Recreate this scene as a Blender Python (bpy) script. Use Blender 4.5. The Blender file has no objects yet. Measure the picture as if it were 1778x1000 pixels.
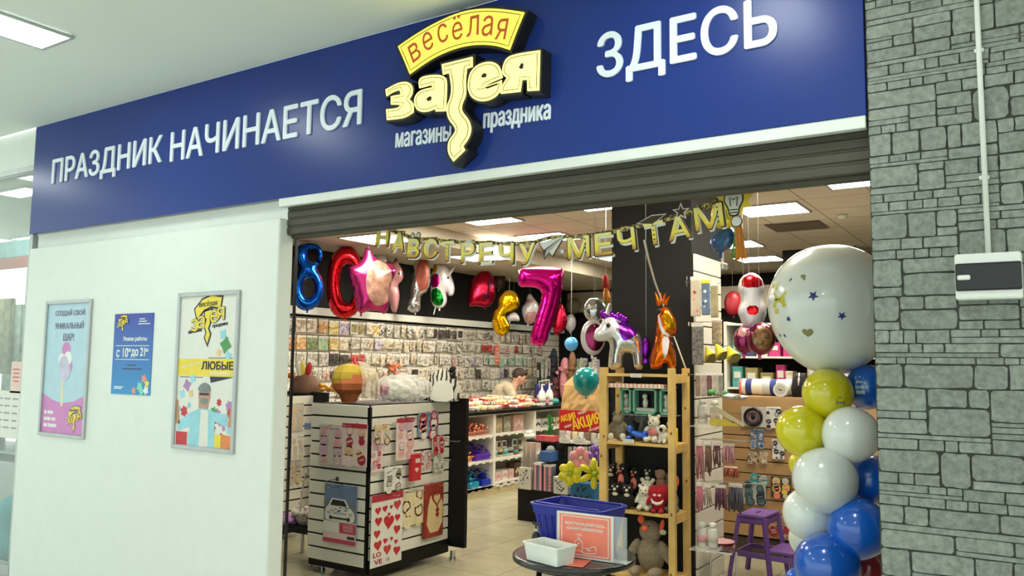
import bpy, bmesh, math, random
import numpy as np
from math import pi, sin, cos, radians as rad
from mathutils import Vector, Matrix, Euler
from mathutils.geometry import delaunay_2d_cdt
RN = random.Random(11)
sc = bpy.context.scene
COL = sc.collection

# ------------------------------------------------------------ camera
FOC, YAW, PITCH, ROLL, EYE = 1417.5, -0.572011, 0.0907579, 0.0115183, 1.65
FW = Vector((sin(YAW) * cos(PITCH), cos(YAW) * cos(PITCH), sin(PITCH)))
_r = Vector((cos(YAW), -sin(YAW), 0))
_u = _r.cross(FW)
RT = cos(ROLL) * _r + sin(ROLL) * _u
UP = -sin(ROLL) * _r + cos(ROLL) * _u
EYEP = Vector((0, 0, EYE))
cd = bpy.data.cameras.new('camera')
cd.sensor_width = 36
cd.lens = FOC / 1778 * 36
cd.clip_start = 0.05
cd.clip_end = 100
cam = bpy.data.objects.new('camera', cd)
COL.objects.link(cam)
mw = Matrix((RT, UP, -FW)).transposed().to_4x4()
mw.translation = EYEP
cam.matrix_world = mw
sc.camera = cam

# ------------------------------------------------------------ world, exposure
wd = bpy.data.worlds.new('mall_ambient')
sc.world = wd
wd.use_nodes = True
wd.node_tree.nodes['Background'].inputs[0].default_value = (0.83, 0.95, 0.91, 1)
wd.node_tree.nodes['Background'].inputs[1].default_value = 1.35
sc.view_settings.view_transform = 'Standard'
sc.view_settings.look = 'None'
sc.view_settings.exposure = 0.5
sc.view_settings.gamma = 1.0
sc.view_settings.use_curve_mapping = False
MALL_LAMP, SHOP_LAMP = 22.0, 24.0


def ray(x, y):
    return (x - 889) / FOC * RT - (y - 500) / FOC * UP + FW


def P(x, y, X=None, Y=None, Z=None):
    """the point of the place seen at a pixel, on the plane X, Y or Z = const"""
    d = ray(x, y)
    k = X / d.x if X is not None else (Y / d.y if Y is not None else (Z - EYE) / d.z)
    return EYEP + d * k


def mpp(p):
    return (Vector(p) - EYEP).dot(FW) / FOC


def face_cam(p):
    return math.atan2(-p[0], p[1])


def uv(pts, a, yaw):
    """pixels -> (u, v) metres in the upright plane through a turned by yaw"""
    n = Vector((sin(yaw), -cos(yaw), 0))
    ux = Vector((cos(yaw), sin(yaw), 0))
    out = []
    for q in pts:
        d = ray(*q)
        h = EYEP + d * ((Vector(a) - EYEP).dot(n) / d.dot(n))
        out.append(((h - Vector(a)).dot(ux), h.z - a[2]))
    return out


# ------------------------------------------------------------ materials
def lin(c):
    f = lambda v: v / 12.92 if v <= 0.04045 else ((v + 0.055) / 1.055) ** 2.4
    return tuple(f(x / 255) for x in c[:3]) + (1,)


def M(name, col, rough=.55, metal=0, emit=0, var=.05, scale=9, bump=0, bscale=30, coat=0, alpha=1, trans=0, spec=.5):
    m = bpy.data.materials.new(name)
    m.use_nodes = True
    nt = m.node_tree
    b = nt.nodes['Principled BSDF']
    c = lin(col)
    tc = nt.nodes.new('ShaderNodeTexCoord')
    if var:
        nz = nt.nodes.new('ShaderNodeTexNoise')
        nz.inputs['Scale'].default_value = scale
        nz.inputs['Detail'].default_value = 4
        nt.links.new(tc.outputs['Object'], nz.inputs['Vector'])
        rp = nt.nodes.new('ShaderNodeValToRGB')
        rp.color_ramp.elements[0].position = .3
        rp.color_ramp.elements[1].position = .7
        rp.color_ramp.elements[0].color = tuple(max(0, x * (1 - var * 1.6)) for x in c[:3]) + (1,)
        rp.color_ramp.elements[1].color = tuple(min(1, x * (1 + var)) for x in c[:3]) + (1,)
        nt.links.new(nz.outputs['Fac'], rp.inputs[0])
        nt.links.new(rp.outputs[0], b.inputs['Base Color'])
        if emit:
            nt.links.new(rp.outputs[0], b.inputs['Emission Color'])
    else:
        b.inputs['Base Color'].default_value = c
        b.inputs['Emission Color'].default_value = c
    b.inputs['Roughness'].default_value = rough
    b.inputs['Metallic'].default_value = metal
    b.inputs['Emission Strength'].default_value = emit
    b.inputs['Coat Weight'].default_value = coat
    b.inputs['Alpha'].default_value = alpha
    b.inputs['Transmission Weight'].default_value = trans
    b.inputs['Specular IOR Level'].default_value = spec
    if bump:
        n2 = nt.nodes.new('ShaderNodeTexNoise')
        n2.inputs['Scale'].default_value = bscale
        n2.inputs['Detail'].default_value = 3
        nt.links.new(tc.outputs['Object'], n2.inputs['Vector'])
        bp = nt.nodes.new('ShaderNodeBump')
        bp.inputs['Strength'].default_value = bump
        bp.inputs['Distance'].default_value = .01
        nt.links.new(n2.outputs['Fac'], bp.inputs['Height'])
        nt.links.new(bp.outputs[0], b.inputs['Normal'])
    return m


def foil(name, col, rough=.17, metal=.85, bump=.35, bscale=16):
    return M(name, col, rough, metal, 0, .04, 14, bump, bscale)


def printed(name, cols, scale=22, rough=.35):
    """printed card: blotches of a few inks, differing from one object to the next"""
    m = bpy.data.materials.new(name)
    m.use_nodes = True
    nt = m.node_tree
    b = nt.nodes['Principled BSDF']
    tc = nt.nodes.new('ShaderNodeTexCoord')
    oi = nt.nodes.new('ShaderNodeObjectInfo')
    mu = nt.nodes.new('ShaderNodeMath')
    mu.operation = 'MULTIPLY'
    mu.inputs[1].default_value = 91
    nt.links.new(oi.outputs['Random'], mu.inputs[0])
    nz = nt.nodes.new('ShaderNodeTexNoise')
    nz.noise_dimensions = '4D'
    nz.inputs['Scale'].default_value = scale
    nz.inputs['Detail'].default_value = 2.5
    nt.links.new(tc.outputs['Object'], nz.inputs['Vector'])
    nt.links.new(mu.outputs[0], nz.inputs['W'])
    rp = nt.nodes.new('ShaderNodeValToRGB')
    rp.color_ramp.interpolation = 'CONSTANT'
    n = len(cols)
    while len(rp.color_ramp.elements) < n:
        rp.color_ramp.elements.new(.5)
    for i, c in enumerate(cols):
        rp.color_ramp.elements[i].position = 0 if i == 0 else .36 + .3 * (i - 1) / max(1, n - 2) if n > 2 else .5
        rp.color_ramp.elements[i].color = lin(c)
    nt.links.new(nz.outputs['Fac'], rp.inputs[0])
    nt.links.new(rp.outputs[0], b.inputs['Base Color'])
    b.inputs['Roughness'].default_value = rough
    return m


def bricky(name, c1, c2, mortar, w, h, ms, rough=.4, off=0.0, bump=.15, plane='XY'):
    m = bpy.data.materials.new(name)
    m.use_nodes = True
    nt = m.node_tree
    b = nt.nodes['Principled BSDF']
    tc = nt.nodes.new('ShaderNodeTexCoord')
    br = nt.nodes.new('ShaderNodeTexBrick')
    br.offset = off
    br.inputs['Color1'].default_value = lin(c1)
    br.inputs['Color2'].default_value = lin(c2)
    br.inputs['Mortar'].default_value = lin(mortar)
    br.inputs['Scale'].default_value = 1
    br.inputs['Mortar Size'].default_value = ms
    br.inputs['Brick Width'].default_value = w
    br.inputs['Row Height'].default_value = h
    nt.links.new(tc.outputs['Object'], br.inputs['Vector'])
    nz = nt.nodes.new('ShaderNodeTexNoise')
    nz.inputs['Scale'].default_value = 5
    nz.inputs['Detail'].default_value = 6
    nt.links.new(tc.outputs['Object'], nz.inputs['Vector'])
    mx = nt.nodes.new('ShaderNodeMix')
    mx.data_type = 'RGBA'
    mx.blend_type = 'SOFT_LIGHT'
    mx.inputs[0].default_value = .35
    nt.links.new(br.outputs['Color'], mx.inputs[6])
    nt.links.new(nz.outputs['Fac'], mx.inputs[7])
    nt.links.new(mx.outputs[2], b.inputs['Base Color'])
    b.inputs['Roughness'].default_value = rough
    bp = nt.nodes.new('ShaderNodeBump')
    bp.inputs['Strength'].default_value = bump
    bp.inputs['Distance'].default_value = .004
    bp.invert = True
    nt.links.new(br.outputs['Fac'], bp.inputs['Height'])
    nt.links.new(bp.outputs[0], b.inputs['Normal'])
    return m


# ------------------------------------------------------------ mesh builder
class MB:
    def __init__(s):
        s.v, s.f, s.m, s.s = [], [], [], []

    def add(s, vs, fs, m=0, sm=False, mx=None):
        o = len(s.v)
        s.v += [tuple(mx @ Vector(p)) if mx else tuple(p) for p in vs]
        for i, f in enumerate(fs):
            s.f.append([k + o for k in f])
            s.m.append(m[i] if isinstance(m, list) else m)
            s.s.append(sm)
        return s

    def box(s, c, d, m=0, rot=None, bev=0, mx=None):
        bm = bmesh.new()
        bmesh.ops.create_cube(bm, size=1)
        bmesh.ops.scale(bm, vec=Vector(d), verts=bm.verts)
        if bev:
            bmesh.ops.bevel(bm, geom=bm.edges[:], offset=min(bev, min(d) * .45), segments=2, affect='EDGES', profile=.5)
        T = Matrix.Translation(Vector(c)) @ (Euler(rot).to_matrix().to_4x4() if rot else Matrix())
        if mx:
            T = mx @ T
        bm.verts.index_update()
        s.add([T @ v.co for v in bm.verts], [[v.index for v in f.verts] for f in bm.faces], m)
        bm.free()
        return s

    def tube(s, pts, r, n=10, m=0, closed=False, flat=None, caps=True):
        pts = [Vector(p) for p in pts]
        N = len(pts)
        rs = r if isinstance(r, (list, tuple)) else [r] * N
        vs, fs = [], []
        prev = None
        for i, p in enumerate(pts):
            a = pts[(i - 1) % N] if closed or i else p
            b = pts[(i + 1) % N] if closed or i < N - 1 else p
            t = (b - a).normalized()
            if prev is None:
                x = t.orthogonal().normalized() if abs(t.z) > .9 else Vector((0, 0, 1)).cross(t).normalized()
            else:
                x = (prev - t * prev.dot(t)).normalized()
            prev = x
            y = t.cross(x)
            for k in range(n):
                w = x * cos(2 * pi * k / n) + y * sin(2 * pi * k / n)
                if flat:
                    w = Vector((w.x, w.y * flat, w.z))
                vs.append(p + w * rs[i])
        for i in range(N if closed else N - 1):
            j = (i + 1) % N
            for k in range(n):
                l = (k + 1) % n
                fs.append([i * n + k, i * n + l, j * n + l, j * n + k])
        if caps and not closed:
            fs.append(list(range(n))[::-1])
            fs.append([(N - 1) * n + k for k in range(n)])
        return s.add(vs, fs, m, True)

    def cyl(s, p0, p1, r0, r1=None, n=20, m=0):
        r1 = r0 if r1 is None else r1
        p0, p1 = Vector(p0), Vector(p1)
        t = (p1 - p0).normalized()
        x = t.orthogonal().normalized()
        y = t.cross(x)
        vs = [p + (x * cos(2 * pi * k / n) + y * sin(2 * pi * k / n)) * r for p, r in ((p0, r0), (p1, r1)) for k in range(n)]
        s.add(vs, [[k, (k + 1) % n, n + (k + 1) % n, n + k] for k in range(n)], m, True)
        s.add(vs, [list(range(n))[::-1], list(range(n, 2 * n))], m)
        return s

    def lathe(s, prof, n=24, c=(0, 0, 0), m=0, mx=None, sm=True, seg=None):
        vs, fs = [], []
        c = Vector(c)
        for r, z in prof:
            for k in range(n):
                a = 2 * pi * k / n
                vs.append(c + Vector((r * cos(a), r * sin(a), z)))
        for i in range(len(prof) - 1):
            for k in range(n):
                l = (k + 1) % n
                fs.append([i * n + k, i * n + l, (i + 1) * n + l, (i + 1) * n + k])
        if prof[0][0] > 1e-5:
            fs.append(list(range(n))[::-1])
        if prof[-1][0] > 1e-5:
            fs.append([(len(prof) - 1) * n + k for k in range(n)])
        return s.add(vs, fs, m, sm, mx)

    def ell(s, c, r, m=0, rot=None, n=16, mx=None):
        r = r if isinstance(r, (tuple, list)) else (r, r, r)
        vs, fs = [], []
        k2 = max(6, n // 2)
        T = Matrix.Translation(Vector(c)) @ (Euler(rot).to_matrix().to_4x4() if rot else Matrix())
        if mx:
            T = mx @ T
        for i in range(k2 + 1):
            t = pi * i / k2
            for k in range(n):
                a = 2 * pi * k / n
                vs.append(T @ Vector((r[0] * sin(t) * cos(a), r[1] * sin(t) * sin(a), r[2] * cos(t))))
        for i in range(k2):
            for k in range(n):
                l = (k + 1) % n
                fs.append([i * n + k, (i + 1) * n + k, (i + 1) * n + l, i * n + l])
        return s.add(vs, fs, m, True)

    def prism(s, poly, y0, y1, m=0, o=(0, 0), sc=1, rot=0, mx=None):
        """outline in the local x,z plane, from y0 back to y1 (front is the smaller y)"""
        ca, sa = cos(rot), sin(rot)
        q = [(o[0] + sc * (x * ca - z * sa), o[1] + sc * (x * sa + z * ca)) for x, z in poly]
        ar = sum(q[i][0] * q[(i + 1) % len(q)][1] - q[(i + 1) % len(q)][0] * q[i][1] for i in range(len(q)))
        if ar < 0:
            q = q[::-1]
        n = len(q)
        a, b = min(y0, y1), max(y0, y1)
        vs = [(x, a, z) for x, z in q] + [(x, b, z) for x, z in q]
        fs = [list(range(n)), list(range(n, 2 * n))[::-1]] + [[(k + 1) % n, k, n + k, n + (k + 1) % n] for k in range(n)]
        return s.add(vs, fs, m, False, mx)

    def text(s, t, w, h, y0, y1, m=0, o=(0, 0), bold=0, rot=0, mx=None, shear=0):
        """lettering fitted to a w x h box centred on o, in the local x,z plane"""
        vs, fs = glyphs(t)
        ca, sa = cos(rot), sin(rot)
        for i, (dx, dz) in enumerate(((0, 0),) if not bold else ((-bold, 0), (bold, 0), (0, bold * .7), (0, -bold * .7))):
            e = .0005 * i
            out = []
            for x, y, k in vs:
                px, pz = x * w + shear * y * h + dx * h, y * h + dz * h
                out.append((o[0] + px * ca - pz * sa, y0 - e if k > 0 else y1, o[1] + px * sa + pz * ca))
            s.add(out, fs, m, False, mx)
        return s

    def build(s, name, mats, parent=None, loc=None, rz=0, label=None):
        me = bpy.data.meshes.new(name)
        me.from_pydata(s.v, [], s.f)
        for m in (mats if isinstance(mats, (list, tuple)) else [mats]):
            me.materials.append(m)
        me.polygons.foreach_set('material_index', s.m)
        me.polygons.foreach_set('use_smooth', s.s)
        me.update()
        o = bpy.data.objects.new(name, me)
        COL.objects.link(o)
        if parent:
            o.parent = parent
        if loc is not None:
            o.location = loc
            o.rotation_euler = (0, 0, rz)
        if label:
            o['label'] = label
        return o


_G = {}


def glyphs(t):
    """lettering as triangles: outlines filled by winding number, then given two sides"""
    if t in _G:
        return _G[t]
    cu = bpy.data.curves.new('lettering', 'FONT')
    cu.body = t
    cu.size = 1
    cu.resolution_u = 4
    cu.fill_mode = 'NONE'
    ob = bpy.data.objects.new('lettering', cu)
    COL.objects.link(ob)
    dg = bpy.context.evaluated_depsgraph_get()
    me = bpy.data.meshes.new_from_object(ob.evaluated_get(dg))
    P2 = [(v.co.x, v.co.y) for v in me.vertices]
    E2 = [tuple(e.vertices) for e in me.edges]
    bpy.data.objects.remove(ob)
    bpy.data.curves.remove(cu)
    bpy.data.meshes.remove(me)
    r = delaunay_2d_cdt([Vector(p) for p in P2], E2, [], 0, 1e-6)
    V = [(v.x, v.y) for v in r[0]]
    # directed loops for the winding number
    nxt = {}
    for a, b in E2:
        nxt.setdefault(a, []).append(b)
        nxt.setdefault(b, []).append(a)
    seen, segs = set(), []
    for s0 in range(len(P2)):
        if s0 in seen or s0 not in nxt:
            continue
        loop = [s0]
        seen.add(s0)
        cur = min(nxt[s0], key=lambda k: (k - s0) % len(P2))
        while cur not in seen:
            loop.append(cur)
            seen.add(cur)
            cand = [k for k in nxt[cur] if k not in seen]
            if not cand:
                break
            cur = cand[0]
        lp = [P2[k] for k in sorted(loop)]
        segs += [(lp[k], lp[(k + 1) % len(lp)]) for k in range(len(lp))]

    def wind(x, y):
        w = 0
        for (x0, y0), (x1, y1) in segs:
            if (y0 <= y) != (y1 <= y):
                if x0 + (y - y0) * (x1 - x0) / (y1 - y0) > x:
                    w += 1 if y1 > y0 else -1
        return w
    tri = []
    for f in r[2]:
        f = list(f)
        if wind(sum(V[k][0] for k in f) / len(f), sum(V[k][1] for k in f) / len(f)) != 0:
            tri.append(f)
    n = len(V)
    cnt = {}
    for f in tri:
        for k in range(len(f)):
            cnt[(f[k], f[(k + 1) % len(f)])] = 1
    fs = [f for f in tri] + [[k + n for k in f][::-1] for f in tri]
    for a, b in cnt:
        if (b, a) not in cnt:
            fs.append([b, a, a + n, b + n])
    x0, x1 = min(v[0] for v in V), max(v[0] for v in V)
    y0, y1 = min(v[1] for v in V), max(v[1] for v in V)
    q = [((x - (x0 + x1) / 2) / (x1 - x0), (y - (y0 + y1) / 2) / (y1 - y0)) for x, y in V]
    _G[t] = ([Vector((x, y, 1)) for x, y in q] + [Vector((x, y, -1)) for x, y in q], fs)
    return _G[t]


def tag(o, label, cat, group=None, kind=None):
    o['label'] = label
    o['category'] = cat
    if group:
        o['group'] = group
    if kind:
        o['kind'] = kind
    return o


def T(name, label, cat, loc=(0, 0, 0), rz=0, group=None):
    o = bpy.data.objects.new(name, None)
    o.empty_display_size = .05
    COL.objects.link(o)
    o.location = loc
    o.rotation_euler = (0, 0, rz)
    return tag(o, label, cat, group)


def S(name, mb, mats, label, cat, loc=(0, 0, 0), rz=0, group=None):
    return tag(mb.build(name, mats, None, loc, rz), label, cat, group)


def ST(name, mb, mats, parent=None):
    o = mb.build(name, mats, parent, (0, 0, 0))
    if not parent:
        o['kind'] = 'structure'
    return o


def dup(o, label, loc, rz=None, parent=None):
    c = o.copy()
    COL.objects.link(c)
    if parent:
        c.parent = parent
    else:
        c.location = loc
        c['label'] = label
        if rz is not None:
            c.rotation_euler = (0, 0, rz)
    for ch in o.children:
        dup(ch, None, None, None, c)
    return c


# ------------------------------------------------------------ outlines
def circ(r=1, n=24, cx=0, cz=0, rz=None):
    rz = r if rz is None else rz
    return [(cx + r * cos(2 * pi * k / n), cz + rz * sin(2 * pi * k / n)) for k in range(n)]


def star(r=1, q=.42, n=5, a=pi / 2):
    return [((r if k % 2 == 0 else r * q) * cos(a + pi * k / n), (r if k % 2 == 0 else r * q) * sin(a + pi * k / n)) for k in range(2 * n)]


def heart(s=1, n=22):
    out = []
    for k in range(n):
        t = 2 * pi * k / n
        out.append((s * 16 * sin(t) ** 3 / 17, s * (13 * cos(t) - 5 * cos(2 * t) - 2 * cos(3 * t) - cos(4 * t) + 2) / 17))
    return out


def rect(w, h):
    return [(-w / 2, -h / 2), (w / 2, -h / 2), (w / 2, h / 2), (-w / 2, h / 2)]


def smooth_poly(p, it=2):
    for _ in range(it):
        q = []
        for i in range(len(p)):
            a, b = p[i], p[(i + 1) % len(p)]
            q += [(a[0] * .75 + b[0] * .25, a[1] * .75 + b[1] * .25), (a[0] * .25 + b[0] * .75, a[1] * .25 + b[1] * .75)]
        p = q
    return p


def soft(p, lim=62, it=2):
    """round the gentle bends of an outline, keep its sharp corners"""
    keep = None
    for k in range(it):
        q = []
        n = len(p)
        for i in range(n):
            a, b, c = Vector(p[i - 1]), Vector(p[i]), Vector(p[(i + 1) % n])
            t = abs((b - a).angle_signed(c - b, 0)) if (b - a).length > 1e-9 and (c - b).length > 1e-9 else 0
            if math.degrees(t) > lim / (1 if k == 0 else 1.4):
                q.append(tuple(b))
            else:
                q += [tuple(b.lerp(a, .25)), tuple(b.lerp(c, .25))]
        p = q
    return p


def resample(p, s):
    out = []
    for i in range(len(p)):
        a, b = Vector(p[i]), Vector(p[(i + 1) % len(p)])
        k = max(1, round((b - a).length / s))
        out += [tuple(a.lerp(b, j / k)) for j in range(k)]
    return out


def inside(p, poly):
    x, y = p
    r = False
    for i in range(len(poly)):
        x0, y0 = poly[i]
        x1, y1 = poly[i - 1]
        if (y0 > y) != (y1 > y) and x < (x1 - x0) * (y - y0) / (y1 - y0) + x0:
            r = not r
    return r


def puff(mb, outline, th, holes=(), regions=(), m=0, n=22, dmax=None):
    """a foil balloon: the outline filled and blown up front and back"""
    xs = [p[0] for p in outline]
    zs = [p[1] for p in outline]
    s = max(max(xs) - min(xs), max(zs) - min(zs)) / n
    loops = [resample(outline, s * .8)] + [resample(h, s * .8) for h in holes]
    nb = sum(len(l) for l in loops)
    regs = [(resample(r, s * .8), k) for r, k in regions]
    pts, edges = [], []
    for l in loops + [r for r, _ in regs]:
        o = len(pts)
        pts += l
        edges += [(o + i, o + (i + 1) % len(l)) for i in range(len(l))]
    segs = []
    for l in loops:
        segs += [(l[i], l[(i + 1) % len(l)]) for i in range(len(l))]
    A = np.array([a for a, b in segs])
    B = np.array([b for a, b in segs])
    AB = B - A
    L2 = (AB ** 2).sum(1) + 1e-12

    def dist(p):
        q = np.array(p) - A
        t = np.clip((q * AB).sum(1) / L2, 0, 1)
        return math.sqrt((((q - t[:, None] * AB) ** 2).sum(1)).min())
    inn = lambda p: inside(p, loops[0]) and not any(inside(p, h) for h in loops[1:])
    z = min(zs)
    row = 0
    while z < max(zs):
        x = min(xs) + (s / 2 if row % 2 else 0)
        while x < max(xs):
            if inn((x, z)) and dist((x, z)) > s * .45:
                pts.append((x, z))
            x += s
        z += s * .87
        row += 1
    r = delaunay_2d_cdt([Vector(p) for p in pts], edges, [], 0, 1e-6)
    V = [tuple(v) for v in r[0]]
    D = [dist(p) for p in V]
    dm = dmax or max(D) or 1
    H = [th * math.sqrt(max(0, 1 - (1 - min(d / dm, 1)) ** 2)) if d > 1e-4 else 0 for d in D]
    front = [(p[0], -h, p[1]) for p, h in zip(V, H)]
    vs = list(front)
    back = {}
    for i, p in enumerate(V):
        if H[i] > 0:
            back[i] = len(vs)
            vs.append((p[0], H[i], p[1]))
    fs, ms = [], []
    for f in r[2]:
        c = (sum(V[i][0] for i in f) / len(f), sum(V[i][1] for i in f) / len(f))
        if not inn(c):
            continue
        f = list(f)
        k = m
        for poly, mi in regs:
            if inside(c, poly):
                k = mi
        fs.append(f)
        ms.append(k)
        fs.append([back.get(i, i) for i in f][::-1])
        ms.append(m)
    return mb.add(vs, fs, ms, True)


def remesh(o, vox):
    md = o.modifiers.new('remesh', 'REMESH')
    md.mode = 'VOXEL'
    md.voxel_size = vox
    md.use_smooth_shade = True
    sm = o.modifiers.new('smooth', 'SMOOTH')
    sm.factor = .6
    sm.iterations = 4
    return o
# ------------------------------------------------------------ palette
WHITE = M('white_paint', (222, 226, 218), .5, var=.015)
WHITE_GLOSS = M('white_plastic', (226, 228, 220), .3, var=.02)
PAPER = M('white_paper', (222, 220, 210), .6, var=.02)
BLACK = M('black_laminate', (11, 11, 10), .5, var=.15, spec=.3)
BLACKP = M('black_plastic', (20, 20, 22), .3, var=.1)
BLACKWALL = M('black_wall_paint', (16, 17, 16), .8, var=.1)
CHAR = M('charcoal_pillar_paint', (17, 18, 15), .8, var=.1, scale=3)
NAVY = M('blue_fascia_film', (32, 54, 126), .28, var=.03, scale=2, spec=.28)
SHUT = M('brown_shutter_metal', (74, 70, 58), .55, metal=.2, var=.06)
GREY = M('grey_metal', (150, 153, 152), .35, metal=.7, var=.03)
CHROME = M('chrome', (200, 200, 200), .15, metal=1, var=0)
ALU = M('aluminium_frame', (176, 180, 178), .4, metal=.35, var=.03)
LETTER = M('white_acrylic_letter', (226, 232, 240), .4, var=.01)
LAMP_M = M('lamp_diffuser_mall', (244, 252, 250), .5, emit=MALL_LAMP, var=0)
LAMP_S = M('lamp_diffuser_shop', (255, 246, 226), .5, emit=SHOP_LAMP, var=0)
LOGOY = M('lit_yellow_letter', (255, 240, 138), .4, emit=.75, var=.02)
LOGOB = M('lit_yellow_banner', (246, 226, 84), .4, emit=.55, var=.02)
LOGOR = M('red_lettering', (206, 96, 40), .5, var=.03)
OUTL = M('brown_outline', (84, 56, 22), .6, var=0)
GROOVE = M('dark_slat_groove', (18, 17, 16), .6, var=0)
BOARD = M('white_slat_board', (226, 222, 208), .45, var=.02, scale=2)
PINE = M('pine_wood', (214, 178, 104), .5, var=.16, scale=5, bump=.05)
KNOT = M('pine_knot', (112, 74, 40), .6, var=.1)
TANB = M('tan_slat_board', (180, 142, 96), .5, var=.08, scale=4)
RED = M('red_print', (192, 40, 48), .45, var=.08)
PINK = M('pink_print', (222, 150, 160), .5, var=.06)
CORAL = M('coral_print', (240, 130, 108), .5, var=.03)
YEL = M('yellow_print', (232, 206, 60), .5, var=.05)
SKY = M('pale_blue_print', (178, 206, 218), .5, var=.03)
BLUE = M('blue_print', (44, 84, 170), .45, var=.06)
TEAL = M('teal_print', (60, 170, 160), .5, var=.06)
GREENP = M('green_print', (80, 150, 80), .5, var=.1)
DKTXT = M('dark_lettering', (48, 42, 60), .6, var=0)
MAUVE = M('mauve_print', (206, 130, 190), .5, var=.05)
CREAM = M('cream_print', (226, 210, 168), .5, var=.06)
GLASS = M('shop_window_glass', (235, 245, 240), .03, alpha=.16, var=0)
CLEAR = M('clear_acrylic', (240, 245, 245), .05, alpha=.2, var=0)
SKIN = M('skin', (206, 160, 134), .55, var=.04)
HAIRB = M('brown_hair', (58, 42, 32), .6, var=.2, scale=60)

# ------------------------------------------------------------ setting
FLOORM = bricky('floor_tile', (166, 161, 134), (158, 153, 127), (118, 112, 94), .6, .6, .004, .22, 0, .1)
SHOPCEIL = bricky('ceiling_tile', (226, 216, 200), (220, 208, 192), (140, 128, 112), .6, .6, .006, .8, 0, .4)
MALLCEIL = M('mall_ceiling_paint', (228, 234, 224), .75, var=.015, scale=1)
mb = MB()
mb.box((-2, 3, -.05), (22, 24, .1))
ST('floor', mb, FLOORM)
mb = MB()
mb.box((-2, -2.4, .002), (22, 11.2, .004))
ST('floor_mall', mb, bricky('mall_floor_tile', (220, 222, 214), (214, 216, 208), (168, 168, 160), .6, .6, .004, .2, 0, .1))
mb = MB()
mb.box((-2, -1.5, 3.47), (16, 9.4, .1))
ST('ceiling', mb, MALLCEIL)
SZ = 3.2
mb = MB()
mb.box((-2.4, 8.8, SZ + .05), (10.2, 10.2, .1))
ST('ceiling_shop', mb, SHOPCEIL)
SOFF = M('soffit_paint', (208, 200, 180), .7, var=.02)
mb = MB()
mb.box((-6.6, 8.9, 3.1), (1.6, 9.6, .198))
ST('trim_1', mb, SOFF)
# facade: white wall left of the doorway, with its end face
WX0, WX1, FY = -6.44, -3.665, 3.2
mb = MB()
mb.box(((WX0 + WX1) / 2, FY + .055, 1.235), (WX1 - WX0, .11, 2.47), bev=.012)
ST('wall_front', mb, WHITE)
mb = MB()
mb.box(((WX0 - .497) / 2, FY + .2, 3.0), (-.5 - WX0, .3, .84))
mb.box(((WX0 + WX1) / 2, FY + .12, 2.52), (WX1 - WX0, .12, .12))
ST('wall_header', mb, WHITE)
mb = MB()
mb.box((-2.09, FY + .015, 2.557), (3.17, .04, .05), bev=.004)
ST('trim_2', mb, WHITE)
# partition running back from the white wall towards the card wall
mb = MB()
mb.box((-5.2, 3.42, 1.6), (2.5, .1, 3.2))
ST('wall_partition', mb, BLACKWALL)
mb = MB()
mb.box((-7.45, 9.62, 1.6), (.1, 8.44, 3.2))
ST('wall_left', mb, BLACKWALL)
mb = MB()
mb.box((-2.4, 13.85, 1.6), (10.2, .1, 3.2))
ST('wall_back', mb, BLACKWALL)
mb = MB()
mb.box((2.6, 8.7, 1.6), (.1, 10.3, 3.2))
ST('wall_shop_right', mb, BLACKWALL)
mb = MB()
mb.box((-2.4, 13.6, 2.78), (10, .36, .36))
ST('trim_3', mb, SOFF)
mb = MB()
mb.box((-2.4, 11.5, SZ / 2), (.92, .6, SZ))
ST('column_rear', mb, BLACKWALL)
mb = MB()
mb.box((-7.33, 9.3, 2.235), (.1, 7.6, .09))
ST('trim_4', mb, WHITE)

# stone clad wall: coursed rubble, every stone a raised irregular slab
STONE = bpy.data.materials.new('grey_stone')
STONE.use_nodes = True
nt = STONE.node_tree
b = nt.nodes['Principled BSDF']
geo = nt.nodes.new('ShaderNodeNewGeometry')
tc = nt.nodes.new('ShaderNodeTexCoord')
nz = nt.nodes.new('ShaderNodeTexNoise')
nz.inputs['Scale'].default_value = 42
nz.inputs['Detail'].default_value = 7
nz.inputs['Roughness'].default_value = .7
nt.links.new(tc.outputs['Object'], nz.inputs['Vector'])
rp = nt.nodes.new('ShaderNodeValToRGB')
rp.color_ramp.elements[0].position = .28
rp.color_ramp.elements[1].position = .72
rp.color_ramp.elements[0].color = lin((104, 108, 100))
rp.color_ramp.elements[1].color = lin((156, 161, 150))
nt.links.new(nz.outputs['Fac'], rp.inputs[0])
hs = nt.nodes.new('ShaderNodeHueSaturation')
mr = nt.nodes.new('ShaderNodeMapRange')
mr.inputs[3].default_value = .86
mr.inputs[4].default_value = 1.08
nt.links.new(geo.outputs['Random Per Island'], mr.inputs[0])
nt.links.new(mr.outputs[0], hs.inputs['Value'])
nt.links.new(rp.outputs[0], hs.inputs['Color'])
nt.links.new(hs.outputs[0], b.inputs['Base Color'])
b.inputs['Roughness'].default_value = .75
bp = nt.nodes.new('ShaderNodeBump')
bp.inputs['Strength'].default_value = .5
bp.inputs['Distance'].default_value = .006
nt.links.new(nz.outputs['Fac'], bp.inputs['Height'])
nt.links.new(bp.outputs[0], b.inputs['Normal'])
JOINT = M('dark_stone_joint', (58, 60, 54), .8, var=.15, scale=20)
SX0, SX1 = -.497, 1.1
mb = MB()
mb.box(((SX0 + SX1) / 2, FY + .25, 1.71), (SX1 - SX0, .5, 3.42), 1)
rs = random.Random(5)


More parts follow.
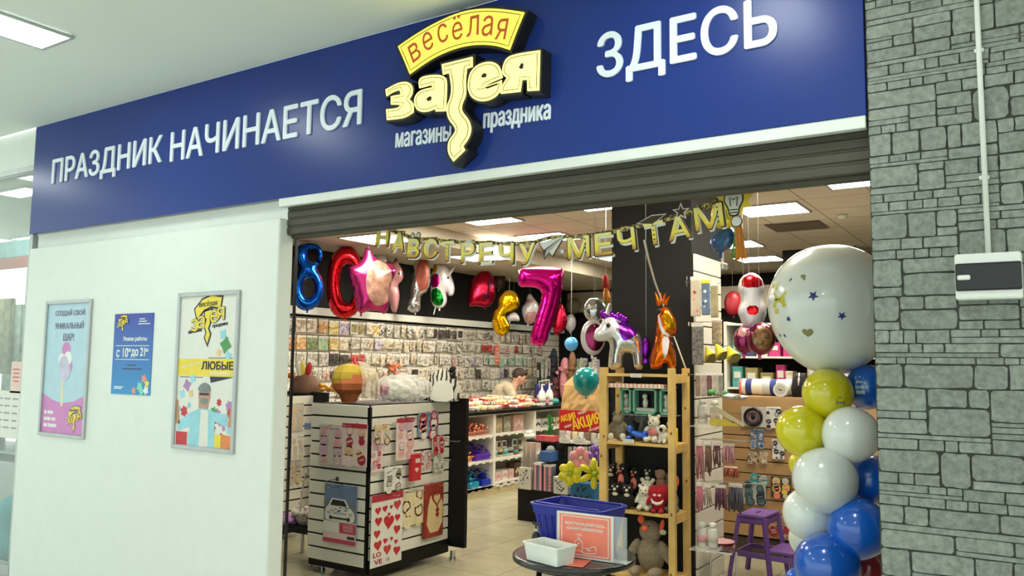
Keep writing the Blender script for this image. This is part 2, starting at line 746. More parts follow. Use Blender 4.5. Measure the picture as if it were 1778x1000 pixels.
def split(x0, z0, x1, z1, out):
    w, h = x1 - x0, z1 - z0
    if h < .022 or (w < .24 and .05 < h < .115 and w > h and rs.random() < .62) or (w < .2 and h < .05 and rs.random() < .4) or (w < .085 and h < .085) or (w < .13 and h < .12 and rs.random() < .35):
        out.append((x0, z0, x1, z1))
        return
    if w < .085 or (h > .034 and (w < h * 1.7 or rs.random() < .28)):
        k = z0 + h * rs.choice((.25, .33, .45, .6, .72))
        split(x0, z0, x1, k, out)
        split(x0, k, x1, z1, out)
    else:
        k = x0 + w * rs.uniform(.28, .72)
        split(x0, z0, k, z1, out)
        split(k, z0, x1, z1, out)


stones = []
zz = 0
while zz < 3.42:
    hh = min(rs.choice((.16, .22, .3, .12)), 3.42 - zz)
    split(SX0, zz, SX1, zz + hh, stones)
    zz += hh
for x0, z0, x1, z1 in stones:
    w, h = x1 - x0, z1 - z0
    g = .0004
    j = min(.005, min(w, h) * .06)
    c = min(.016, min(w, h) * rs.uniform(.04, .16))
    pl = []
    for k, (ax, az, bx, bz) in enumerate(((x0 + g, z0 + g, x1 - g, z0 + g), (x1 - g, z0 + g, x1 - g, z1 - g), (x1 - g, z1 - g, x0 + g, z1 - g), (x0 + g, z1 - g, x0 + g, z0 + g))):
        L = math.hypot(bx - ax, bz - az)
        dx, dz = (bx - ax) / L, (bz - az) / L
        n = 4 if L > .09 else 3
        for i in range(n):
            t = (c + (L - 2 * c) * i / (n - 1)) if L > 2.2 * c else L * (.2 + .6 * i / (n - 1))
            e = rs.uniform(0, j)
            pl.append((ax + dx * t - dz * e, az + dz * t + dx * e))
    cx, cz = (x0 + x1) / 2, (z0 + z1) / 2
    d = rs.uniform(.003, .007)
    n = len(pl)
    k2 = 1 - .0016 / max(.02, min(w, h))
    vs = [(x, FY + .001, z) for x, z in pl] + [(cx + (x - cx) * k2, FY - d, cz + (z - cz) * k2) for x, z in pl]
    mb.add(vs, [[i, (i + 1) % n, n + (i + 1) % n, n + i] for i in range(n)] + [list(range(n, 2 * n))], 0, False)
ST('wall_right', mb, [STONE, JOINT])

# ------------------------------------------------------------ blue fascia sign with letters
FB, FT, FF = 2.58, 3.415, 3.19
fas = T('fascia_sign', 'long blue fascia board with white lettering above the shop doorway', 'sign', ((WX0 - .5) / 2, FF, FB))
fo = Vector(fas.location)
mb = MB()
mb.box((0, .016, (FT - FB) / 2), (-.503 - WX0, .032, FT - FB), bev=.003)
mb.build('board', NAVY, fas)
for txt, x0, x1, z0, z1 in (('ПРАЗДНИК', -6.15, -4.81, 2.903, 3.12), ('НАЧИНАЕТСЯ', -4.712, -3.036, 2.925, 3.12), ('ЗДЕСЬ', -1.608, -.822, 2.878, 3.117)):
    mb = MB()
    mb.text(txt, x1 - x0, z1 - z0, -.008, .001, o=((x0 + x1) / 2 - fo.x, (z0 + z1) / 2 - fo.z), bold=.022)
    mb.build('lettering', LETTER, fas)
for txt, x0, x1, z0, z1 in (('магазины', -2.784, -2.424, 2.754, 2.831), ('праздника', -2.226, -1.853, 2.751, 2.848)):
    mb = MB()
    mb.text(txt, x1 - x0, z1 - z0, -.006, .001, o=((x0 + x1) / 2 - fo.x, (z0 + z1) / 2 - fo.z), bold=.03, rot=-.03)
    mb.build('small_lettering', LETTER, fas)

# the lit shop logo: arched banner, five block letters, the third with a long wavy tail
LY0, LY1 = 3.1, 3.188
lg = T('lit_logo_sign', 'glowing yellow logo with arched banner and wavy tailed letter on the blue fascia', 'sign', (-2.32, LY1, 2.6))
lo = Vector(lg.location)


def lpx(pts):
    out = []
    for q in pts:
        p = P(*q, Y=LY0)
        out.append((p.x - lo.x, p.z - lo.z))
    return out


def grow(poly, d):
    n = len(poly)
    ar = sum(poly[i][0] * poly[(i + 1) % n][1] - poly[(i + 1) % n][0] * poly[i][1] for i in range(n))
    sg = 1 if ar > 0 else -1
    out = []
    for i in range(n):
        a, b, c = Vector(poly[i - 1]), Vector(poly[i]), Vector(poly[(i + 1) % n])
        n1 = Vector(((b - a).y, -(b - a).x)).normalized()
        n2 = Vector(((c - b).y, -(c - b).x)).normalized()
        m = (n1 + n2)
        m = m.normalized() / max(.5, m.normalized().dot(n1))
        out.append(tuple(b + m * d * sg))
    return out


zo = lambda x, y: (600 + x * .3, y * .3)          # the logo was measured on an enlarged crop
ban = lpx([zo(*q) for q in ((302, 268), (400, 200), (520, 130), (650, 72), (770, 48), (900, 50), (1034, 70), (990, 175), (948, 288), (870, 262), (760, 255), (640, 275), (500, 335), (370, 428), (336, 345))])
tee = lpx([zo(*q) for q in ((556, 372), (733, 328), (733, 386), (700, 396), (692, 470), (698, 545), (672, 600), (668, 640), (712, 690), (728, 745), (712, 800), (678, 845), (690, 868), (622, 934), (590, 885), (592, 815), (635, 765), (632, 735), (592, 690), (580, 620), (608, 560), (612, 500), (598, 420), (562, 432))])
ban, tee = soft(ban), soft(tee)
DARKS = M('logo_side_black', (20, 18, 16), .5, var=.05)
for nm, pl, mt in (('banner', ban, LOGOB), ('wavy_letter', tee, LOGOY)):
    mb = MB()
    mb.prism(grow(pl, .014), LY0 - lo.y + .006, 0, 0)
    bk = mb.build(nm, [DARKS], lg)
    mb = MB()
    mb.prism(pl, LY0 - lo.y, LY0 - lo.y + .01)
    mb.build('lit_face', mt, bk)
    mb = MB()
    mb.tube([(x, LY0 - lo.y - .0005, z) for x, z in grow(pl, -.014)], .002, 6, closed=True)
    mb.build('outline', OUTL, bk)
for pl, cnt in ((((230, 518), (300, 478), (360, 470), (388, 500), (384, 545), (366, 572), (394, 600), (390, 650), (340, 684), (238, 694), (234, 632), (300, 626), (318, 606), (262, 604), (262, 556), (318, 546), (312, 520), (278, 528), (236, 556)), []),
                (((420, 468), (440, 442), (520, 430), (576, 440), (586, 480), (578, 642), (520, 644), (518, 628), (470, 648), (420, 645), (396, 610), (396, 560), (430, 520), (500, 505), (500, 490), (426, 510)), [((468, 572), (488, 556), (500, 562), (494, 582), (476, 586))]),
                (((706, 470), (722, 410), (770, 368), (840, 352), (890, 376), (908, 448), (820, 486), (788, 506), (880, 474), (902, 462), (900, 520), (860, 568), (790, 590), (730, 570), (706, 520)), [((784, 446), (796, 426), (812, 424), (818, 438), (806, 450)), ((808, 506), (880, 482), (878, 492), (820, 514))]),
                (((906, 388), (930, 330), (1000, 308), (1124, 290), (1118, 522), (1052, 526), (1050, 460), (1020, 462), (1010, 530), (896, 542), (900, 500), (932, 452), (906, 430)), [((1004, 390), (1018, 366), (1030, 368), (1028, 396), (1012, 400))])):
    q = soft(lpx([zo(*c) for c in pl]))
    mb = MB()
    mb.prism(grow(q, .011), LY0 - lo.y + .006, 0, 0)
    bk = mb.build('block_letter', DARKS, lg)
    mb = MB()
    mb.prism(q, LY0 - lo.y, LY0 - lo.y + .01)
    mb.build('lit_face', LOGOY, bk)
    mb = MB()
    for c in cnt:
        mb.prism(lpx([zo(*k) for k in c]), LY0 - lo.y - .002, LY0 - lo.y + .001)
    mb.tube([(x, LY0 - lo.y - .0003, z) for x, z in grow(q, -.013)], .0018, 6, closed=True, m=1)
    mb.build('outline', [DARKS, OUTL], bk)
# red lettering along the arch
arc = ((400, 300, 'в', -.42), (476, 238, 'е', -.3), (562, 192, 'с', -.2), (646, 160, 'ё', -.08), (738, 150, 'л', .02), (822, 150, 'а', .1), (904, 168, 'я', .2))
bkn = [o for o in bpy.data.objects if o.name == 'banner'][0]
mb = MB()
for x, y, ch, r in arc:
    (cx, cz), = lpx([zo(x, y)])
    mb.text(ch, .062 if ch != 'л' else .07, .1 if ch != 'ё' else .125, LY0 - lo.y - .002, LY0 - lo.y + .001, 0, (cx, cz), 0, -r - .0)
mb.build('red_lettering', LOGOR, bkn)

# roller shutter in the head of the doorway
sh = T('roller_shutter', 'dark brown roller shutter pulled up in the head of the doorway', 'shutter', (-2.08, FY + .06, 2.375))
mb = MB()
W = 3.16
prof = []
for k in range(4):
    z = k * .048
    prof += [(.0, z), (-.006, z + .006), (-.008, z + .036), (0, z + .044)]
prof += [(0, .2), (.12, .2), (.12, 0)]
vs = [(sx * W / 2, y, z) for sx in (-1, 1) for y, z in prof]
n = len(prof)
mb.add(vs, [list(range(n)), list(range(n, 2 * n))[::-1]] + [[(i + 1) % n, i, n + i, n + (i + 1) % n] for i in range(n)])
mb.build('slat_curtain', SHUT, sh)
mb = MB()
mb.box((0, .05, .0), (W, .05, .035), bev=.006)
mb.build('bottom_bar', SHUT, sh)
for s in (-1, 1):
    mb = MB()
    mb.box((s * (W / 2 + .002), .07, -1.15), (.009, .02, 2.4), bev=.002)
    mb.build('guide_rail', BLACKP, sh)

# ceiling lamps


def lamp(name, label, x, y, z, w, d, mat, group):
    o = T(name, label, 'lamp', (x, y, z), 0, group)
    mb = MB()
    for sx, sy, ww, dd in ((0, 1, w + .04, .02), (0, -1, w + .04, .02), (1, 0, .02, d), (-1, 0, .02, d)):
        mb.box((sx * (w / 2 + .01), sy * (d / 2 + .01), -.006), (ww, dd, .014))
    mb.build('frame', ALU, o)
    mb = MB()
    mb.box((0, 0, -.003), (w, d, .006))
    mb.build('diffuser', mat, o)
    return o


for i, (x, y, l) in enumerate(((-4.575, 2.05, 'square ceiling lamp of the mall, above the left end of the blue fascia'), (-1.0, 2.3, 'square mall ceiling lamp in front of the last word on the fascia'),
                               (2.6, 2.3, 'ceiling lamp of the mall before the stone wall'), (-4.7, -.6, 'ceiling lamp in the second row of the mall, furthest along'), (-1, -.6, 'ceiling lamp above the viewer in the second row of the mall'), (-8.3, 2.2, 'ceiling lamp of the mall before the neighbouring shop'), (2.6, -.6, 'ceiling lamp in the second row of the mall, by the stone wall'))):
    lamp('ceiling_lamp', l, x, y, 3.416, .29, .58, LAMP_M, 'mall ceiling lamps')
for px, py, z, l in ((843, 379, SZ, 'square lamp in the shop ceiling above the letter garland, half under the shutter'), (1340, 363, SZ, 'square lamp in the shop ceiling beside the light bulb of the garland'), (1500, 309, SZ, 'square lamp in the shop ceiling next to the stone wall'),
                     (1318, 449, SZ, 'shop ceiling lamp low behind the big white balloon'), (1275, 424, SZ, 'shop ceiling lamp behind the orange tassel'), (953, 411, SZ, 'shop ceiling lamp above the paper plane of the garland'), (1045, 352, SZ, 'shop ceiling lamp cut by the black pillar'),
                     (655, 414, 3.0, 'lamp in the low soffit behind the first garland letters'), (833, 446, 3.0, 'lamp in the low soffit behind the middle garland letters'), (1075, 446, SZ, 'shop ceiling lamp far behind the black pillar'), (1240, 210, SZ, 'shop ceiling lamp just inside the doorway'), (560, 240, SZ, 'unseen shop ceiling lamp added to brighten the near gondola'), (1420, 245, SZ, 'shop ceiling lamp inside the doorway by the stone wall')):
    p = P(px, py, Z=z)
    if p.y < 3.9:
        p.y = 4.3
    if 'near gondola' in l:
        p.x, p.y = -4.3, 4.3  # out of view, added to throw more light on the gondola front
    lamp('shop_ceiling_lamp', l, p.x, p.y, z - .001, .6, .56, LAMP_S, 'shop ceiling lamps')
p = P(1384, 392, Z=SZ)
mb = MB()
mb.box((0, 0, -.004), (.58, .52, .01))
for k in range(8):
    mb.box((0, -.23 + k * .065, -.012), (.56, .03, .008), rot=(.5, 0, 0))
S('ceiling_vent', mb, M('vent_grey', (128, 112, 98), .6, var=.05), 'grey louvred vent tile in the shop ceiling behind the square lamp', 'vent', (p.x, p.y, SZ - .001))
p = P(1462, 373, Z=SZ)
mb = MB()
mb.lathe([(.055, 0), (.055, -.015), (.035, -.04), (0.001, -.045)], 16)
S('smoke_detector', mb, WHITE_GLOSS, 'small round smoke detector on the shop ceiling near the stone wall', 'detector', (p.x, p.y, SZ))
p = P(1255, 463, Y=9.5)
o = T('security_camera', 'small white security camera on a bracket under the shop ceiling', 'camera', (p.x, 9.5, SZ))
mb = MB()
mb.cyl((0, 0, 0), (0, 0, p.z - SZ + .05), .015)
mb.build('bracket', WHITE_GLOSS, o)
mb = MB()
mb.box((0, -.03, p.z - SZ), (.09, .2, .09), bev=.02)
mb.cyl((0, -.13, p.z - SZ), (0, -.16, p.z - SZ), .03, m=1)
mb.build('housing', [WHITE_GLOSS, BLACKP], o)

# fuse box and conduit on the stone wall
q = [P(*c, Y=FY - .05) for c in ((1657, 442), (1774, 436), (1776, 519), (1661, 521))]
cx = sum(p.x for p in q) / 4
cz = sum(p.z for p in q) / 4
bw, bh = q[1].x - q[0].x, q[0].z - q[3].z
o = T('fuse_box', 'white surface fuse box with a smoked flap on the stone wall', 'fuse box', (cx, FY - .004, cz))
mb = MB()
mb.box((0, -.03, 0), (bw, .06, bh), bev=.008)
mb.build('housing', WHITE_GLOSS, o)
mb = MB()
mb.box((0, -.062, -.002), (bw * .98, .012, bh * .6), bev=.006)
f = mb.build('flap', M('smoked_window', (16, 18, 18), .3, var=.1), o)
mb = MB()
mb.box((-bw * .36, -.072, -.004), (bw * .2, .012, bh * .11), bev=.005)
mb.build('latch', WHITE_GLOSS, f)
c0, c1 = P(1716, 436, Y=FY - .012), P(1697, 0, Y=FY - .012)
mb = MB()
mb.tube([(c0.x, FY - .014, c0.z - .02), (c0.x - .004, FY - .014, 3.0), (c0.x - .006, FY - .014, 3.42)], .009, 10)
for z in (2.3, 2.75, 3.2):
    mb.box((c0.x - .003, FY - .008, z), (.03, .012, .014), bev=.003)
S('conduit', mb, WHITE_GLOSS, 'thin white conduit running up the stone wall from the fuse box', 'conduit')
# ------------------------------------------------------------ posters on the white wall


def quad(pts, Y):
    q = [P(*c, Y=Y) for c in pts]
    cx, cz = sum(p.x for p in q) / 4, sum(p.z for p in q) / 4
    return cx, cz, ((q[1].x - q[0].x) + (q[2].x - q[3].x)) / 2, ((q[0].z - q[3].z) + (q[1].z - q[2].z)) / 2


def frame(o, w, h, t=.024):
    mb = MB()
    for sx, sz, a, b2 in ((-1, 0, t, h), (1, 0, t, h), (0, 1, w - 2 * t, t), (0, -1, w - 2 * t, t)):
        mb.box((sx * (w - t) / 2, -.009, sz * (h - t) / 2), (a, .016, b2), bev=.004)
    mb.build('frame', ALU, o)


def minilogo(mb, cx, cz, s, my, md, y):
    """small printed logo: arch banner, a block of letters, wavy tail"""
    ar = [(-.44, .12), (-.2, .32), (.1, .4), (.44, .36), (.4, .14), (.1, .18), (-.15, .1), (-.36, -.08)]
    tl = [(-.1, .12), (.12, .16), (.12, .06), (.06, .04), (.08, -.12), (.02, -.24), (.1, -.36), (.02, -.56), (-.06, -.44), (-.02, -.32), (-.08, -.2), (-.03, -.04), (-.1, .02)]
    for g, m, yy in ((.04, md, y), (0, my, y - .001)):
        mb.prism(grow(ar, g), yy, yy - .001, m, (cx, cz + s * .06), s)
        mb.prism(grow(tl, g), yy, yy - .001, m, (cx, cz), s)
        for i, ch in enumerate('за ея'):
            if ch != ' ':
                mb.text(ch, s * .24, s * .26, yy - .001 - .0004 * i, yy, m, (cx + s * (-.43 + .215 * i), cz + s * (-.16 + .06 * i)), .09 if m == md else .03)
    mb.text('весёлая', s * .6, s * .12, y - .004, y - .002, md, (cx, cz + s * .3), 0, .05)


cx, cz, w, h = quad(((84, 523), (163.4, 519.6), (146.6, 762.7), (67.4, 754.8)), FY)
o = T('framed_poster', 'silver framed pale blue and pink poster with a bubble stick, farthest left on white wall', 'poster', (cx, FY, cz), 0, 'framed posters')
frame(o, w, h)
iw, ih = w - .05, h - .05
mb = MB()
mb.prism(rect(iw, ih), -.004, 0, 0)
wave = [(-iw / 2, -ih / 2), (iw / 2, -ih / 2), (iw / 2, -ih * .2), (iw * .25, -ih * .25), (-.02, -ih * .27), (-iw * .25, -ih * .25), (-iw / 2, -ih * .2)]
mb.prism(wave, -.0045, -.004, 1)
for i, (t, ww) in enumerate((('СОЗДАЙ СВОЙ', .7), ('УНИКАЛЬНЫЙ', .68), ('ШАР!', .25))):
    mb.text(t, iw * ww, .052, -.0045, -.004, 2, (.02, ih * (.43 - .095 * i)), .03)
for i, ws in enumerate(((.08, .16), (.2, .13), (.12, .24))):
    x = -iw * .44
    for ww in ws:
        for k in range(int(ww / .035)):
            mb.prism(rect(iw * .026, .026 - .006 * ((k + i) % 2)), -.0055, -.0045, 3, (x + iw * .013, -ih * (.345 + .05 * i)))
            x += iw * .033
        x += iw * .02
mb.prism(rect(.03, .2), -.005, -.004, 4, (-.02, -.17))
for r, dx, dz, m in ((.055, .0, .1, 1), (.05, .03, .04, 3), (.06, -.02, .0, 5), (.07, .0, -.05, 5), (.045, -.05, .03, 3), (.04, .05, -.02, 1)):
    mb.prism(circ(r), -.0055 - .0002 * (m + r * 10), -.004, m, (dx, dz + .03))
minilogo(mb, iw * .28, -ih * .37, .17, 6, 2, -.005)
mb.build('poster_sheet', [SKY, MAUVE, M('grey_violet_lettering', (120, 110, 140), .6, var=0), WHITE_GLOSS, CREAM, M('bubble_print', (196, 190, 212), .5, var=.1), YEL], o)

cx, cz, w, h = quad(((201.5, 545), (267.5, 543.5), (262, 686), (193, 684)), FY)
o = T('opening_hours_sign', 'small unframed blue opening hours sheet between the two framed posters', 'sign', (cx, FY, cz))
mb = MB()
HB = bpy.data.materials.new('blue_gradient_print')
HB.use_nodes = True
nt = HB.node_tree
tc = nt.nodes.new('ShaderNodeTexCoord')
sp = nt.nodes.new('ShaderNodeSeparateXYZ')
rp = nt.nodes.new('ShaderNodeValToRGB')
rp.color_ramp.elements[0].color = lin((44, 140, 196))
rp.color_ramp.elements[1].color = lin((52, 62, 158))
nt.links.new(tc.outputs['Generated'], sp.inputs[0])
nt.links.new(sp.outputs['Z'], rp.inputs[0])
nt.links.new(rp.outputs[0], nt.nodes['Principled BSDF'].inputs['Base Color'])
mb.prism(rect(w, h), -.005, 0, 0)
mb.text('Режим работы:', w * .6, .035, -.006, -.005, 1, (.03, h * .18), .03)
mb.prism(rect(w * .86, .004), -.006, -.005, 1, (0, h * .1))
mb.prism(rect(w * .86, .004), -.006, -.005, 1, (0, -h * .07))
mb.text('с 10', w * .3, .06, -.006, -.005, 1, (-w * .25, h * .015), .04)
mb.text('до 21', w * .34, .065, -.006, -.005, 1, (w * .16, h * .015), .04)
mb.text('00', .03, .022, -.006, -.005, 1, (-w * .06, h * .045), .03)
mb.text('00', .03, .022, -.006, -.005, 1, (w * .38, h * .045), .03)
for k, (ww, dx, dz) in enumerate(((.14, .22, .43), (.2, .24, .4), (.3, .27, .37), (.22, .0, -.14), (.5, .02, -.185), (.24, -.3, -.41), (.2, -.32, -.43))):
    mb.prism(rect(w * ww, .006), -.0055, -.005, 1 if k < 3 or k > 4 else 5, (w * dx, h * dz))
minilogo(mb, -w * .28, h * .39, .11, 2, 5, -.005)
for k, (dx, dz, r, m) in enumerate(((.34, -.3, .035, 3), (.24, -.4, .04, 4), (.4, -.44, .035, 1), (.1, -.45, .03, 3), (.42, -.36, .03, 2), (.3, -.46, .03, 4))):
    mb.prism(smooth_poly(star(r, .5, 5, k), 1), -.006 - k * .0002, -.005, m, (w * dx, h * dz))
mb.build('printed_sheet', [HB, WHITE_GLOSS, YEL, M('salmon_print', (226, 150, 110), .5, var=.05), M('mint_print', (130, 206, 184), .5, var=.05), DKTXT], o)

cx, cz, w, h = quad(((312, 511), (419, 502), (408, 787), (300, 779)), FY)
o = T('framed_poster', 'silver framed poster with yellow band and a cheering person, nearest the doorway', 'poster', (cx, FY, cz), 0, 'framed posters')
frame(o, w, h, .026)
iw, ih = w - .05, h - .05
mb = MB()
mb.prism(rect(iw, ih), -.004, 0, 0)
minilogo(mb, .0, ih * .355, .285, 1, 2, -.005)
mb.text('магазины', iw * .24, .02, -.005, -.004, 2, (-iw * .22, ih * .265), .03, .12)
mb.text('праздника', iw * .26, .022, -.005, -.004, 2, (iw * .22, ih * .3), .03, .12)
mb.prism(rect(iw, ih * .115), -.005, -.004, 1, (0, ih * .02))
mb.prism([(-iw * .45, -.01), (-.03, .03), (-.02, .04), (-iw * .44, .005)], -.0055, -.005, 10, (0, ih * .02))
mb.prism(rect(iw * .34, .016), -.0055, -.005, 10, (iw * .25, ih * -.015))
mb.text('ЛЮБЫЕ', iw * .54, .048, -.006, -.005, 2, (iw * .2, ih * .035), .05)
mb.prism([(iw * .08, -ih * .038), (iw * .5, -ih * .038), (iw * .1, -ih * .08)], -.005, -.004, 2)
for z in (.085, -.045):
    mb.prism(rect(iw * .42, .004), -.005, -.004, 2, (iw * .25 * (1 if z > 0 else -1), ih * z))
# the paper birds of the print
for dx, dz, r, m in ((.33, .17, .06, 4), (.28, .24, .04, 3), (.38, .1, .035, 3), (.22, .12, .03, 5), (-.32, -.1, .045, 6), (-.22, -.055, .035, 3), (-.4, -.16, .035, 3), (-.24, -.155, .03, 5)):
    mb.prism(smooth_poly(star(r, .55, 4, dx * 9), 1), -.0056 - abs(dx) * .001, -.004, m, (iw * dx, ih * dz))
# gifts and flowers behind the figure
for k in range(26):
    x, z = rs.uniform(-.47, .47), rs.uniform(-.4, -.2) + (.0 if k % 3 else -.05)
    mb.prism(smooth_poly(star(rs.uniform(.02, .045), .6, 6, k), 1), -.0046 - k * .00003, -.004, rs.choice((6, 7, 7, 6, 3, 4)), (iw * x, ih * z))
for x, ww, m in ((-.38, .2, 7), (-.2, .12, 3), (.26, .13, 1), (.4, .16, 8), (.12, .1, 4)):
    mb.prism(rect(iw * ww, ih * .085), -.0056, -.0045, m, (iw * x, -ih * .455))
# printed figure: shirt, arms, face, cap
mb.prism([(-iw * .24, -ih * .5), (iw * .2, -ih * .5), (iw * .2, -ih * .33), (iw * .4, -ih * .36), (iw * .42, -ih * .28), (iw * .2, -ih * .27), (iw * .06, -ih * .25), (-iw * .08, -ih * .25), (-iw * .22, -ih * .28), (-iw * .44, -ih * .34), (-iw * .46, -ih * .41), (-iw * .24, -ih * .37)], -.006, -.005, 3)
mb.prism([(-iw * .06, -ih * .5), (iw * .1, -ih * .5), (iw * .08, -ih * .26), (-iw * .05, -ih * .26)], -.0065, -.006, 0)
for s in (-1, 1):
    mb.prism([(s * iw * .42, -ih * .36), (s * iw * .47, -ih * .2), (s * iw * .5, -ih * .2), (s * iw * .49, -ih * .36)], -.006, -.005, 9)
mb.prism([(-iw * .09, -ih * .25), (iw * .07, -ih * .25), (iw * .1, -ih * .13), (-iw * .1, -ih * .13)], -.0066, -.006, 9)
mb.prism(circ(iw * .105, 20, 0, 0, ih * .062), -.007, -.0066, 9, (0, -ih * .165))
mb.prism(smooth_poly([(-iw * .12, -ih * .14), (iw * .11, -ih * .145), (iw * .1, -ih * .1), (0, -ih * .075), (-iw * .1, -ih * .1)], 1), -.0075, -.007, 11)
mb.prism(rect(iw * .17, ih * .016), -.0075, -.007, 2, (-iw * .0, -ih * .155))
mb.prism(smooth_poly([(-iw * .08, -ih * .18), (iw * .08, -ih * .18), (iw * .05, -ih * .222), (-iw * .05, -ih * .222)], 1), -.0074, -.007, 11)
mb.build('poster_sheet', [PAPER, YEL, DKTXT, M('aqua_print', (150, 204, 216), .5, var=.08), GREENP, M('peach_print', (232, 190, 130), .5, var=.05), M('violet_print', (176, 130, 180), .5, var=.1), RED, M('orange_print', (226, 130, 70), .5, var=.05), M('tan_skin_print', (190, 140, 112), .5, var=.05), CREAM, M('grey_print', (120, 128, 126), .5, var=.1)], o)

# ------------------------------------------------------------ neighbouring shop behind glass, far left
NX1 = -6.47
mb = MB()
mb.box((-8.6, FY + .12, 3.28), (4.2, .16, .29))
ST('wall_neighbour_header', mb, WHITE)
mb = MB()
mb.box((-8.6, 4.33, 3.12), (4.2, 1.95, .06))
ST('ceiling_neighbour', mb, M('neighbour_ceiling', (176, 182, 168), .7, var=.02))
mb = MB()
mb.box((-8.75, 5.35, 1.55), (3.9, .1, 3.1))
mb.box((-6.78, 4.35, 1.55), (.05, 1.95, 3.1))
ST('wall_neighbour_back', mb, M('neighbour_wall', (196, 200, 186), .7, var=.04))
win = T('window_1', 'window', 'window')
for k in ('label', 'category'):
    del win[k]
win['kind'] = 'structure'
mb = MB()
mb.box((-8.55, FY + .06, 1.56), (4.1, .012, 3.1))
mb.build('pane', GLASS, win)
mb = MB()
mb.box((-8.55, FY + .06, 3.12), (4.1, .05, .04))
mb.box((-8.55, FY + .06, .05), (4.1, .06, .1))
for x in (-6.49, -7.9):
    mb.box((x, FY + .06, 1.56), (.035, .05, 3.1))
mb.build('window_frame', ALU, win)
for x, y, l in ((-7.42, 3.6, 'ceiling lamp of the neighbouring shop nearest the blue fascia'), (P(54, 413, Z=3.088).x, min(5.1, P(54, 413, Z=3.088).y), 'small far ceiling lamp inside the neighbouring shop')):
    lamp('neighbour_ceiling_lamp', l, x, y, 3.088, .5, .2, LAMP_M, 'neighbour shop lamps')
# things seen through the glass
NB = [M('olive_fabric', (150, 148, 110), .8, var=.25, scale=14), M('rose_pattern_fabric', (168, 130, 124), .8, var=.45, scale=22), M('sage_fabric', (168, 186, 170), .8, var=.3, scale=12), M('brick_red_band', (168, 92, 82), .7, var=.1)]
p0 = P(26, 470, Y=3.75)
mb = MB()
b0, b1 = P(30, 447, Y=3.85), P(30, 465, Y=3.85)
mb.box((b0.x, 3.85, (b0.z + b1.z) / 2), (1.6, .04, b0.z - b1.z), 0)
S('awning_strip', mb, NB[3], 'dusty red horizontal band behind the neighbouring shop window', 'band')
mb = MB()
b0, b1 = P(30, 418, Y=3.92), P(30, 446, Y=3.92)
mb.box((b0.x, 3.92, (b0.z + b1.z) / 2), (1.6, .03, b0.z - b1.z), 0)
S('signboard', mb, M('turquoise_print', (150, 196, 196), .6, var=.15), 'pale turquoise board above the dusty red band behind the left window', 'board')
for i, (x, z0, z1, m, l) in enumerate(((4, 1.5, 2.15, 0, 'olive cloth hanging behind the window, leftmost of the three'), (26, 1.35, 2.1, 2, 'pale sage cloth hanging in the middle behind the left window'), (48, 1.42, 2.05, 1, 'rose patterned cloth hanging behind the window, nearest the white wall'))):
    mb = MB()
    n = 14
    vs, fs = [], []
    for k in range(n + 1):
        xx = -.16 + .32 * k / n
        for z in (z0, z1):
            vs.append((xx, .03 * sin(k * 1.6 + i), z))
        for z in (z0, z1):
            vs.append((xx, .03 * sin(k * 1.6 + i) + .008, z))
    for k in range(n):
        a = k * 4
        fs += [[a, a + 4, a + 5, a + 1], [a + 3, a + 7, a + 6, a + 2], [a + 1, a + 5, a + 7, a + 3], [a + 4, a, a + 2, a + 6]]
    mb.add(vs, fs, 0, True)
    mb.cyl((-.17, .004, z1), (.17, .004, z1), .008)
    S('hanging_cloth', mb, NB[m], l, 'cloth', (P(x, 560, Y=3.62 + i * .07).x, 3.62 + i * .07, 0), 0, 'cloths behind the left window')
q = P(28, 655, Y=FY + .04)
mb = MB()
mb.box((0, 0, 0), (.16, .003, .24))
for k in range(4):
    mb.prism(rect(.1 - .02 * (k % 2), .008), -.0025, -.001, 1, (0, .06 - .03 * k))
S('pink_notice', mb, [M('pale_pink_paper', (226, 196, 186), .6, var=.03), RED], 'pale pink paper notice taped to the neighbouring shop window', 'notice', (q.x - .02, FY + .051, q.z))
q = P(18, 720, Y=FY + .04)
mb = MB()
mb.box((0, 0, 0), (.42, .003, .36))
for r in range(5):
    for c in (-.13, -.02, .1):
        mb.prism(rect(.07 + .01 * ((r + c * 10) % 2), .012), -.0025, -.001, 1, (c, .12 - r * .055))
S('white_notice', mb, [PAPER, M('faint_lettering', (150, 156, 152), .6, var=0)], 'white printed notice low on the neighbouring shop window, under the pink one', 'notice', (q.x - .06, FY + .051, q.z))
o = T('window_counter', 'grey glass counter with shelves behind the neighbouring shop window', 'counter', (P(30, 800, Y=4.1).x, 4.1, 0))
mb = MB()
mb.box((0, 0, .35), (1.6, .5, .7), bev=.01)
mb.build('cabinet', M('counter_grey', (160, 166, 160), .5, var=.05), o)
for z in (.78, .92, 1.06):
    mb = MB()
    mb.box((0, 0, z), (1.6, .5, .02))
    mb.build('shelf', M('shelf_grey_%d' % (z * 100), (120, 128, 120), .3, var=.1), o)
for s in (-1, 1):
    mb = MB()
    mb.box((s * .78, 0, .88), (.03, .5, .4))
    mb.build('side_panel', ALU, o)
mb = MB()
mb.tube([(P(10, 985, Y=3.5).x + .02 * sin(k), 3.5 + .015 * cos(k * 2), .02 + k * .05) for k in range(11)], [.09 + .015 * (k % 2) for k in range(10)] + [.02], 12)
S('tinsel_garland', mb, foil('turquoise_tinsel', (30, 150, 160), .3, .6, 1, 90), 'turquoise tinsel bunch at the floor behind the left window', 'tinsel')
# ------------------------------------------------------------ card wall (left side wall of the shop)
CW = -7.385


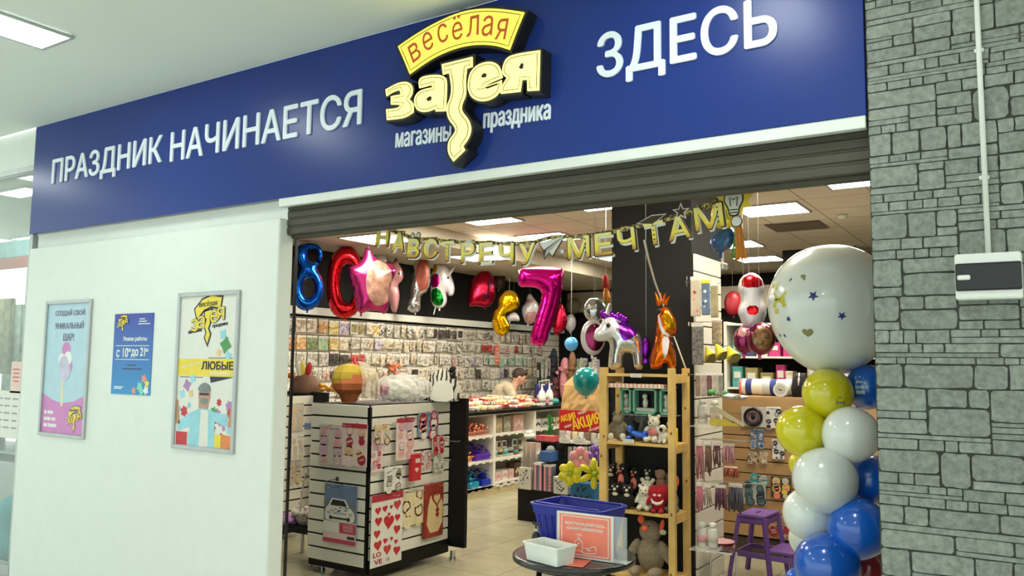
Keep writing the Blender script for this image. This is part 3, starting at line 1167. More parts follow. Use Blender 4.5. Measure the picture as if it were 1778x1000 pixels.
def slats(mb, w, z0, z1, pitch, y=0, m0=0, m1=1, th=.018):
    """horizontal slat board facing -y: boards with dark grooves between"""
    z = z0
    mb.box((0, y + .004, (z0 + z1) / 2), (w, .008, z1 - z0), m1)
    while z < z1 - .005:
        t = min(pitch, z1 - z)
        mb.box((0, y - th / 2, z + t / 2), (w, th, t - .009), m0, bev=.002)
        z += pitch


o = T('slat_wall_panel', 'long white slat panel under the white strip on the shop side wall, holding card packs', 'slat wall', (CW, 9.3, 0), pi / 2)
mb = MB()
slats(mb, 7.5, .15, 2.17, .1, 0)
mb.build('slat_panel', [BOARD, GROOVE], o)
mb = MB()
mb.box((0, -.02, .07), (7.5, .05, .14))
mb.build('plinth', BLACK, o)

PK = {
    'pale grey': printed('print_pale_grey', ((196, 192, 178), (160, 156, 144), (214, 210, 196), (120, 116, 108))),
    'cream': printed('print_cream', ((208, 198, 170), (182, 168, 138), (222, 216, 196), (150, 130, 100))),
    'light beige': printed('print_beige', ((188, 172, 150), (214, 204, 186), (150, 132, 112), (200, 186, 160))),
    'off white spotted': printed('print_spotted', ((216, 212, 200), (216, 212, 200), (70, 66, 62), (200, 196, 186)), 40),
    'dark grey': printed('print_dark', ((58, 52, 50), (96, 88, 84), (40, 36, 36), (160, 152, 140)), 30),
    'dusty pink': printed('print_pink', ((206, 160, 154), (222, 200, 190), (180, 120, 116), (214, 190, 176)), 30),
    'red': printed('print_red', ((178, 46, 50), (150, 34, 40), (210, 120, 110), (180, 50, 50)), 30),
    'green': printed('print_green', ((118, 136, 92), (150, 162, 118), (96, 110, 76), (190, 190, 160)), 34),
    'teal': printed('print_teal', ((100, 160, 136), (130, 184, 160), (196, 200, 160), (80, 140, 130)), 26),
    'mint': printed('print_mint', ((150, 196, 180), (204, 210, 196), (110, 160, 148), (190, 200, 184)), 34),
    'orange brown': printed('print_orange', ((176, 108, 62), (200, 150, 92), (226, 200, 160), (140, 84, 50)), 26),
    'yellow': printed('print_yellow', ((206, 186, 96), (226, 216, 170), (180, 150, 70), (220, 206, 150)), 30),
    'olive': printed('print_olive', ((150, 140, 96), (170, 160, 116), (130, 120, 84), (180, 170, 140)), 22),
    'lilac': printed('print_lilac', ((176, 160, 184), (204, 196, 204), (140, 124, 156), (196, 186, 190)), 30),
}
HOOKM = M('hook_wire', (120, 118, 112), .3, metal=.8, var=0)
WORD = ['first', 'second', 'third', 'fourth', 'fifth', 'sixth', 'seventh', 'eighth', 'ninth', 'tenth', '11th', '12th', '13th', '14th', '15th', '16th', '17th', '18th', '19th', '20th', '21st', '22nd', '23rd', '24th', '25th', '26th', '27th', '28th', '29th', '30th', '31st', '32nd', '33rd', '34th', '35th', '36th', '37th', '38th', '39th', '40th', '41st', '42nd', '43rd', '44th', '45th', '46th', '47th', '48th']
_PM = {}


def pack_mesh(w, h, t, style):
    k = (round(w, 2), round(h, 2), style)
    if k in _PM:
        return k, _PM[k]
    w, h = k[0], k[1]
    mb = MB()
    if style == 0:                       # flat card in a sleeve with a white hanging header
        mb.box((0, -t / 2, -h / 2), (w, t, h), 0, bev=.004)
        mb.box((0, -t / 2 - .001, -.014), (w * .98, t, .026), 1, bev=.002)
    elif style == 1:                     # puffed bag under a folded header
        mb.box((0, -t / 2, -.02), (w, .008, .04), 1, bev=.002)
        mb.ell((0, -t / 2, -h * .56), (w * .5, t * 1.2, h * .46), 0, n=10)
        mb.box((0, -t / 2, -h * .55), (w * .96, .006, h * .86), 0, bev=.002)
    else:                                # card with a window
        mb.box((0, -t / 2, -h / 2), (w, t, h), 1, bev=.003)
        mb.box((0, -t / 2 - .003, -h * .55), (w * .8, t, h * .66), 0, bev=.004)
    mb.cyl((0, .0, -.008), (0, -.03, -.008), .0025, n=6, m=2)
    _PM[k] = mb
    return k, mb


_MESHCACHE = {}


def packet(label, loc, rz, w, h, colour, style, group, t=.012):
    k, mb = pack_mesh(w, h, t, style)
    key = (k, colour)
    if key not in _MESHCACHE:
        ob = mb.build('card_packet', [PK[colour], PAPER, HOOKM], None, loc, rz)
        _MESHCACHE[key] = ob
    else:
        ob = _MESHCACHE[key].copy()
        COL.objects.link(ob)
        ob.location = loc
        ob.rotation_euler = (0, 0, rz)
    return tag(ob, label, 'packet', group)


rc = random.Random(3)
rowz = [2.15, 1.955, 1.76, 1.565, 1.37, 1.18]
rown = ['top row', 'second row', 'third row', 'fourth row', 'fifth row', 'sixth row']
for r, z in enumerate(rowz):
    y = 6.35 + rc.uniform(0, .05)
    k = 0
    while y < 12.4 and k < 48:
        far = y > 10.6
        big = y < 7.6 and r < 3
        w = rc.choice((.15, .16)) if big else rc.choice((.1, .11, .12, .13))
        h = rc.choice((.165, .175)) if big else rc.choice((.14, .15, .16, .17))
        base = ['pale grey', 'light beige', 'cream', 'pale grey', 'off white spotted', 'light beige', 'pale grey']
        col = rc.choice(base)
        if r == 0 and 6.9 < y < 7.2:
            col = 'orange brown'
        elif r == 0 and 7.2 <= y < 7.4:
            col = 'yellow'
        elif r == 0 and 7.6 < y < 7.85:
            col = 'olive'
        elif r == 0 and 9.2 < y < 9.9:
            col = 'dark grey'
        elif r == 1 and 6.5 < y < 6.75:
            col = 'orange brown'
        elif r == 1 and 6.75 < y < 6.95:
            col = 'green'
        elif r == 1 and 6.95 < y < 7.15:
            col = 'teal'
        elif r == 2 and 7.5 < y < 7.8:
            col = 'red'
        elif r == 2 and 7.25 < y < 7.45:
            col = 'dark grey'
        elif r == 3 and 7.2 < y < 7.45:
            col = 'dark grey'
        elif r == 1 and 10.4 < y < 11.6:
            col = rc.choice(('dusty pink', 'red', 'pale grey', 'dusty pink'))
        elif r == 2 and 10.3 < y < 12:
            col = rc.choice(('mint', 'teal', 'pale grey', 'mint'))
        elif rc.random() < .1:
            col = rc.choice(('dusty pink', 'lilac', 'dark grey', 'yellow'))
        packet('%s card packet, %s of the card wall, %s from the doorway' % (col, rown[r], WORD[k]), (CW + .02 + .006 + (rc.uniform(.01, .06) if not big else .01), y + w / 2, z - rc.uniform(0, .015)), pi / 2 + (rc.uniform(-.2, .2) if not big else 0), w, h, col, 0 if big else rc.choice((0, 0, 1, 2)), 'packets on the card wall')
        y += w + rc.uniform(.008, .03)
        k += 1
# the red and white tall sticker sheet on the card wall
p = P(863, 616, X=CW + .1)
mb = MB()
mb.prism(smooth_poly(rect(.15, .33), 2), -.006, 0, 0)
mb.text('15', .08, .09, -.008, -.006, 1, (0, .0), .03)
mb.prism(rect(.1, .012), -.008, -.006, 1, (0, .09))
mb.prism(rect(.1, .012), -.008, -.006, 1, (0, -.09))
S('price_tag_sign', mb, [CORAL, PAPER], 'coral red oval tag sign with white figures hanging before the card wall', 'sign', p, pi / 2)

# ------------------------------------------------------------ gondola display (white slats, black end)
GX0, GX1, GY0, GY1, GB, GT = -4.905, -4.285, 4.685, 5.68, .1, 1.315


def gondola(label, loc, w, d, full=True):
    g = T('display_gondola', label, 'display unit', loc, 0, 'slat gondolas by the doorway')
    x0, x1 = -w, 0
    mb = MB()
    mb.box(((x0 + x1) / 2, d / 2, (GB + GT) / 2), (w - .04, d - .04, GT - GB - .01))
    mb.build('core', BLACK, g)
    mb = MB()
    slats(mb, w - .012, GB + .11, GT, .1, 0, mx0(), 1) if False else None
    z = GB
    hs = [.085] * 3
    mb.box(((x0 + x1) / 2, .012, (GB + GT) / 2), (w - .012, .014, GT - GB), 1)
    n = 12
    ph = (GT - GB) / n
    zz0 = GB
    for k in range(n):
        mb.box(((x0 + x1) / 2 - .004, -.002, zz0 + ph / 2), (w - .02, .02, ph - .015), 0, bev=.002)
        zz0 += ph
    mb.build('front_slat_panel', [BOARD, GROOVE], g)
    mb = MB()
    zz0 = GB + .05
    ph = (GT - zz0) / n
    mb.box((-.012, d / 2, (zz0 + GT) / 2), (.014, d - .012, GT - zz0), 1)
    for k in range(n):
        mb.box((.002, d / 2 + .004, zz0 + ph / 2), (.02, d - .02, ph - .015), 0, bev=.002)
        zz0 += ph
    mb.build('side_slat_panel', [BOARD, GROOVE], g)
    mb = MB()
    mb.box((0, -.002, (GB + GT) / 2 - .03), (.022, .022, GT - GB + .02))
    mb.build('corner_strip', BLACK, g)
    mb = MB()
    mb.box((-w / 2 + .06, d + .02, (GB + GT) / 2 + .01), (w + .24, .04, GT - GB + .03), bev=.003)
    mb.build('end_panel', BLACK, g)
    mb = MB()
    mb.box((-w / 2, d / 2, GB - .02), (w - .02, d - .01, .05))
    mb.box((.012, d / 2, GB + .0), (.024, d - .02, .1))
    mb.build('base', BLACK, g)
    for fx, fy in ((-w + .06, .1), (-.06, .1), (-w + .06, d - .05), (.08, d - .02)):
        mb = MB()
        mb.cyl((fx, fy, .012), (fx, fy, GB - .03), .022)
        mb.cyl((fx, fy, 0), (fx, fy, .014), .03)
        mb.build('foot', CHROME, g)
    return g


def mx0():
    return 0


g1 = gondola('white slat gondola with black end panel, right inside the doorway, heart poster on its side', (GX1, GY0, 0), GX1 - GX0, GY1 - GY0)


def hook(g, x, y, z, rz, L=.14):
    mb = MB()
    mb.tube([(0, .0, 0), (0, -L, 0), (0, -L - .01, .012)], .003, 6)
    mb.box((0, -.004, 0), (.03, .006, .03), bev=.002)
    h = mb.build('hook', CHROME, g)
    h.location = Vector((x, y, z)) - Vector(g.location)
    h.rotation_euler = (0, 0, rz)


def pcard(px0, py0, px1, py1, face, label, builder, off=.03, name='card_packet', cat='packet', group=None, g=None):
    """hang a card traced by its top-left and bottom-right pixels on a gondola face"""
    if face == 'F':
        a, b2 = P(px0, py0, Y=GY0 - off), P(px1, py1, Y=GY0 - off)
        w, h = b2.x - a.x, a.z - b2.z
        loc, rz = ((a.x + b2.x) / 2, GY0 - off, (a.z + b2.z) / 2), 0
    else:
        a, b2 = P(px0, py0, X=GX1 + off), P(px1, py1, X=GX1 + off)
        w, h = b2.y - a.y, a.z - b2.z
        loc, rz = (GX1 + off, (a.y + b2.y) / 2, (a.z + b2.z) / 2), pi / 2
    o = T(name, label, cat, loc, rz, group)
    builder(o, w, h)
    if g:
        top = loc[2] + h / 2 - .012
        if face == 'F':
            hook(g, loc[0], GY0 - .012, top, 0)
        else:
            hook(g, GX1 + .012, loc[1], top, pi / 2)
    return o


def sheet(cols, head=None, headh=.1, t=.006):
    def f(o, w, h):
        mb = MB()
        mb.box((0, t / 2, 0), (w, t, h), bev=.002)
        mb.build('card', cols, o)
        if head:
            mb = MB()
            mb.box((0, -.0015, h / 2 - h * headh / 2), (w, .003, h * headh))
            mb.build('header', head, o)
    return f


CLIPP = M('clear_bag', (236, 232, 222), .15, alpha=.45, var=.02, coat=.5)


def stickers(base, inks, seed, head=None):
    def f(o, w, h):
        sheet(base, head)(o, w, h)
        r2 = random.Random(seed)
        mb = MB()
        for k in range(4):
            for j in range(2):
                x, z = (-.25 + .5 * j) * w + r2.uniform(-.015, .015), h * (.28 - .22 * k) + r2.uniform(-.015, .015)
                R2 = w * r2.uniform(.15, .22)
                mb.prism(circ(R2, 16), -.002, 0, r2.randrange(len(inks)), (x, z))
                mb.prism(circ(R2 * .7, 16), -.003, -.002, r2.randrange(len(inks)), (x, z))
                mb.prism(rect(R2 * 1.1, R2 * .25), -.004, -.003, r2.randrange(len(inks)), (x, z), 1, .3)
        mb.prism(rect(w * .7, h * .02), -.002, 0, 0, (0, h * .4))
        mb.build('stickers', inks, o)
    return f


ROSE = M('rose_ink', (214, 158, 164), .5, var=.05)
CRIM = M('crimson_ink', (170, 44, 60), .5, var=.05)
SAND = M('sand_ink', (214, 190, 140), .5, var=.05)
LIL = M('lilac_ink', (192, 168, 184), .5, var=.05)
PALEP = M('pale_pink_card', (222, 200, 192), .5, var=.03)
GREYC = M('grey_card', (196, 190, 178), .5, var=.03)
pcard(556, 735, 594, 809, 'F', 'pale sticker sheet with grey lilac rosettes, left one on the gondola front', stickers(GREYC, [ROSE, LIL, GREYC, LIL], 1), .03, 'sticker_sheet', 'sticker sheet', 'sticker sheets', g1)
pcard(595, 734, 636, 812, 'F', 'pink sticker sheet with crimson header, right one on the gondola front', stickers(PALEP, [ROSE, SAND, PALEP, CRIM], 2, CRIM), .04, 'sticker_sheet', 'sticker sheet', 'sticker sheets', g1)


def carposter(o, w, h):
    sheet(M('blue_photo_card', (110, 130, 160), .35, var=.08), None)(o, w, h)
    mb = MB()
    mb.prism(rect(w * .98, h * .2), -.001, 0, 4, (0, h * .08))
    mb.prism(rect(w, h * .37), -.0015, 0, 2, (0, -h * .315))
    mb.prism(rect(w * .5, h * .17), -.0025, -.0015, 3, (w * .25, -h * .23))
    mb.prism(rect(w * .5, h * .17), -.0025, -.0015, 0, (-w * .25, -h * .23))
    mb.prism(rect(w, h * .07), -.0025, -.0015, 3, (0, -h * .46))
    mb.prism(rect(w * .22, h * .05), -.0032, -.0025, 1, (w * .36, -h * .38))
    for k in range(4):
        mb.prism(rect(w * .3, h * .008), -.0032, -.0025, 0, (w * .27, -h * (.18 + .03 * k)))
    mb.build('printed_panel', [PAPER, DKTXT, PALEP, M('pink_red_ink', (190, 70, 96), .5, var=.03), M('asphalt_ink', (120, 124, 124), .5, var=.1)], o)
    mb = MB()
    a, b2 = w * .46, h * .2
    mb.prism(smooth_poly([(-a, -.4 * b2), (-a * .92, .1 * b2), (-a * .75, .35 * b2), (a * .6, .3 * b2), (a * .95, -.1 * b2), (a, -.7 * b2), (a * .85, -b2), (-a * .85, -b2), (-a, -.8 * b2)], 1), -.003, -.001, 0, (0, h * .07))
    mb.prism([(-a * .78, .3 * b2), (-a * .55, .95 * b2), (a * .35, .9 * b2), (a * .62, .28 * b2)], -.003, -.001, 0, (0, h * .07))
    mb.prism([(-a * .64, .36 * b2), (-a * .48, .84 * b2), (a * .28, .8 * b2), (a * .48, .34 * b2)], -.004, -.003, 1, (0, h * .07))
    mb.prism(rect(a * 1.1, b2 * .16), -.004, -.003, 1, (0, h * .07 - b2 * .72))
    mb.prism(rect(a * .9, b2 * .22), -.004, -.003, 2, (0, h * .07 - b2 * .3))
    for s in (-1, 1):
        mb.prism(circ(a * .14, 14, 0, 0, b2 * .14), -.0045, -.003, 2, (s * a * .72, h * .07 - b2 * .3))
        mb.prism(circ(a * .1, 14), -.0045, -.003, 1, (s * a * .6, h * .07 - b2 * .72))
    for k in range(7):
        mb.prism(rect(a * .22, b2 * .08), -.0045, -.003, 3, (rs.uniform(-.6, .5) * a, h * .07 + rs.uniform(-.15, .25) * b2), 1, rs.uniform(-.5, .5))
    mb.build('printed_car', [PAPER, M('tyre_ink', (40, 44, 48), .5, var=0), M('lamp_ink', (178, 184, 186), .4, var=0), M('decal_ink', (110, 120, 128), .4, var=0)], o)


pcard(564, 838, 617, 949, 'F', 'pack with a white rally car picture over a pink panel on the gondola front', carposter, .03, 'car_picture_pack', 'packet', None, g1)
hook(g1, P(590, 832, Y=GY0 - .01).x - .02, GY0 - .012, P(590, 832, Y=GY0 - .01).z, 0, .12)


def hearts(o, w, h):
    sheet(PAPER, CRIM, .1)(o, w, h)
    mb = MB()
    for x, z, s in ((-.3, .27, .09), (-.08, .28, .08), (.12, .29, .05), (.32, .3, .12), (.05, .19, .05), (-.28, .12, .11), (.05, .08, .17), (.33, .12, .09), (-.32, -.05, .1), (.32, -.05, .11), (-.28, -.21, .12), (.15, -.16, .05), (.3, -.22, .06), (.02, -.3, .12), (.33, -.35, .11), (-.05, -.17, .07)):
        mb.prism(heart(s * w * 1.05), -.002, 0, 0 if (x * 10 + z * 10) % 3 > .6 else 2, (x * w, z * h), 1, rs.uniform(-.2, .2))
    mb.text('LO', w * .24, h * .065, -.002, 0, 1, (-w * .3, -h * .33), .03)
    mb.text('VE', w * .24, h * .065, -.002, 0, 1, (-w * .26, -h * .43), .03)
    mb.text('UK', w * .14, h * .05, -.002, 0, 3, (w * .05, -h * .43), .03)
    mb.build('hearts', [RED, CRIM, M('brick_heart', (196, 60, 60), .5, var=.03), LIL], o)


pcard(646, 861, 697, 972, 'R', 'white pack printed with red hearts and LOVE, low on the gondola side', hearts, .045, 'heart_pack', 'packet', None, g1)
pcard(652, 735, 676, 770, 'R', 'small clear pouch with a brown print, top of the gondola side by the corner', stickers(PALEP, [SAND, GREYC, M('brown_ink', (120, 90, 60), .5)], 4), .06, 'clear_pouch', 'packet', None, g1)
pcard(646, 768, 664, 818, 'R', 'narrow pink packet under the clear pouch by the gondola corner', stickers(PALEP, [ROSE, CRIM, LIL], 5, ROSE), .05, 'narrow_packet', 'packet', None, g1)
pcard(689, 727, 718, 796, 'R', 'tall pink sticker sheet with red header on the gondola side', stickers(PALEP, [ROSE, SAND, LIL, PALEP], 6, CRIM), .06, 'sticker_sheet', 'sticker sheet', 'sticker sheets', g1)
pcard(727, 717, 761, 756, 'R', 'blue square card with a speckled red bouquet on the gondola side', stickers(M('steel_blue_card', (112, 146, 166), .5, var=.05), [CRIM, PALEP, PAPER, ROSE], 7), .03, 'square_card', 'packet', None, g1)
pcard(751, 759, 772, 785, 'R', 'little red bagged charm on the long hook beside the black end panel', stickers(CLIPP, [CRIM, ROSE, RED], 8), .05, 'bagged_charm', 'packet', None, g1)


def box3(m, d):
    def f(o, w, h):
        mb = MB()
        mb.box((0, 0, 0), (w, d, h), bev=.004)
        mb.build('box', m, o)
        mb = MB()
        mb.box((w * .1, -d / 2 - .001, h * .25), (w * .5, .002, h * .16))
        mb.prism(heart(w * .2), -d / 2 - .003, -d / 2, 0, (0, -h * .1))
        mb.build('printed_label', PALEP, o)
    return f


pcard(713, 789, 728, 833, 'R', 'slim red box hanging in the middle of the gondola side', box3(RED, .035), .06, 'slim_red_box', 'box', None, g1)
pcard(729, 785, 748, 811, 'R', 'clear packet with pink bows beside the slim red box', stickers(CLIPP, [ROSE, PALEP, CRIM], 10), .05, 'bow_packet', 'packet', None, g1)
pcard(668, 812, 698, 848, 'R', 'white paper tag packet with a silver heart, mid height on the gondola side', stickers(PAPER, [GREYC, PAPER, M('silver_ink', (170, 166, 158), .3, metal=.4)], 11), .06, 'tag_packet', 'packet', None, g1)
pcard(753, 797, 770, 818, 'R', 'small clear packet with a white label by the end panel', stickers(CLIPP, [PAPER, GREYC, PAPER], 12), .04, 'label_packet', 'packet', None, g1)
pcard(698, 851, 735, 907, 'R', 'cream napkin pack with brown teapots, between the heart pack and the tall bag', stickers(CREAM, [M('brown_print', (120, 84, 60), .5), CREAM, CREAM, CREAM], 13, GREYC), .035, 'napkin_pack', 'packet', None, g1)


def tallbag(o, w, h):
    mb = MB()
    mb.box((0, 0, 0), (w, .03, h), bev=.01)
    mb.build('bag', M('rust_print', (150, 50, 34), .45, var=.2), o)
    mb = MB()
    mb.prism(smooth_poly([(-w * .42, -h * .4), (w * .42, -h * .4), (w * .45, h * .25), (0, h * .32), (-w * .3, h * .25)], 1), -.0165, -.015, 0)
    for s in (1, .62):
        mb.prism(heart(w * .3 * s), -.017 - .001 * (1 - s), -.0165, 1 if s == 1 else 0, (w * .12, h * .2))
    mb.prism(rect(w * .07, h * .1), -.0175, -.0165, 1, (w * .14, h * .06), 1, .3)
    for z in (-.02, -.1):
        mb.prism(heart(w * .1), -.0175, -.0165, 1, (w * .15, z * h))
    mb.build('printed_panel', [SAND, M('rust_ink', (140, 44, 30), .5, var=.05)], o)


pcard(736, 842, 767, 928, 'R', 'tall rust and cream gift bag with a swirled heart, at the black end panel', tallbag, .035, 'gift_bag', 'bag', None, g1)
hook(g1, GX1 + .012, P(700, 790, X=GX1).y, P(655, 728, X=GX1).z, pi / 2, .2)
hook(g1, GX1 + .012, P(762, 762, X=GX1).y, P(762, 764, X=GX1).z, pi / 2, .2)

# second gondola farther back, mostly hidden, with its own packets and basket
g2 = gondola('second white slat gondola with black end, behind the first and next to the white wall', (-6.05, 5.2, 0), .62, .62)
g2.location = (-5.93, 5.05, 0)
for px0, py0, px1, py1, l, s in ((503, 700, 526, 748, 'grey bagged packet, upper one on the hidden gondola behind the doorway edge', GREYC), (507, 757, 527, 797, 'white tag card with a leaf drawing on the hidden gondola', PAPER), (500, 800, 524, 835, 'small clear packet low on the hidden gondola by the doorway edge', CLIPP)):
    a, b2 = P(px0, py0, X=-5.91), P(px1, py1, X=-5.91)
    o = T('hanging_packet', l, 'packet', ((a + b2) / 2), pi / 2)
    w, h = b2.y - a.y, a.z - b2.z
    stickers(s, [GREYC, SAND, GREYC], int(px0 + py0))(o, w, h)
    hook(g2, -5.94, (a.y + b2.y) / 2, a.z - .01, pi / 2, .1)
p = P(538, 740, X=-5.75)
mb = MB()
mb.box((0, 0, 0), (.1, .01, .06), bev=.003)
mb.cyl((-.05, .01, .02), (.12, .01, .035), .003, n=6, m=1)
S('blue_tag', mb, [M('steel_blue_tag', (110, 130, 160), .5), CHROME], 'blue paper tag on a bent wire before the black end panel of the hidden gondola', 'tag', p, .6)
# wicker basket on a black stand
q = P(520, 905, Y=4.85)
st = T('basket_stand', 'low black stand under the white basket beside the doorway edge', 'stand', (q.x, 4.95, 0))
mb = MB()
mb.box((0, 0, .27), (.5, .34, .05), bev=.006)
mb.build('top', BLACK, st)
for sx in (-1, 1):
    for sy in (-1, 1):
        mb = MB()
        mb.cyl((sx * .2, sy * .13, 0), (sx * .2, sy * .13, .25), .016)
        mb.build('leg', CHROME, st)
bk = T('flower_basket', 'white woven basket with a tall flowered hoop handle', 'basket', (q.x + .03, 4.95, .295))
WICK = M('white_wicker', (214, 206, 196), .6, var=.12, scale=60, bump=.6, bscale=90)
mb = MB()
mb.lathe([(.10, 0), (.11, .002), (.125, .05), (.14, .10), (.145, .105), (.135, .105), (.12, .05), (.1, .01), (.001, .01)], 28)
for k in range(14):
    a = 2 * pi * k / 14
    mb.ell((.145 * cos(a), .145 * sin(a), .1), .022, n=8)
mb.build('bowl', WICK, bk)
mb = MB()
arch = [(.13 * cos(t), 0, .1 + .36 * sin(t)) for t in np.linspace(0, pi, 22)]
mb.tube(arch, .008, 8)
for p in arch[::2]:
    mb.ell((p[0], p[1] - .006, p[2]), .014, n=8)
mb.build('handle', WICK, bk)
LILAC = M('lilac_petals', (186, 132, 196), .6, var=.15, scale=40)
mb = MB()
for k in range(26):
    a, rr = rs.uniform(0, 2 * pi), rs.uniform(0, .1)
    mb.ell((rr * cos(a), rr * sin(a), rs.uniform(0, .055)), (.035, .035, .018), 0, (rs.uniform(-.8, .8), rs.uniform(-.8, .8), 0), 8)
S('lilac_flowers', mb, LILAC, 'bunch of lilac fabric flowers lying left of the white basket', 'flowers', (q.x - .12, 4.86, .295))

# ------------------------------------------------------------ goods lying on top of the first gondola
GTOP = GT + .003
# orange headdress form with yellow cap and tulle veil
c = P(607, 660, Y=4.87)
o = T('wig_head', 'orange hat form with yellow cap standing on the near end of the gondola', 'hat', (c.x, c.y, GTOP))
mb = MB()
mb.lathe([(.06, 0), (.07, .03), (.085, .06), (.13, .1), (.14, .15), (.12, .22), (.08, .28), (.001, .3)], 10, sm=False)
mb.build('form', M('terracotta_felt', (196, 110, 62), .8, var=.1), o)
mb = MB()
mb.lathe([(.135, .14), (.137, .19), (.125, .24), (.085, .29), (.001, .31)], 10, c=(-.01, 0, 0), sm=False)
mb.build('cap', M('mustard_felt', (190, 166, 56), .8, var=.12), o)
VEIL = M('tulle_veil', (232, 224, 200), .7, alpha=.38, var=.2, scale=40)
mb = MB()
vs, fs = [], []
nk = 22
for i in range(12):
    t = i / 11
    for k in range(nk):
        a = -.5 + 2.5 * k / (nk - 1)
        rr = .05 + .13 * math.sin(min(1, t * 1.5) * pi / 2) + .012 * sin(k * 2.1) * t
        vs.append((.05 + rr * cos(a) * 1.05, rr * sin(a) * 1.0, .325 - .3 * t ** 1.6))
for i in range(11):
    for k in range(nk - 1):
        fs.append([i * nk + k, i * nk + k + 1, (i + 1) * nk + k + 1, (i + 1) * nk + k])
mb.add(vs, fs, 0, True)
mb.build('veil', VEIL, o)
# bagged costume
c = P(696, 670, Y=5.12)
o = T('bagged_costume', 'crumpled clear bag with a rolled grey costume and pink round end on the gondola top', 'bag', (c.x, c.y + .03, GTOP), 1.25)
mb = MB()
mb.cyl((-.17, 0, .1), (.12, 0, .1), .085, .09, 18)
mb.build('roll', M('grey_white_fur', (222, 220, 212), .8, var=.2, scale=30), o)
mb = MB()
mb.ell((-.175, 0, .1), (.02, .055, .055), 0)
mb.build('pink_end', M('magenta_felt', (190, 70, 120), .7), o)
mb = MB()
vs, fs = [], []
rb = random.Random(8)
n1, n2 = 18, 22
for i in range(n1):
    t = i / (n1 - 1)
    x = -.24 + .5 * t
    R2 = .12 * math.sin(pi * min(1, max(0, .08 + .9 * t))) ** .4
    for k in range(n2):
        a = 2 * pi * k / n2
        r3 = R2 * (1 + rb.uniform(-.16, .2))
        vs.append((x, r3 * 1.15 * cos(a), max(.002, .105 + r3 * sin(a) * .95)))
for i in range(n1 - 1):
    for k in range(n2):
        l = (k + 1) % n2
        fs.append([i * n2 + k, i * n2 + l, (i + 1) * n2 + l, (i + 1) * n2 + k])
mb.add(vs, fs, 0, False)
mb.build('clear_bag', M('crumpled_film', (244, 244, 240), .1, alpha=.34, var=.08, scale=25, bump=.4, bscale=40), o)
# zebra hat
c = P(770, 670, Y=5.56)
ZEB = bpy.data.materials.new('zebra_plush')
ZEB.use_nodes = True
nt = ZEB.node_tree
wv = nt.nodes.new('ShaderNodeTexWave')
wv.inputs['Scale'].default_value = 9
wv.inputs['Distortion'].default_value = 5
tc = nt.nodes.new('ShaderNodeTexCoord')
nt.links.new(tc.outputs['Object'], wv.inputs['Vector'])
rp = nt.nodes.new('ShaderNodeValToRGB')
rp.color_ramp.interpolation = 'CONSTANT'
rp.color_ramp.elements[0].color = lin((30, 30, 28))
rp.color_ramp.elements[1].position = .3
rp.color_ramp.elements[1].color = lin((206, 202, 190))
nt.links.new(wv.outputs['Fac'], rp.inputs[0])
nt.links.new(rp.outputs[0], nt.nodes['Principled BSDF'].inputs['Base Color'])
nt.nodes['Principled BSDF'].inputs['Roughness'].default_value = .9
o = T('zebra_hat', 'zebra striped plush hat with black pompom on the far end of the gondola top', 'hat', (c.x, c.y, GTOP), .5)
mb = MB()
mb.lathe([(.13, 0), (.14, .03), (.135, .13), (.11, .21), (.06, .26), (.001, .27)], 20)
mb.ell((-.11, .0, .09), (.06, .08, .05), 0, (0, -.5, 0), 14)
mb.build('hat', ZEB, o)
mb = MB()
for k in range(20):
    a, t = rs.uniform(0, 2 * pi), rs.uniform(0, pi)
    mb.ell((.09 + .04 * sin(t) * cos(a), -.06 + .04 * sin(t) * sin(a), .24 + .035 * cos(t)), .018, n=6)
mb.build('pompom', BLACKWALL, o)
mb = MB()
mb.prism(smooth_poly([(-.09, 0), (.11, 0), (.1, .12), (.06, .18), (-.05, .17), (-.08, .08)], 1), -.14, -.125)
mb.build('paper_flap', PAPER, o)
# parrot hat on the hidden gondola
c = P(530, 690, X=-6.1)
o = T('turkey_hat', 'brown bird shaped hat with orange beak and red and white feathers on the hidden gondola', 'hat', (c.x, c.y, GTOP), .7)
mb = MB()
mb.lathe([(.15, 0), (.16, .03), (.14, .1), (.1, .17), (.04, .2), (.001, .205)], 18)
mb.build('cap', M('brown_plush', (112, 82, 66), .9, var=.15), o)
mb = MB()
mb.cyl((-.1, -.05, .17), (-.26, -.07, .2), .04, .004, 12)
mb.build('beak', M('orange_felt', (206, 110, 50), .8), o)
for x, ang, m, L in ((-.06, -.25, PAPER, .14), (-.03, -.05, YEL, .12), (.03, .2, RED, .12)):
    mb = MB()
    mb.ell((x, -.06, .24), (.032, .012, L * .6), 0, (0, ang, 0), 12)
    mb.build('feather', m, o)
mb = MB()
for k in range(14):
    mb.ell((.17 + rs.uniform(-.08, .1), -.02 + rs.uniform(-.05, .05), .04 + rs.uniform(0, .06)), (.03, .03, .02), 0, (rs.uniform(-1, 1), rs.uniform(-1, 1), 0), 8)
S('yellow_flowers', mb, M('amber_petals', (216, 160, 56), .7, var=.2, scale=40), 'small bunch of amber fabric flowers beside the bird hat', 'flowers', (c.x + .12, c.y - .05, GTOP), .7)
p = P(685, 640, X=-7.3)
mb = MB()
for k in range(16):
    mb.ell((rs.uniform(-.12, .12), rs.uniform(-.03, .03), rs.uniform(-.06, .06)), (.045, .02, .02), 0, (0, rs.uniform(-1, 1), 0), 8)
S('orange_bow_pack', mb, M('orange_ribbon', (216, 120, 80), .5, var=.25, scale=40), 'orange and white ribbon bundle sticking out of the card wall behind the clear bag', 'ribbon', p, pi / 2)
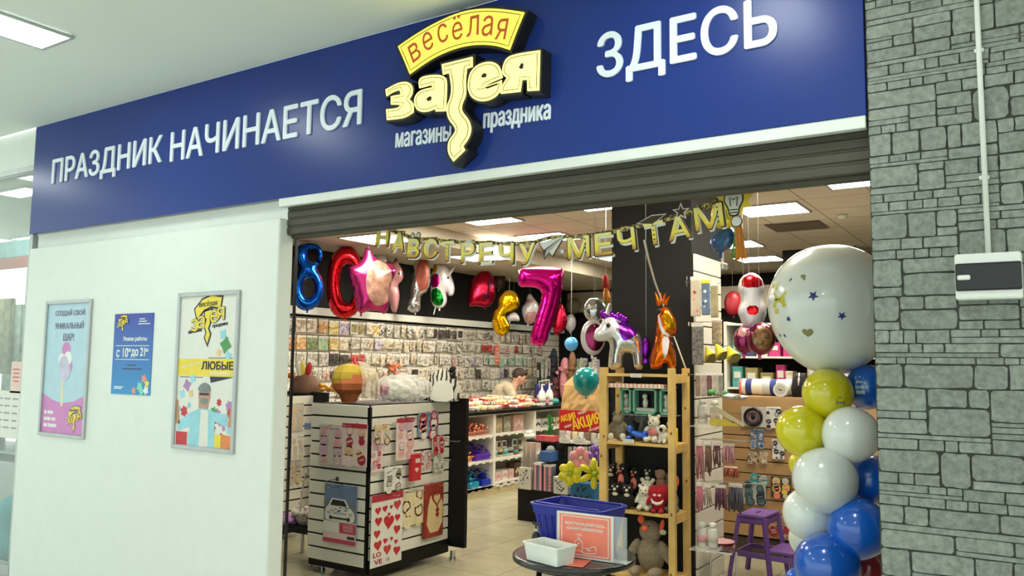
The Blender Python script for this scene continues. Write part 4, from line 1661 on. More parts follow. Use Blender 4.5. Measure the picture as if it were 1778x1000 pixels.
# ------------------------------------------------------------ letter garland under the shutter
GY = 3.56
go = P(960, 405, Y=GY)
gar = T('letter_garland', 'yellow letter garland strung across the shop doorway just below the shutter', 'garland', go)
GYEL = bpy.data.materials.new('garland_yellow')
GYEL.use_nodes = True
nt = GYEL.node_tree
tc = nt.nodes.new('ShaderNodeTexCoord')
sp = nt.nodes.new('ShaderNodeSeparateXYZ')
rp = nt.nodes.new('ShaderNodeValToRGB')
rp.color_ramp.elements[0].color = lin((186, 128, 56))
rp.color_ramp.elements[0].position = .02
rp.color_ramp.elements[1].color = lin((250, 240, 160))
e = rp.color_ramp.elements.new(.3)
e.color = lin((246, 222, 70))
nt.links.new(tc.outputs['Generated'], sp.inputs[0])
nt.links.new(sp.outputs['Z'], rp.inputs[0])
nt.links.new(rp.outputs[0], nt.nodes['Principled BSDF'].inputs['Base Color'])
DARKB = M('garland_outline', (70, 52, 30), .6, var=0)
SPECK = printed('garland_speckle', ((196, 176, 76), (80, 66, 40), (206, 188, 96), (60, 50, 34)), 60)
LET = [('Н', 664.6, 411, .09), ('А', 692.8, 420, .09), ('В', 718.6, 431, .08), ('С', 748, 431.5, .09), ('Т', 776.8, 436, .09), ('Р', 812.8, 438, .085), ('Е', 844, 439, .082), ('Ч', 879.6, 440.6, .088), ('У', 915.6, 440.6, .09), ('М', 1005, 429.5, .118), ('Е', 1048, 424, .088), ('Ч', 1088, 416, .088), ('Т', 1136, 405, .098), ('А', 1179, 395, .102), ('М', 1231, 377, .13)]
pts = []
LH = .107
for k, (ch, px, py, w) in enumerate(LET):
    c = P(px, py, Y=GY)
    x, z = c.x - go.x, c.z - go.z
    pts.append((x, z + LH / 2))
    rot = {0: -.1, 1: -.12, 2: -.1, 3: -.05}.get(k, 0) if k < 9 else (.05 if k < 11 else .12)
    mb = MB()
    mb.text(ch, w + .012, LH + .01, .0, .006, 0, (x, z), .024, rot)
    mb.text(ch, w + .004, LH, .001, .0075, 1, (x + .007, z - .012), .02, rot)
    mb.prism(rect(w * .9, .02), .0, .006, 2, (x, z + LH * .52), 1, rot)
    lt = mb.build('letter', [DARKB, PAPER, SPECK], gar)
    mb = MB()
    mb.text(ch, w, LH, -.005, .0, 0, (x, z), .018, rot)
    mb.build('yellow_face', GYEL, lt)
    if ch in 'ТМ':
        mb = MB()
        for j in range(4):
            dz = -.03 + .022 * j
            dx = 0 if ch == 'Т' else w * .33
            mb.prism(circ(.004, 8), -.0065, -.005, 0, (x + dx - dz * rot, z + dz + dx * rot))
        mb.build('dots', DARKB, lt)
bulb = P(1274, 347, Y=GY)
pp = P(960, 426, Y=GY)
pts.append((bulb.x - go.x, bulb.z - go.z + .05))
pts.insert(9, (pp.x - go.x, pp.z - go.z + .045))
pts = [(pts[0][0] - .12, pts[0][1] + .03)] + pts + [(pts[-1][0] + .08, pts[-1][1] + .03)]
mb = MB()
for a, b2 in zip(pts, pts[1:]):
    d = Vector((b2[0] - a[0], 0, b2[1] - a[1]))
    mb.box(((a[0] + b2[0]) / 2, .004, (a[1] + b2[1]) / 2), (d.length, .002, .02), 0, rot=(0, -math.atan2(d.z, d.x), 0))
mb.build('speckled_strip', SPECK, gar)
x, z = pp.x - go.x, pp.z - go.z
mb = MB()
mb.prism([(-.085, .015), (.075, .05), (.0, -.06), (-.018, -.03), (-.05, -.07), (-.06, -.02)], -.001, .004, 0, (x, z))
mb.prism([(-.078, .014), (.065, .045), (-.052, -.02)], -.002, -.001, 1, (x, z))
mb.prism([(.066, .044), (-.002, -.053), (-.03, -.018)], -.002, -.001, 1, (x, z))
mb.prism([(.06, .04), (-.038, -.02), (-.048, -.06)], -.0025, -.001, 2, (x, z))
mb.prism(star(.022), -.001, .004, 0, (x + .055, z - .035))
mb.prism(star(.017), -.002, -.001, 1, (x + .055, z - .035))
mb.build('paper_plane', [DARKB, PAPER, M('plane_fold_grey', (176, 174, 164), .6, var=0)], gar)
x, z = bulb.x - go.x, bulb.z - go.z
mb = MB()
mb.prism(star(.085, .7, 9), .0, .004, 3, (x + .005, z + .005))
mb.prism(smooth_poly([(-.034, .05), (.034, .05), (.05, .0), (.026, -.04), (.024, -.075), (-.024, -.075), (-.026, -.04), (-.05, .0)], 2), -.002, .001, 0, (x, z))
mb.prism(smooth_poly([(-.028, .044), (.028, .044), (.043, .0), (.02, -.036), (.018, -.068), (-.018, -.068), (-.02, -.036), (-.043, .0)], 2), -.003, -.002, 1, (x, z))
for zz in (-.045, -.058):
    mb.prism(rect(.036, .005), -.004, -.003, 0, (x, z + zz))
mb.tube([(x - .014, -.004, z - .03), (x - .018, -.004, z + .012), (x, -.004, z), (x + .018, -.004, z + .012), (x + .014, -.004, z - .03)], .0025, 6, 0)
mb.prism(circ(.026, 18), -.002, .002, 0, (x + .012, z - .098))
mb.prism(circ(.022, 18), -.003, -.002, 1, (x + .012, z - .098))
mb.build('light_bulb', [DARKB, PAPER, PAPER, YEL], gar)
for px, py, sc2, kind, nm in ((1130, 383, .07, 'cap', 'graduation_cap'), (1183, 368, .045, 'star', 'star'), (723, 409, .03, 'glasses', 'round_glasses'), (846, 457, .03, 'bone', 'paper_bow'), (815, 419, .045, 'wing', 'star_ribbon')):
    c = P(px, py, Y=GY)
    x, z = c.x - go.x, c.z - go.z
    mb = MB()
    if kind == 'cap':
        pl = [(-1, -.15), (.1, .35), (1.1, .35), (.15, -.3)]
        mb.prism(pl, -.006, -.004, 0, (x, z), sc2 * 1.05)
        mb.prism([(a * .86 + .01, b2 * .8) for a, b2 in pl], -.007, -.006, 1, (x, z), sc2 * 1.05)
    elif kind == 'star':
        mb.prism(star(1), -.006, -.004, 0, (x, z), sc2)
        mb.prism(star(.68), -.007, -.006, 1, (x, z), sc2)
    elif kind == 'glasses':
        for s in (-1, 1):
            mb.prism(circ(.6, 14), -.007, -.005, 1, (x + s * sc2 * .7, z), sc2)
            mb.prism(circ(.45, 14), -.008, -.007, 0, (x + s * sc2 * .7, z), sc2)
    elif kind == 'bone':
        mb.prism(smooth_poly([(-1.2, .4), (0, .1), (1.2, .6), (1.2, -.3), (0, -.1), (-1.1, -.6)], 1), -.008, -.006, 0, (x, z), sc2)
    else:
        mb.prism(star(.5), -.008, -.006, 0, (x, z), sc2)
        for s in (-1, 1):
            mb.prism(smooth_poly([(0, .1), (s * .7, .0), (s * 1.1, -.5), (s * .6, -.2), (0, -.1)], 1), -.007, -.005, 2, (x, z), sc2)
    mb.build(nm, [PAPER, DARKB, CREAM], gar)

# ------------------------------------------------------------ foil balloons
FB_BLUE = foil('blue_foil', (10, 84, 190))
FB_RED = foil('red_foil', (214, 30, 40))
FB_PINK = foil('pink_star_foil', (190, 50, 120), .2)
FB_MAG = foil('magenta_foil', (206, 10, 130), .16)
FB_SIL = foil('silver_foil', (206, 204, 202), .12)
FB_GOLD = foil('gold_foil', (222, 170, 10), .14)
FB_ORG = foil('orange_foil', (226, 112, 20), .18)
FB_CRIM = foil('crimson_foil', (196, 26, 60), .2)
FB_GRN = foil('green_foil', (20, 140, 50), .18)
FB_PUR = foil('purple_foil', (126, 30, 170), .16)
FB_MAR = foil('maroon_foil', (140, 44, 84), .18)
FB_WHITE = M('white_balloon_print', (216, 212, 216), .3, metal=.15, var=.05, coat=.4)
FB_ROSE = M('pale_rose_balloon', (206, 150, 150), .3, metal=.3, var=.1, coat=.4)
FB_YEL = foil('yellow_foil', (232, 214, 50), .25, .1)
FB_SLATE = foil('slate_blue_foil', (50, 92, 140), .22, .25)
RUST = M('rust_balloon_print', (150, 66, 48), .35, metal=.2, var=.25, scale=30)
CONF = M('confetti_window', (190, 146, 128), .18, metal=.6, var=.3, scale=14, coat=.5)
BLK = M('black_ink', (20, 18, 20), .4, var=0)
STICK = M('clear_stick', (220, 220, 214), .3, var=0)


def fpuff(name, label, out, th, mats, X=None, Y=None, holes=(), regions=(), turn=0, it=2, n=22, group='foil balloons', cat='balloon', ctr=None, tail=True, extra=None):
    """foil balloon whose outline was measured in the photo, standing in its own upright plane"""
    cx = (min(p[0] for p in out) + max(p[0] for p in out)) / 2
    cy = (min(p[1] for p in out) + max(p[1] for p in out)) / 2
    if ctr:
        cx, cy = ctr
    a = P(cx, cy, X=X, Y=Y)
    yaw = face_cam(a) + turn
    f = lambda l, k: smooth_poly(uv(l, a, yaw), k)
    o = T(name, label, cat, a, yaw, group)
    mb = MB()
    ou = f(out, it)
    puff(mb, ou, th, [f(h, 2) for h in holes], [(f(r, 1), k) for r, k in regions], 0, n)
    mb.build('foil_body', mats, o)
    if not ctr:
        tp = max(ou, key=lambda k: k[1])
        mb = MB()
        mb.tube([(tp[0], 0, tp[1] - .01), (tp[0], 0, (2.99 if a.x < -5.8 else SZ) - a.z)], .0015, 4)
        mb.build('string', STICK, o)
        i = min(range(len(ou)), key=lambda k: ou[k][1])
        mb = MB()
        mb.box((ou[i][0], 0, ou[i][1] - .012), (.02, .003, .03))
        mb.build('filling_tail', mats[0], o)
    if extra:
        extra(o, a, yaw)
    return o


def el(cx, cy, rx, ry, n=20):
    return [(cx + rx * cos(2 * pi * k / n), cy + ry * sin(2 * pi * k / n)) for k in range(n)]


WB = -6.95
fpuff('digit_balloon', 'blue foil balloon shaped like the figure eight, beside the doorway edge', [(541, 421), (556, 426), (562, 443), (555, 458), (549, 465), (560, 483), (563, 506), (556, 528), (538, 540), (520, 538), (508, 522), (506, 500), (512, 480), (520, 466), (512, 455), (508, 438), (518, 424)], .07, [FB_BLUE], X=WB, holes=[el(543, 444, 9, 12, 12), el(536, 500, 11, 18, 12)], it=1, n=26)
fpuff('digit_balloon', 'red foil balloon shaped like a zero, between the blue eight and the pink star', [(598, 425), (615, 430), (627, 448), (632, 480), (630, 515), (622, 543), (604, 554), (584, 551), (571, 535), (566, 505), (568, 468), (576, 440)], .09, [FB_RED], X=WB + .05, holes=[[(602, 458), (612, 466), (615, 490), (612, 520), (603, 528), (594, 518), (590, 492), (594, 466)]], it=1, n=26)
fpuff('star_balloon', 'pink foil star balloon with a brownish confetti window, right of the red zero', [(636, 423), (655, 452), (693, 463), (675, 500), (674, 549), (647, 536), (620, 548), (615, 508), (600, 466), (628, 456)], .1, [FB_PINK, CONF], X=WB + .5, regions=[(el(655, 492, 24, 40), 1)], it=1, turn=.3)


def pinkhead(o, a, yaw):
    mb = MB()
    for px, py, r in ((693, 476, 2.2),):
        (u, v), = uv([(px, py)], a, yaw)
        mb.ell((u, -.07, v), (.012, .01, .016), n=8)
    mb.build('eye', BLK, o)


fpuff('unicorn_balloon', 'pale rose unicorn foil balloon half behind the pink star', [(672, 452), (677, 455), (683, 455), (688, 444), (691, 456), (700, 470), (700, 486), (690, 494), (694, 510), (692, 530), (686, 548), (680, 540), (674, 520), (664, 500), (662, 470)], .07, [FB_ROSE], X=WB, it=1, extra=pinkhead)
fpuff('round_balloon', 'white round foil balloon peeping out behind the pink star and rose unicorn', el(660, 452, 12, 14), .05, [FB_WHITE], X=WB - .1, tail=False)
fpuff('silver_balloon', 'silver knobbly foil balloon with a rust red oval front, left of the white unicorn head', [(722, 447), (738, 446), (746, 456), (748, 480), (744, 505), (732, 512), (730, 520), (730, 540), (718, 544), (706, 538), (705, 524), (713, 514), (710, 500), (714, 488), (716, 468)], .06, [FB_SIL, RUST], X=WB, regions=[([(724, 452), (742, 450), (746, 470), (742, 500), (730, 508), (722, 490)], 1)], it=1)


def uhead(o, a, yaw):
    mb = MB()
    (u, v), (u2, v2) = uv([(780, 476), (793, 459)], a, yaw)
    mb.cyl((u, 0, v), (u2, -.02, v2), .025, .004, 12)
    mb.build('horn', FB_WHITE, o)
    (u, v), = uv([(778, 483)], a, yaw)
    mb = MB()
    mb.ell((u, -.07, v), (.012, .012, .02), n=8)
    mb.build('eye', BLK, o)
    (u, v), (u2, v2) = uv([(757, 530), (753, 546)], a, yaw)
    mb = MB()
    mb.cyl((u, 0, v), (u2, 0, v2), .008)
    mb.build('stick', STICK, o)


fpuff('unicorn_balloon', 'white unicorn head foil balloon with magenta and green mane on a stick', [(755, 453), (762, 458), (772, 457), (779, 466), (784, 480), (790, 498), (788, 512), (780, 515), (774, 506), (777, 522), (772, 533), (760, 537), (749, 528), (747, 505), (748, 480), (752, 465)], .07, [FB_WHITE, FB_MAG, FB_GRN, FB_GOLD], X=WB, regions=[([(749, 478), (760, 474), (764, 490), (760, 500), (748, 500)], 1), ([(748, 502), (762, 500), (772, 520), (766, 533), (750, 528)], 2), ([(753, 458), (760, 460), (758, 474), (750, 476)], 3)], it=1, extra=uhead)
fpuff('pleated_balloon', 'crimson pleated teardrop foil balloon with swirls, right of the unicorn head', [(841, 468), (856, 476), (862, 500), (858, 526), (844, 535), (828, 531), (811, 533), (812, 505), (822, 480)], .1, [FB_CRIM, FB_MAR], X=WB, regions=[(el(851, 494, 7, 9, 12), 1), (el(841, 514, 6, 8, 12), 1)], it=2, turn=.2)
fpuff('round_balloon', 'dark brown round foil balloon half hidden behind the crimson pleated one', el(866, 486, 12, 17), .05, [M('brown_foil', (80, 56, 46), .25, metal=.5, var=.3)], X=WB - .15, tail=False)
q = lambda l: [(700 + x / 4.167, 400 + y / 4.167) for x, y in l]
fpuff('gold_balloon', 'curled gold foil balloon hanging left of the magenta seven', q([(745, 430), (810, 438), (845, 500), (840, 560), (790, 590), (740, 605), (750, 650), (778, 690), (760, 750), (710, 768), (660, 740), (640, 670), (650, 600), (690, 560), (688, 490)]), .08, [FB_GOLD], X=-6.3, it=2)
fpuff('white_fish_balloon', 'small white and grey foil balloon behind the curled gold one', q([(740, 630), (790, 590), (830, 600), (850, 660), (800, 655), (760, 660)]), .04, [FB_WHITE], X=-6.9, it=1, tail=False)
fpuff('cupcake_balloon', 'white and rose cupcake foil balloon left behind the magenta seven', q([(895, 470), (925, 455), (945, 490), (985, 540), (980, 620), (940, 675), (890, 680), (862, 620), (855, 560), (890, 520)]), .06, [FB_WHITE, FB_ROSE], X=-6.9, regions=[(q([(880, 600), (975, 580), (945, 670), (890, 675)]), 1), (q([(895, 500), (940, 490), (950, 520), (890, 530)]), 1)], it=1)
fpuff('digit_balloon', 'big magenta foil balloon shaped like the figure seven, hanging in mid shop', q([(838, 268), (1000, 262), (1148, 268), (1164, 300), (1152, 450), (1095, 640), (1034, 832), (970, 838), (903, 818), (955, 640), (1008, 470), (985, 425), (920, 410), (834, 414), (828, 340)]), .11, [FB_MAG], X=-4.9, it=1, n=30)
fpuff('red_round_balloon', 'dark red printed foil balloon right behind the magenta seven', q([(1110, 560), (1150, 520), (1180, 590), (1190, 680), (1150, 740), (1090, 750), (1080, 690)]), .07, [FB_CRIM], X=-6.0, it=1)
fpuff('round_balloon', 'white foil balloon against the black back wall beside the red printed one', q(el(1210, 670, 42, 65)), .06, [FB_WHITE], Y=12.5, tail=False)
fpuff('round_balloon', 'dull olive round balloon high on the black back wall', q(el(1232, 545, 55, 60)), .06, [M('olive_balloon', (120, 112, 84), .4, var=.1)], Y=13.2, tail=False)


def stringed(o, a, yaw):
    pass


# walking animals on the pine rack
q7 = lambda l: [(980 + x / 3.03, 330 + y / 3.03) for x, y in l]
fpuff('donut_balloon', 'round maroon foil balloon with white rim behind the silver unicorn', q7(el(150, 775, 66, 95)), .05, [FB_WHITE, FB_MAR], Y=6.3, regions=[(q7(el(160, 775, 50, 72)), 1)], it=1)
fpuff('round_balloon', 'silver round foil balloon with stars, above the unicorn standing on the rack', q7(el(160, 630, 60, 66)), .07, [FB_SIL], Y=6.4, it=1)


def ride(o, a, yaw):
    mb = MB()
    for px, py in ((232, 715),):
        (u, v), = uv(q7([(px, py)]), a, yaw)
        mb.ell((u, -.1, v), (.016, .012, .018), n=10)
    mb.build('eye', BLK, o)
    mb = MB()
    for k in range(9):
        (u, v), = uv(q7([(205 + 14 * k, 655 + 6 * (k % 3) + k * 2)]), a, yaw)
        mb.ell((u, -.02, v), (.03, .03, .035), n=10)
    mb.build('mane', FB_PUR, o)
    mb = MB()
    (u, v), (u2, v2) = uv(q7([(228, 655), (238, 600)]), a, yaw)
    mb.cyl((u, -.02, v), (u2, -.03, v2), .03, .008, 12)
    mb.build('horn', FB_SIL, o)


fpuff('unicorn_balloon', 'silver walking unicorn foil balloon with purple wing, standing on top of the pine rack', q7([(200, 665), (250, 655), (290, 680), (350, 705), (395, 750), (415, 800), (418, 880), (420, 945), (365, 945), (358, 880), (350, 860), (312, 860), (308, 945), (228, 945), (232, 880), (240, 810), (225, 792), (180, 800), (148, 780), (160, 735), (190, 715)]), .1, [FB_SIL, FB_PUR, FB_WHITE], Y=5.72, regions=[(q7([(285, 690), (350, 700), (392, 745), (370, 770), (330, 795), (305, 790), (285, 740)]), 1), (q7([(152, 775), (165, 735), (200, 690), (245, 665), (280, 690), (270, 750), (240, 785), (180, 795)]), 2)], it=1, n=30, extra=ride, ctr=q7([(320, 945)])[0], tail=False)


def dino(o, a, yaw):
    mb = MB()
    for px, py, px2, py2 in ((500, 610, 478, 540), (510, 600, 505, 540), (520, 600, 530, 545), (530, 605, 552, 560)):
        (u, v), (u2, v2) = uv(q7([(px, py), (px2, py2)]), a, yaw)
        mb.cyl((u, -.02, v), (u2, -.02, v2), .018, .004, 8)
    mb.build('crest', FB_ORG, o)
    mb = MB()
    (u, v), = uv(q7([(498, 640)]), a, yaw)
    mb.ell((u, -.09, v), (.016, .012, .022), n=10)
    mb.build('eye', BLK, o)


fpuff('dinosaur_balloon', 'orange walking dinosaur foil balloon with pale chest, standing right on top of the pine rack', q7([(505, 610), (540, 610), (565, 640), (592, 690), (595, 740), (578, 770), (560, 775), (572, 820), (588, 870), (592, 940), (545, 945), (530, 900), (505, 945), (445, 940), (450, 870), (470, 800), (478, 720), (488, 650)]), .1, [FB_ORG, FB_WHITE, FB_GOLD], Y=5.72, regions=[(q7([(515, 770), (555, 775), (545, 850), (528, 895), (515, 840)]), 1), (q7([(520, 650), (560, 660), (585, 710), (560, 750), (530, 720)]), 2), (q7([(490, 660), (500, 660), (520, 740), (560, 765), (545, 775), (505, 750)]), 1)], it=1, n=28, extra=dino, ctr=q7([(520, 945)])[0], tail=False)
fpuff('purple_balloon', 'small purple striped foil balloon between the unicorn and the orange dinosaur', q7(el(428, 830, 24, 62)), .05, [FB_PUR], Y=5.78, it=1)
# ribbon from the garland down past the dinosaur
mb = MB()
rp_ = [P(x, y, Y=yy) for x, y, yy in ((1119, 418, 3.58), (1126, 450, 4.2), (1137, 490, 4.9), (1150, 525, 5.8), (1160, 560, 5.86), (1173, 592, 5.88), (1184, 622, 5.88), (1194, 650, 5.9))]
mb.tube(rp_, .006, 8)
S('curling_ribbon', mb, M('cream_ribbon', (216, 212, 198), .4, var=.03), 'thin cream ribbon hanging from the garland down past the orange dinosaur', 'ribbon')
# yellow and blue round balloons with tassel behind the last letter
fpuff('round_balloon', 'yellow foil balloon behind the last letter and bulb of the garland', [(1240, 352), (1262, 345), (1277, 362), (1276, 388), (1262, 402), (1242, 396), (1232, 375)], .1, [FB_YEL], Y=4.4, it=2)
fpuff('round_balloon', 'slate blue foil balloon under the yellow one by the black pillar', [(1232, 412), (1250, 396), (1272, 392), (1278, 412), (1268, 434), (1248, 442), (1232, 432)], .1, [FB_SLATE], Y=4.45, it=2)
a = P(1281, 383, Y=4.3)
o = T('paper_tassel', 'orange and green paper tassel hanging beside the slate blue balloon', 'tassel', a)
for k in range(12):
    mb = MB()
    x = -.02 + .0045 * k + rs.uniform(-.003, .003)
    mb.tube([(x * .4, rs.uniform(-.01, .01), 0), (x, rs.uniform(-.015, .015), -.09), (x * 1.5 + rs.uniform(-.01, .01), 0, -.19 - rs.uniform(0, .03))], .006, 6)
    mb.build('strand', [M('tassel_orange', (220, 140, 50), .5, var=.1), M('tassel_green', (90, 150, 60), .5, var=.1)][0 if k > 2 else 1] if k in (0, 3) else (bpy.data.materials['tassel_green'] if k < 3 else bpy.data.materials['tassel_orange']), o)
mb = MB()
mb.tube([(0, 0, 0), (0, 0, SZ - a.z)], .002, 5)
mb.build('string', STICK, o)
a = P(1052, 478, Y=6.9)
o = T('paper_tassel', 'red and green paper tassel hanging left of the black pillar', 'tassel', a)
for k, nm_ in enumerate(('tassel_red', 'tassel_orange', 'tassel_green')):
    mb = MB()
    for j in range(5):
        x = rs.uniform(-.03, .03)
        mb.tube([(x * .5, rs.uniform(-.02, .02), -.12 * k), (x, rs.uniform(-.02, .02), -.12 * k - .08), (x * 1.3, 0, -.12 * k - .14)], .012, 6)
    mb.build('strand', bpy.data.materials.get(nm_) or M(nm_, (180, 40, 44), .5, var=.1), o)
mb = MB()
mb.tube([(0, 0, 0), (0, 0, SZ - a.z)], .002, 5)
mb.build('string', STICK, o)
# round foil balloons at the right, doll-sized stand in plain red and cream
fpuff('red_cream_balloon', 'plain red and cream foil balloon over the maroon balloons, left of the big white one', [(1305, 472), (1322, 480), (1328, 500), (1324, 518), (1333, 538), (1326, 560), (1318, 575), (1294, 575), (1286, 556), (1280, 540), (1288, 520), (1280, 502), (1286, 480)], .08, [FB_WHITE, FB_RED], Y=5.4, regions=[([(1288, 484), (1305, 476), (1322, 484), (1325, 500), (1288, 502)], 1), ([(1296, 532), (1318, 532), (1316, 548), (1298, 548)], 1)], it=1)
fpuff('round_balloon', 'small maroon foil balloon with a silver burst, under the red and cream one', el(1293, 590, 20, 25), .08, [FB_MAR, FB_ROSE], Y=5.3, regions=[(smooth_poly(el(1289, 577, 8, 9, 8), 1), 1)], it=1)
fpuff('round_balloon', 'larger maroon foil balloon with tan printed face side, touching the big white balloon', el(1321, 588, 26, 29), .1, [FB_MAR, M('tan_balloon_print', (150, 110, 70), .35, metal=.3, var=.5, scale=40)], Y=5.1, regions=[(el(1324, 588, 18, 20), 1)], it=1)
fpuff('round_balloon', 'dark red balloon on the black wall at the right back', el(1273, 527, 16, 22), .08, [M('dark_red_balloon', (150, 30, 40), .4, var=.1)], Y=12.5, it=1, tail=False)


# ------------------------------------------------------------ latex balloons
def latex(px, py, r, Y, mat, label, group, el_=1.12, tilt=(0, 0), deco=None, name='balloon'):
    c = P(px, py, Y=Y)
    R = r * mpp(c)
    o = T(name, label, 'balloon', c, 0, group)
    mb = MB()
    prof = []
    for i in range(25):
        t = i / 24
        z = -cos(pi * t)
        rr = sin(pi * t) ** (.9 if z > 0 else 1.0) * (1 if z > 0 else (1 + .06 * z))
        prof.append((max(.0005, R * rr), R * z * (1.0 if z > 0 else el_)))
    mx = Euler((tilt[0], tilt[1], 0)).to_matrix().to_4x4()
    mb.lathe(prof, 36, mx=mx)
    mb.build('skin', mat, o)
    mb = MB()
    k = -R * el_
    mb.lathe([(R * .03, k + .006), (R * .05, k - .004), (R * .04, k - .012), (R * .09, k - .024), (R * .01, k - .02)], 12, mx=mx)
    mb.build('knot', mat, o)
    if deco:
        deco(o, R, c)
    return o


def LX(n, col):
    return M(n, col, .2, var=.015, coat=.6)


LW, LYE, LBL, LOR, LRD = LX('white_latex', (226, 232, 226)), LX('yellow_latex', (216, 206, 24)), LX('blue_latex', (16, 92, 196)), LX('orange_latex', (200, 140, 40)), LX('red_latex', (140, 40, 40))


def on_sphere(o, R, c, items, mats, nm):
    """little prints laid on the balloon where the photo shows them"""
    mb = MB()
    for px, py, poly, s, m in items:
        d = ray(px, py).normalized()
        oc = EYEP - c
        bq = d.dot(oc)
        disc = bq * bq - (oc.dot(oc) - R * R)
        if disc < 0:
            continue
        h = EYEP + d * (-bq - math.sqrt(disc)) - c
        nrm = h.normalized()
        zx = Vector((0, 0, 1))
        xx = zx.cross(nrm).normalized()
        zz = nrm.cross(xx)
        n = len(poly)
        q = []
        for a, b2 in poly:
            v = (h + xx * a * s + zz * b2 * s).normalized()
            q.append(v)
        cv = h.normalized()
        mb.add([v * (R * 1.004) for v in q] + [cv * (R * 1.006)], [[k, (k + 1) % n, n] for k in range(n)], m)
    mb.build(nm, mats, o)


INKB = M('navy_ink', (40, 50, 130), .5, var=0)
INKG = M('khaki_ink', (140, 134, 90), .5, var=0)


def bigprint(o, R, c):
    q8 = lambda x, y: (1180 + x / 2.858, 300 + y / 2.858)
    it = []
    for x, y, k, s in ((582, 452, 0, .017), (588, 485, 0, .02), (612, 468, 0, .01), (550, 530, 0, .015), (663, 610, 0, .027), (805, 710, 0, .022), (540, 725, 0, .016), (522, 808, 0, .014), (608, 888, 0, .015), (500, 806, 0, .014)):
        it.append((*q8(x, y), star(1, .42, 5, 1.5 + x), s, 0))
    for x, y, s in ((622, 517, .026), (638, 797, .03)):
        it.append((*q8(x, y), heart(1), s, 1))
    it.append((1344, 497, rect(1, .6), .09, 2))
    it.append((1352, 520, rect(1, .7), .11, 2))
    it.append((1350, 520, rect(.7, .16), .06, 3))
    it.append((1348, 540, rect(.6, .5), .05, 2))
    on_sphere(o, R, c, it, [INKB, INKG, M('yellow_balloon_ink', (200, 190, 60), .5, var=0), DKTXT], 'print')


def logoprint(px, py, m):
    def f(o, R, c):
        it = []
        for k in range(4):
            it.append((px + (k % 2) * 1.5, py - 14 + 9 * k, rect(1, .45), .045, 0))
        it.append((px + 12, py - 2, rect(.5, 1.6), .03, 0))
        on_sphere(o, R, c, it, [m], 'print')
    return f


CG = 'balloon column by the stone wall'
latex(1443, 531, 106, 4.35, LW, 'huge white balloon with navy stars and hearts, topping the column by the stone wall', CG, 1.12, (0, 0), bigprint)
latex(1437, 684, 43, 4.2, LYE, 'yellow balloon with dark print directly under the huge white one', CG, 1.05, (.3, .3), logoprint(1458, 686, INKG))
latex(1508, 672, 38, 4.35, LBL, 'blue balloon with pale print at the stone wall, right of the printed yellow one', CG, 1.05, (0, .5), logoprint(1492, 668, SKY))
latex(1393, 749, 44, 4.15, LYE, 'plain yellow balloon, lower left of the printed yellow one', CG, 1.05, (.2, -.4))
latex(1392, 806, 22, 4.35, LYE, 'yellow balloon mostly hidden behind the white balloons', CG)
latex(1477, 755, 48, 4.1, LW, 'white balloon beside the plain yellow one, highest of the four small whites', CG, 1.06, (0, .5))
latex(1433, 833, 55, 4.05, LW, 'white balloon in the middle of the column, overlapping the yellow ones', CG, 1.06, (0, -.3))
latex(1407, 893, 46, 4.15, LW, 'white balloon low on the left flank of the column', CG, 1.06, (0, -.6))
latex(1398, 935, 28, 4.3, LW, 'white balloon almost hidden at the lower left of the column', CG)
latex(1512, 833, 42, 4.25, LBL, 'blue balloon halfway down, cut by the stone wall edge', CG, 1.05, (0, .4))
latex(1490, 918, 52, 4.05, LBL, 'blue balloon above the lowest one, touching the stone wall edge', CG, 1.06, (0, .5))
latex(1437, 983, 56, 4.0, LBL, 'large blue balloon at the bottom edge of the picture', CG, 1.06, (0, -.3))
latex(1388, 1012, 26, 4.2, LBL, 'small blue balloon peeping at the very bottom left of the column', CG)
latex(1496, 862, 20, 4.35, LOR, 'orange balloon showing in the gap between white and blue balloons', CG)
latex(1510, 985, 34, 4.25, LRD, 'dark red balloon at the bottom beside the stone wall', CG)
pc = P(1455, 800, Y=4.3)
mb = MB()
mb.cyl((0, 0, 0), (0, 0, 1.52), .018)
mb.lathe([(.2, 0), (.2, .02), (.03, .04)], 24)
S('balloon_stand', mb, WHITE_GLOSS, 'white pole inside the balloon column by the stone wall', 'stand', (pc.x, 4.5, 0))
latex(992, 597, 12, 9.0, LX('sky_latex', (70, 160, 226)), 'small sky blue balloon against the black back wall', 'single balloons', 1.05)
mb = MB()
sb_ = bpy.data.objects['balloon.015']
mb.tube([(0, 0, .05), (0, 0, SZ - sb_.location.z)], .002, 4)
mb.build('string', STICK, sb_)
# ------------------------------------------------------------ black pillar with white slat panel on its side
PX0, PX1, PY0, PY1 = -2.88, -2.205, 5.96, 6.62
mb = MB()
mb.box(((PX0 + PX1) / 2, (PY0 + PY1) / 2, SZ / 2), (PX1 - PX0, PY1 - PY0, SZ), bev=.004)
ST('column', mb, CHAR)
sp_ = T('slat_panel', 'tall white slat panel on the right side of the black pillar', 'slat panel', (PX1 + .002, (PY0 + PY1) / 2 - .02, 0), pi / 2)
mb = MB()
mb.box((0, -.004, 1.25), (.6, .006, 2.5), 1)
n = 18
for k in range(n):
    ph = 2.5 / n
    mb.box((0, -.014, ph * (k + .5)), (.6, .018, ph - .01), 0, bev=.002)
mb.build('slat_board', [BOARD, GROOVE], sp_)
PF = PX1 + .03


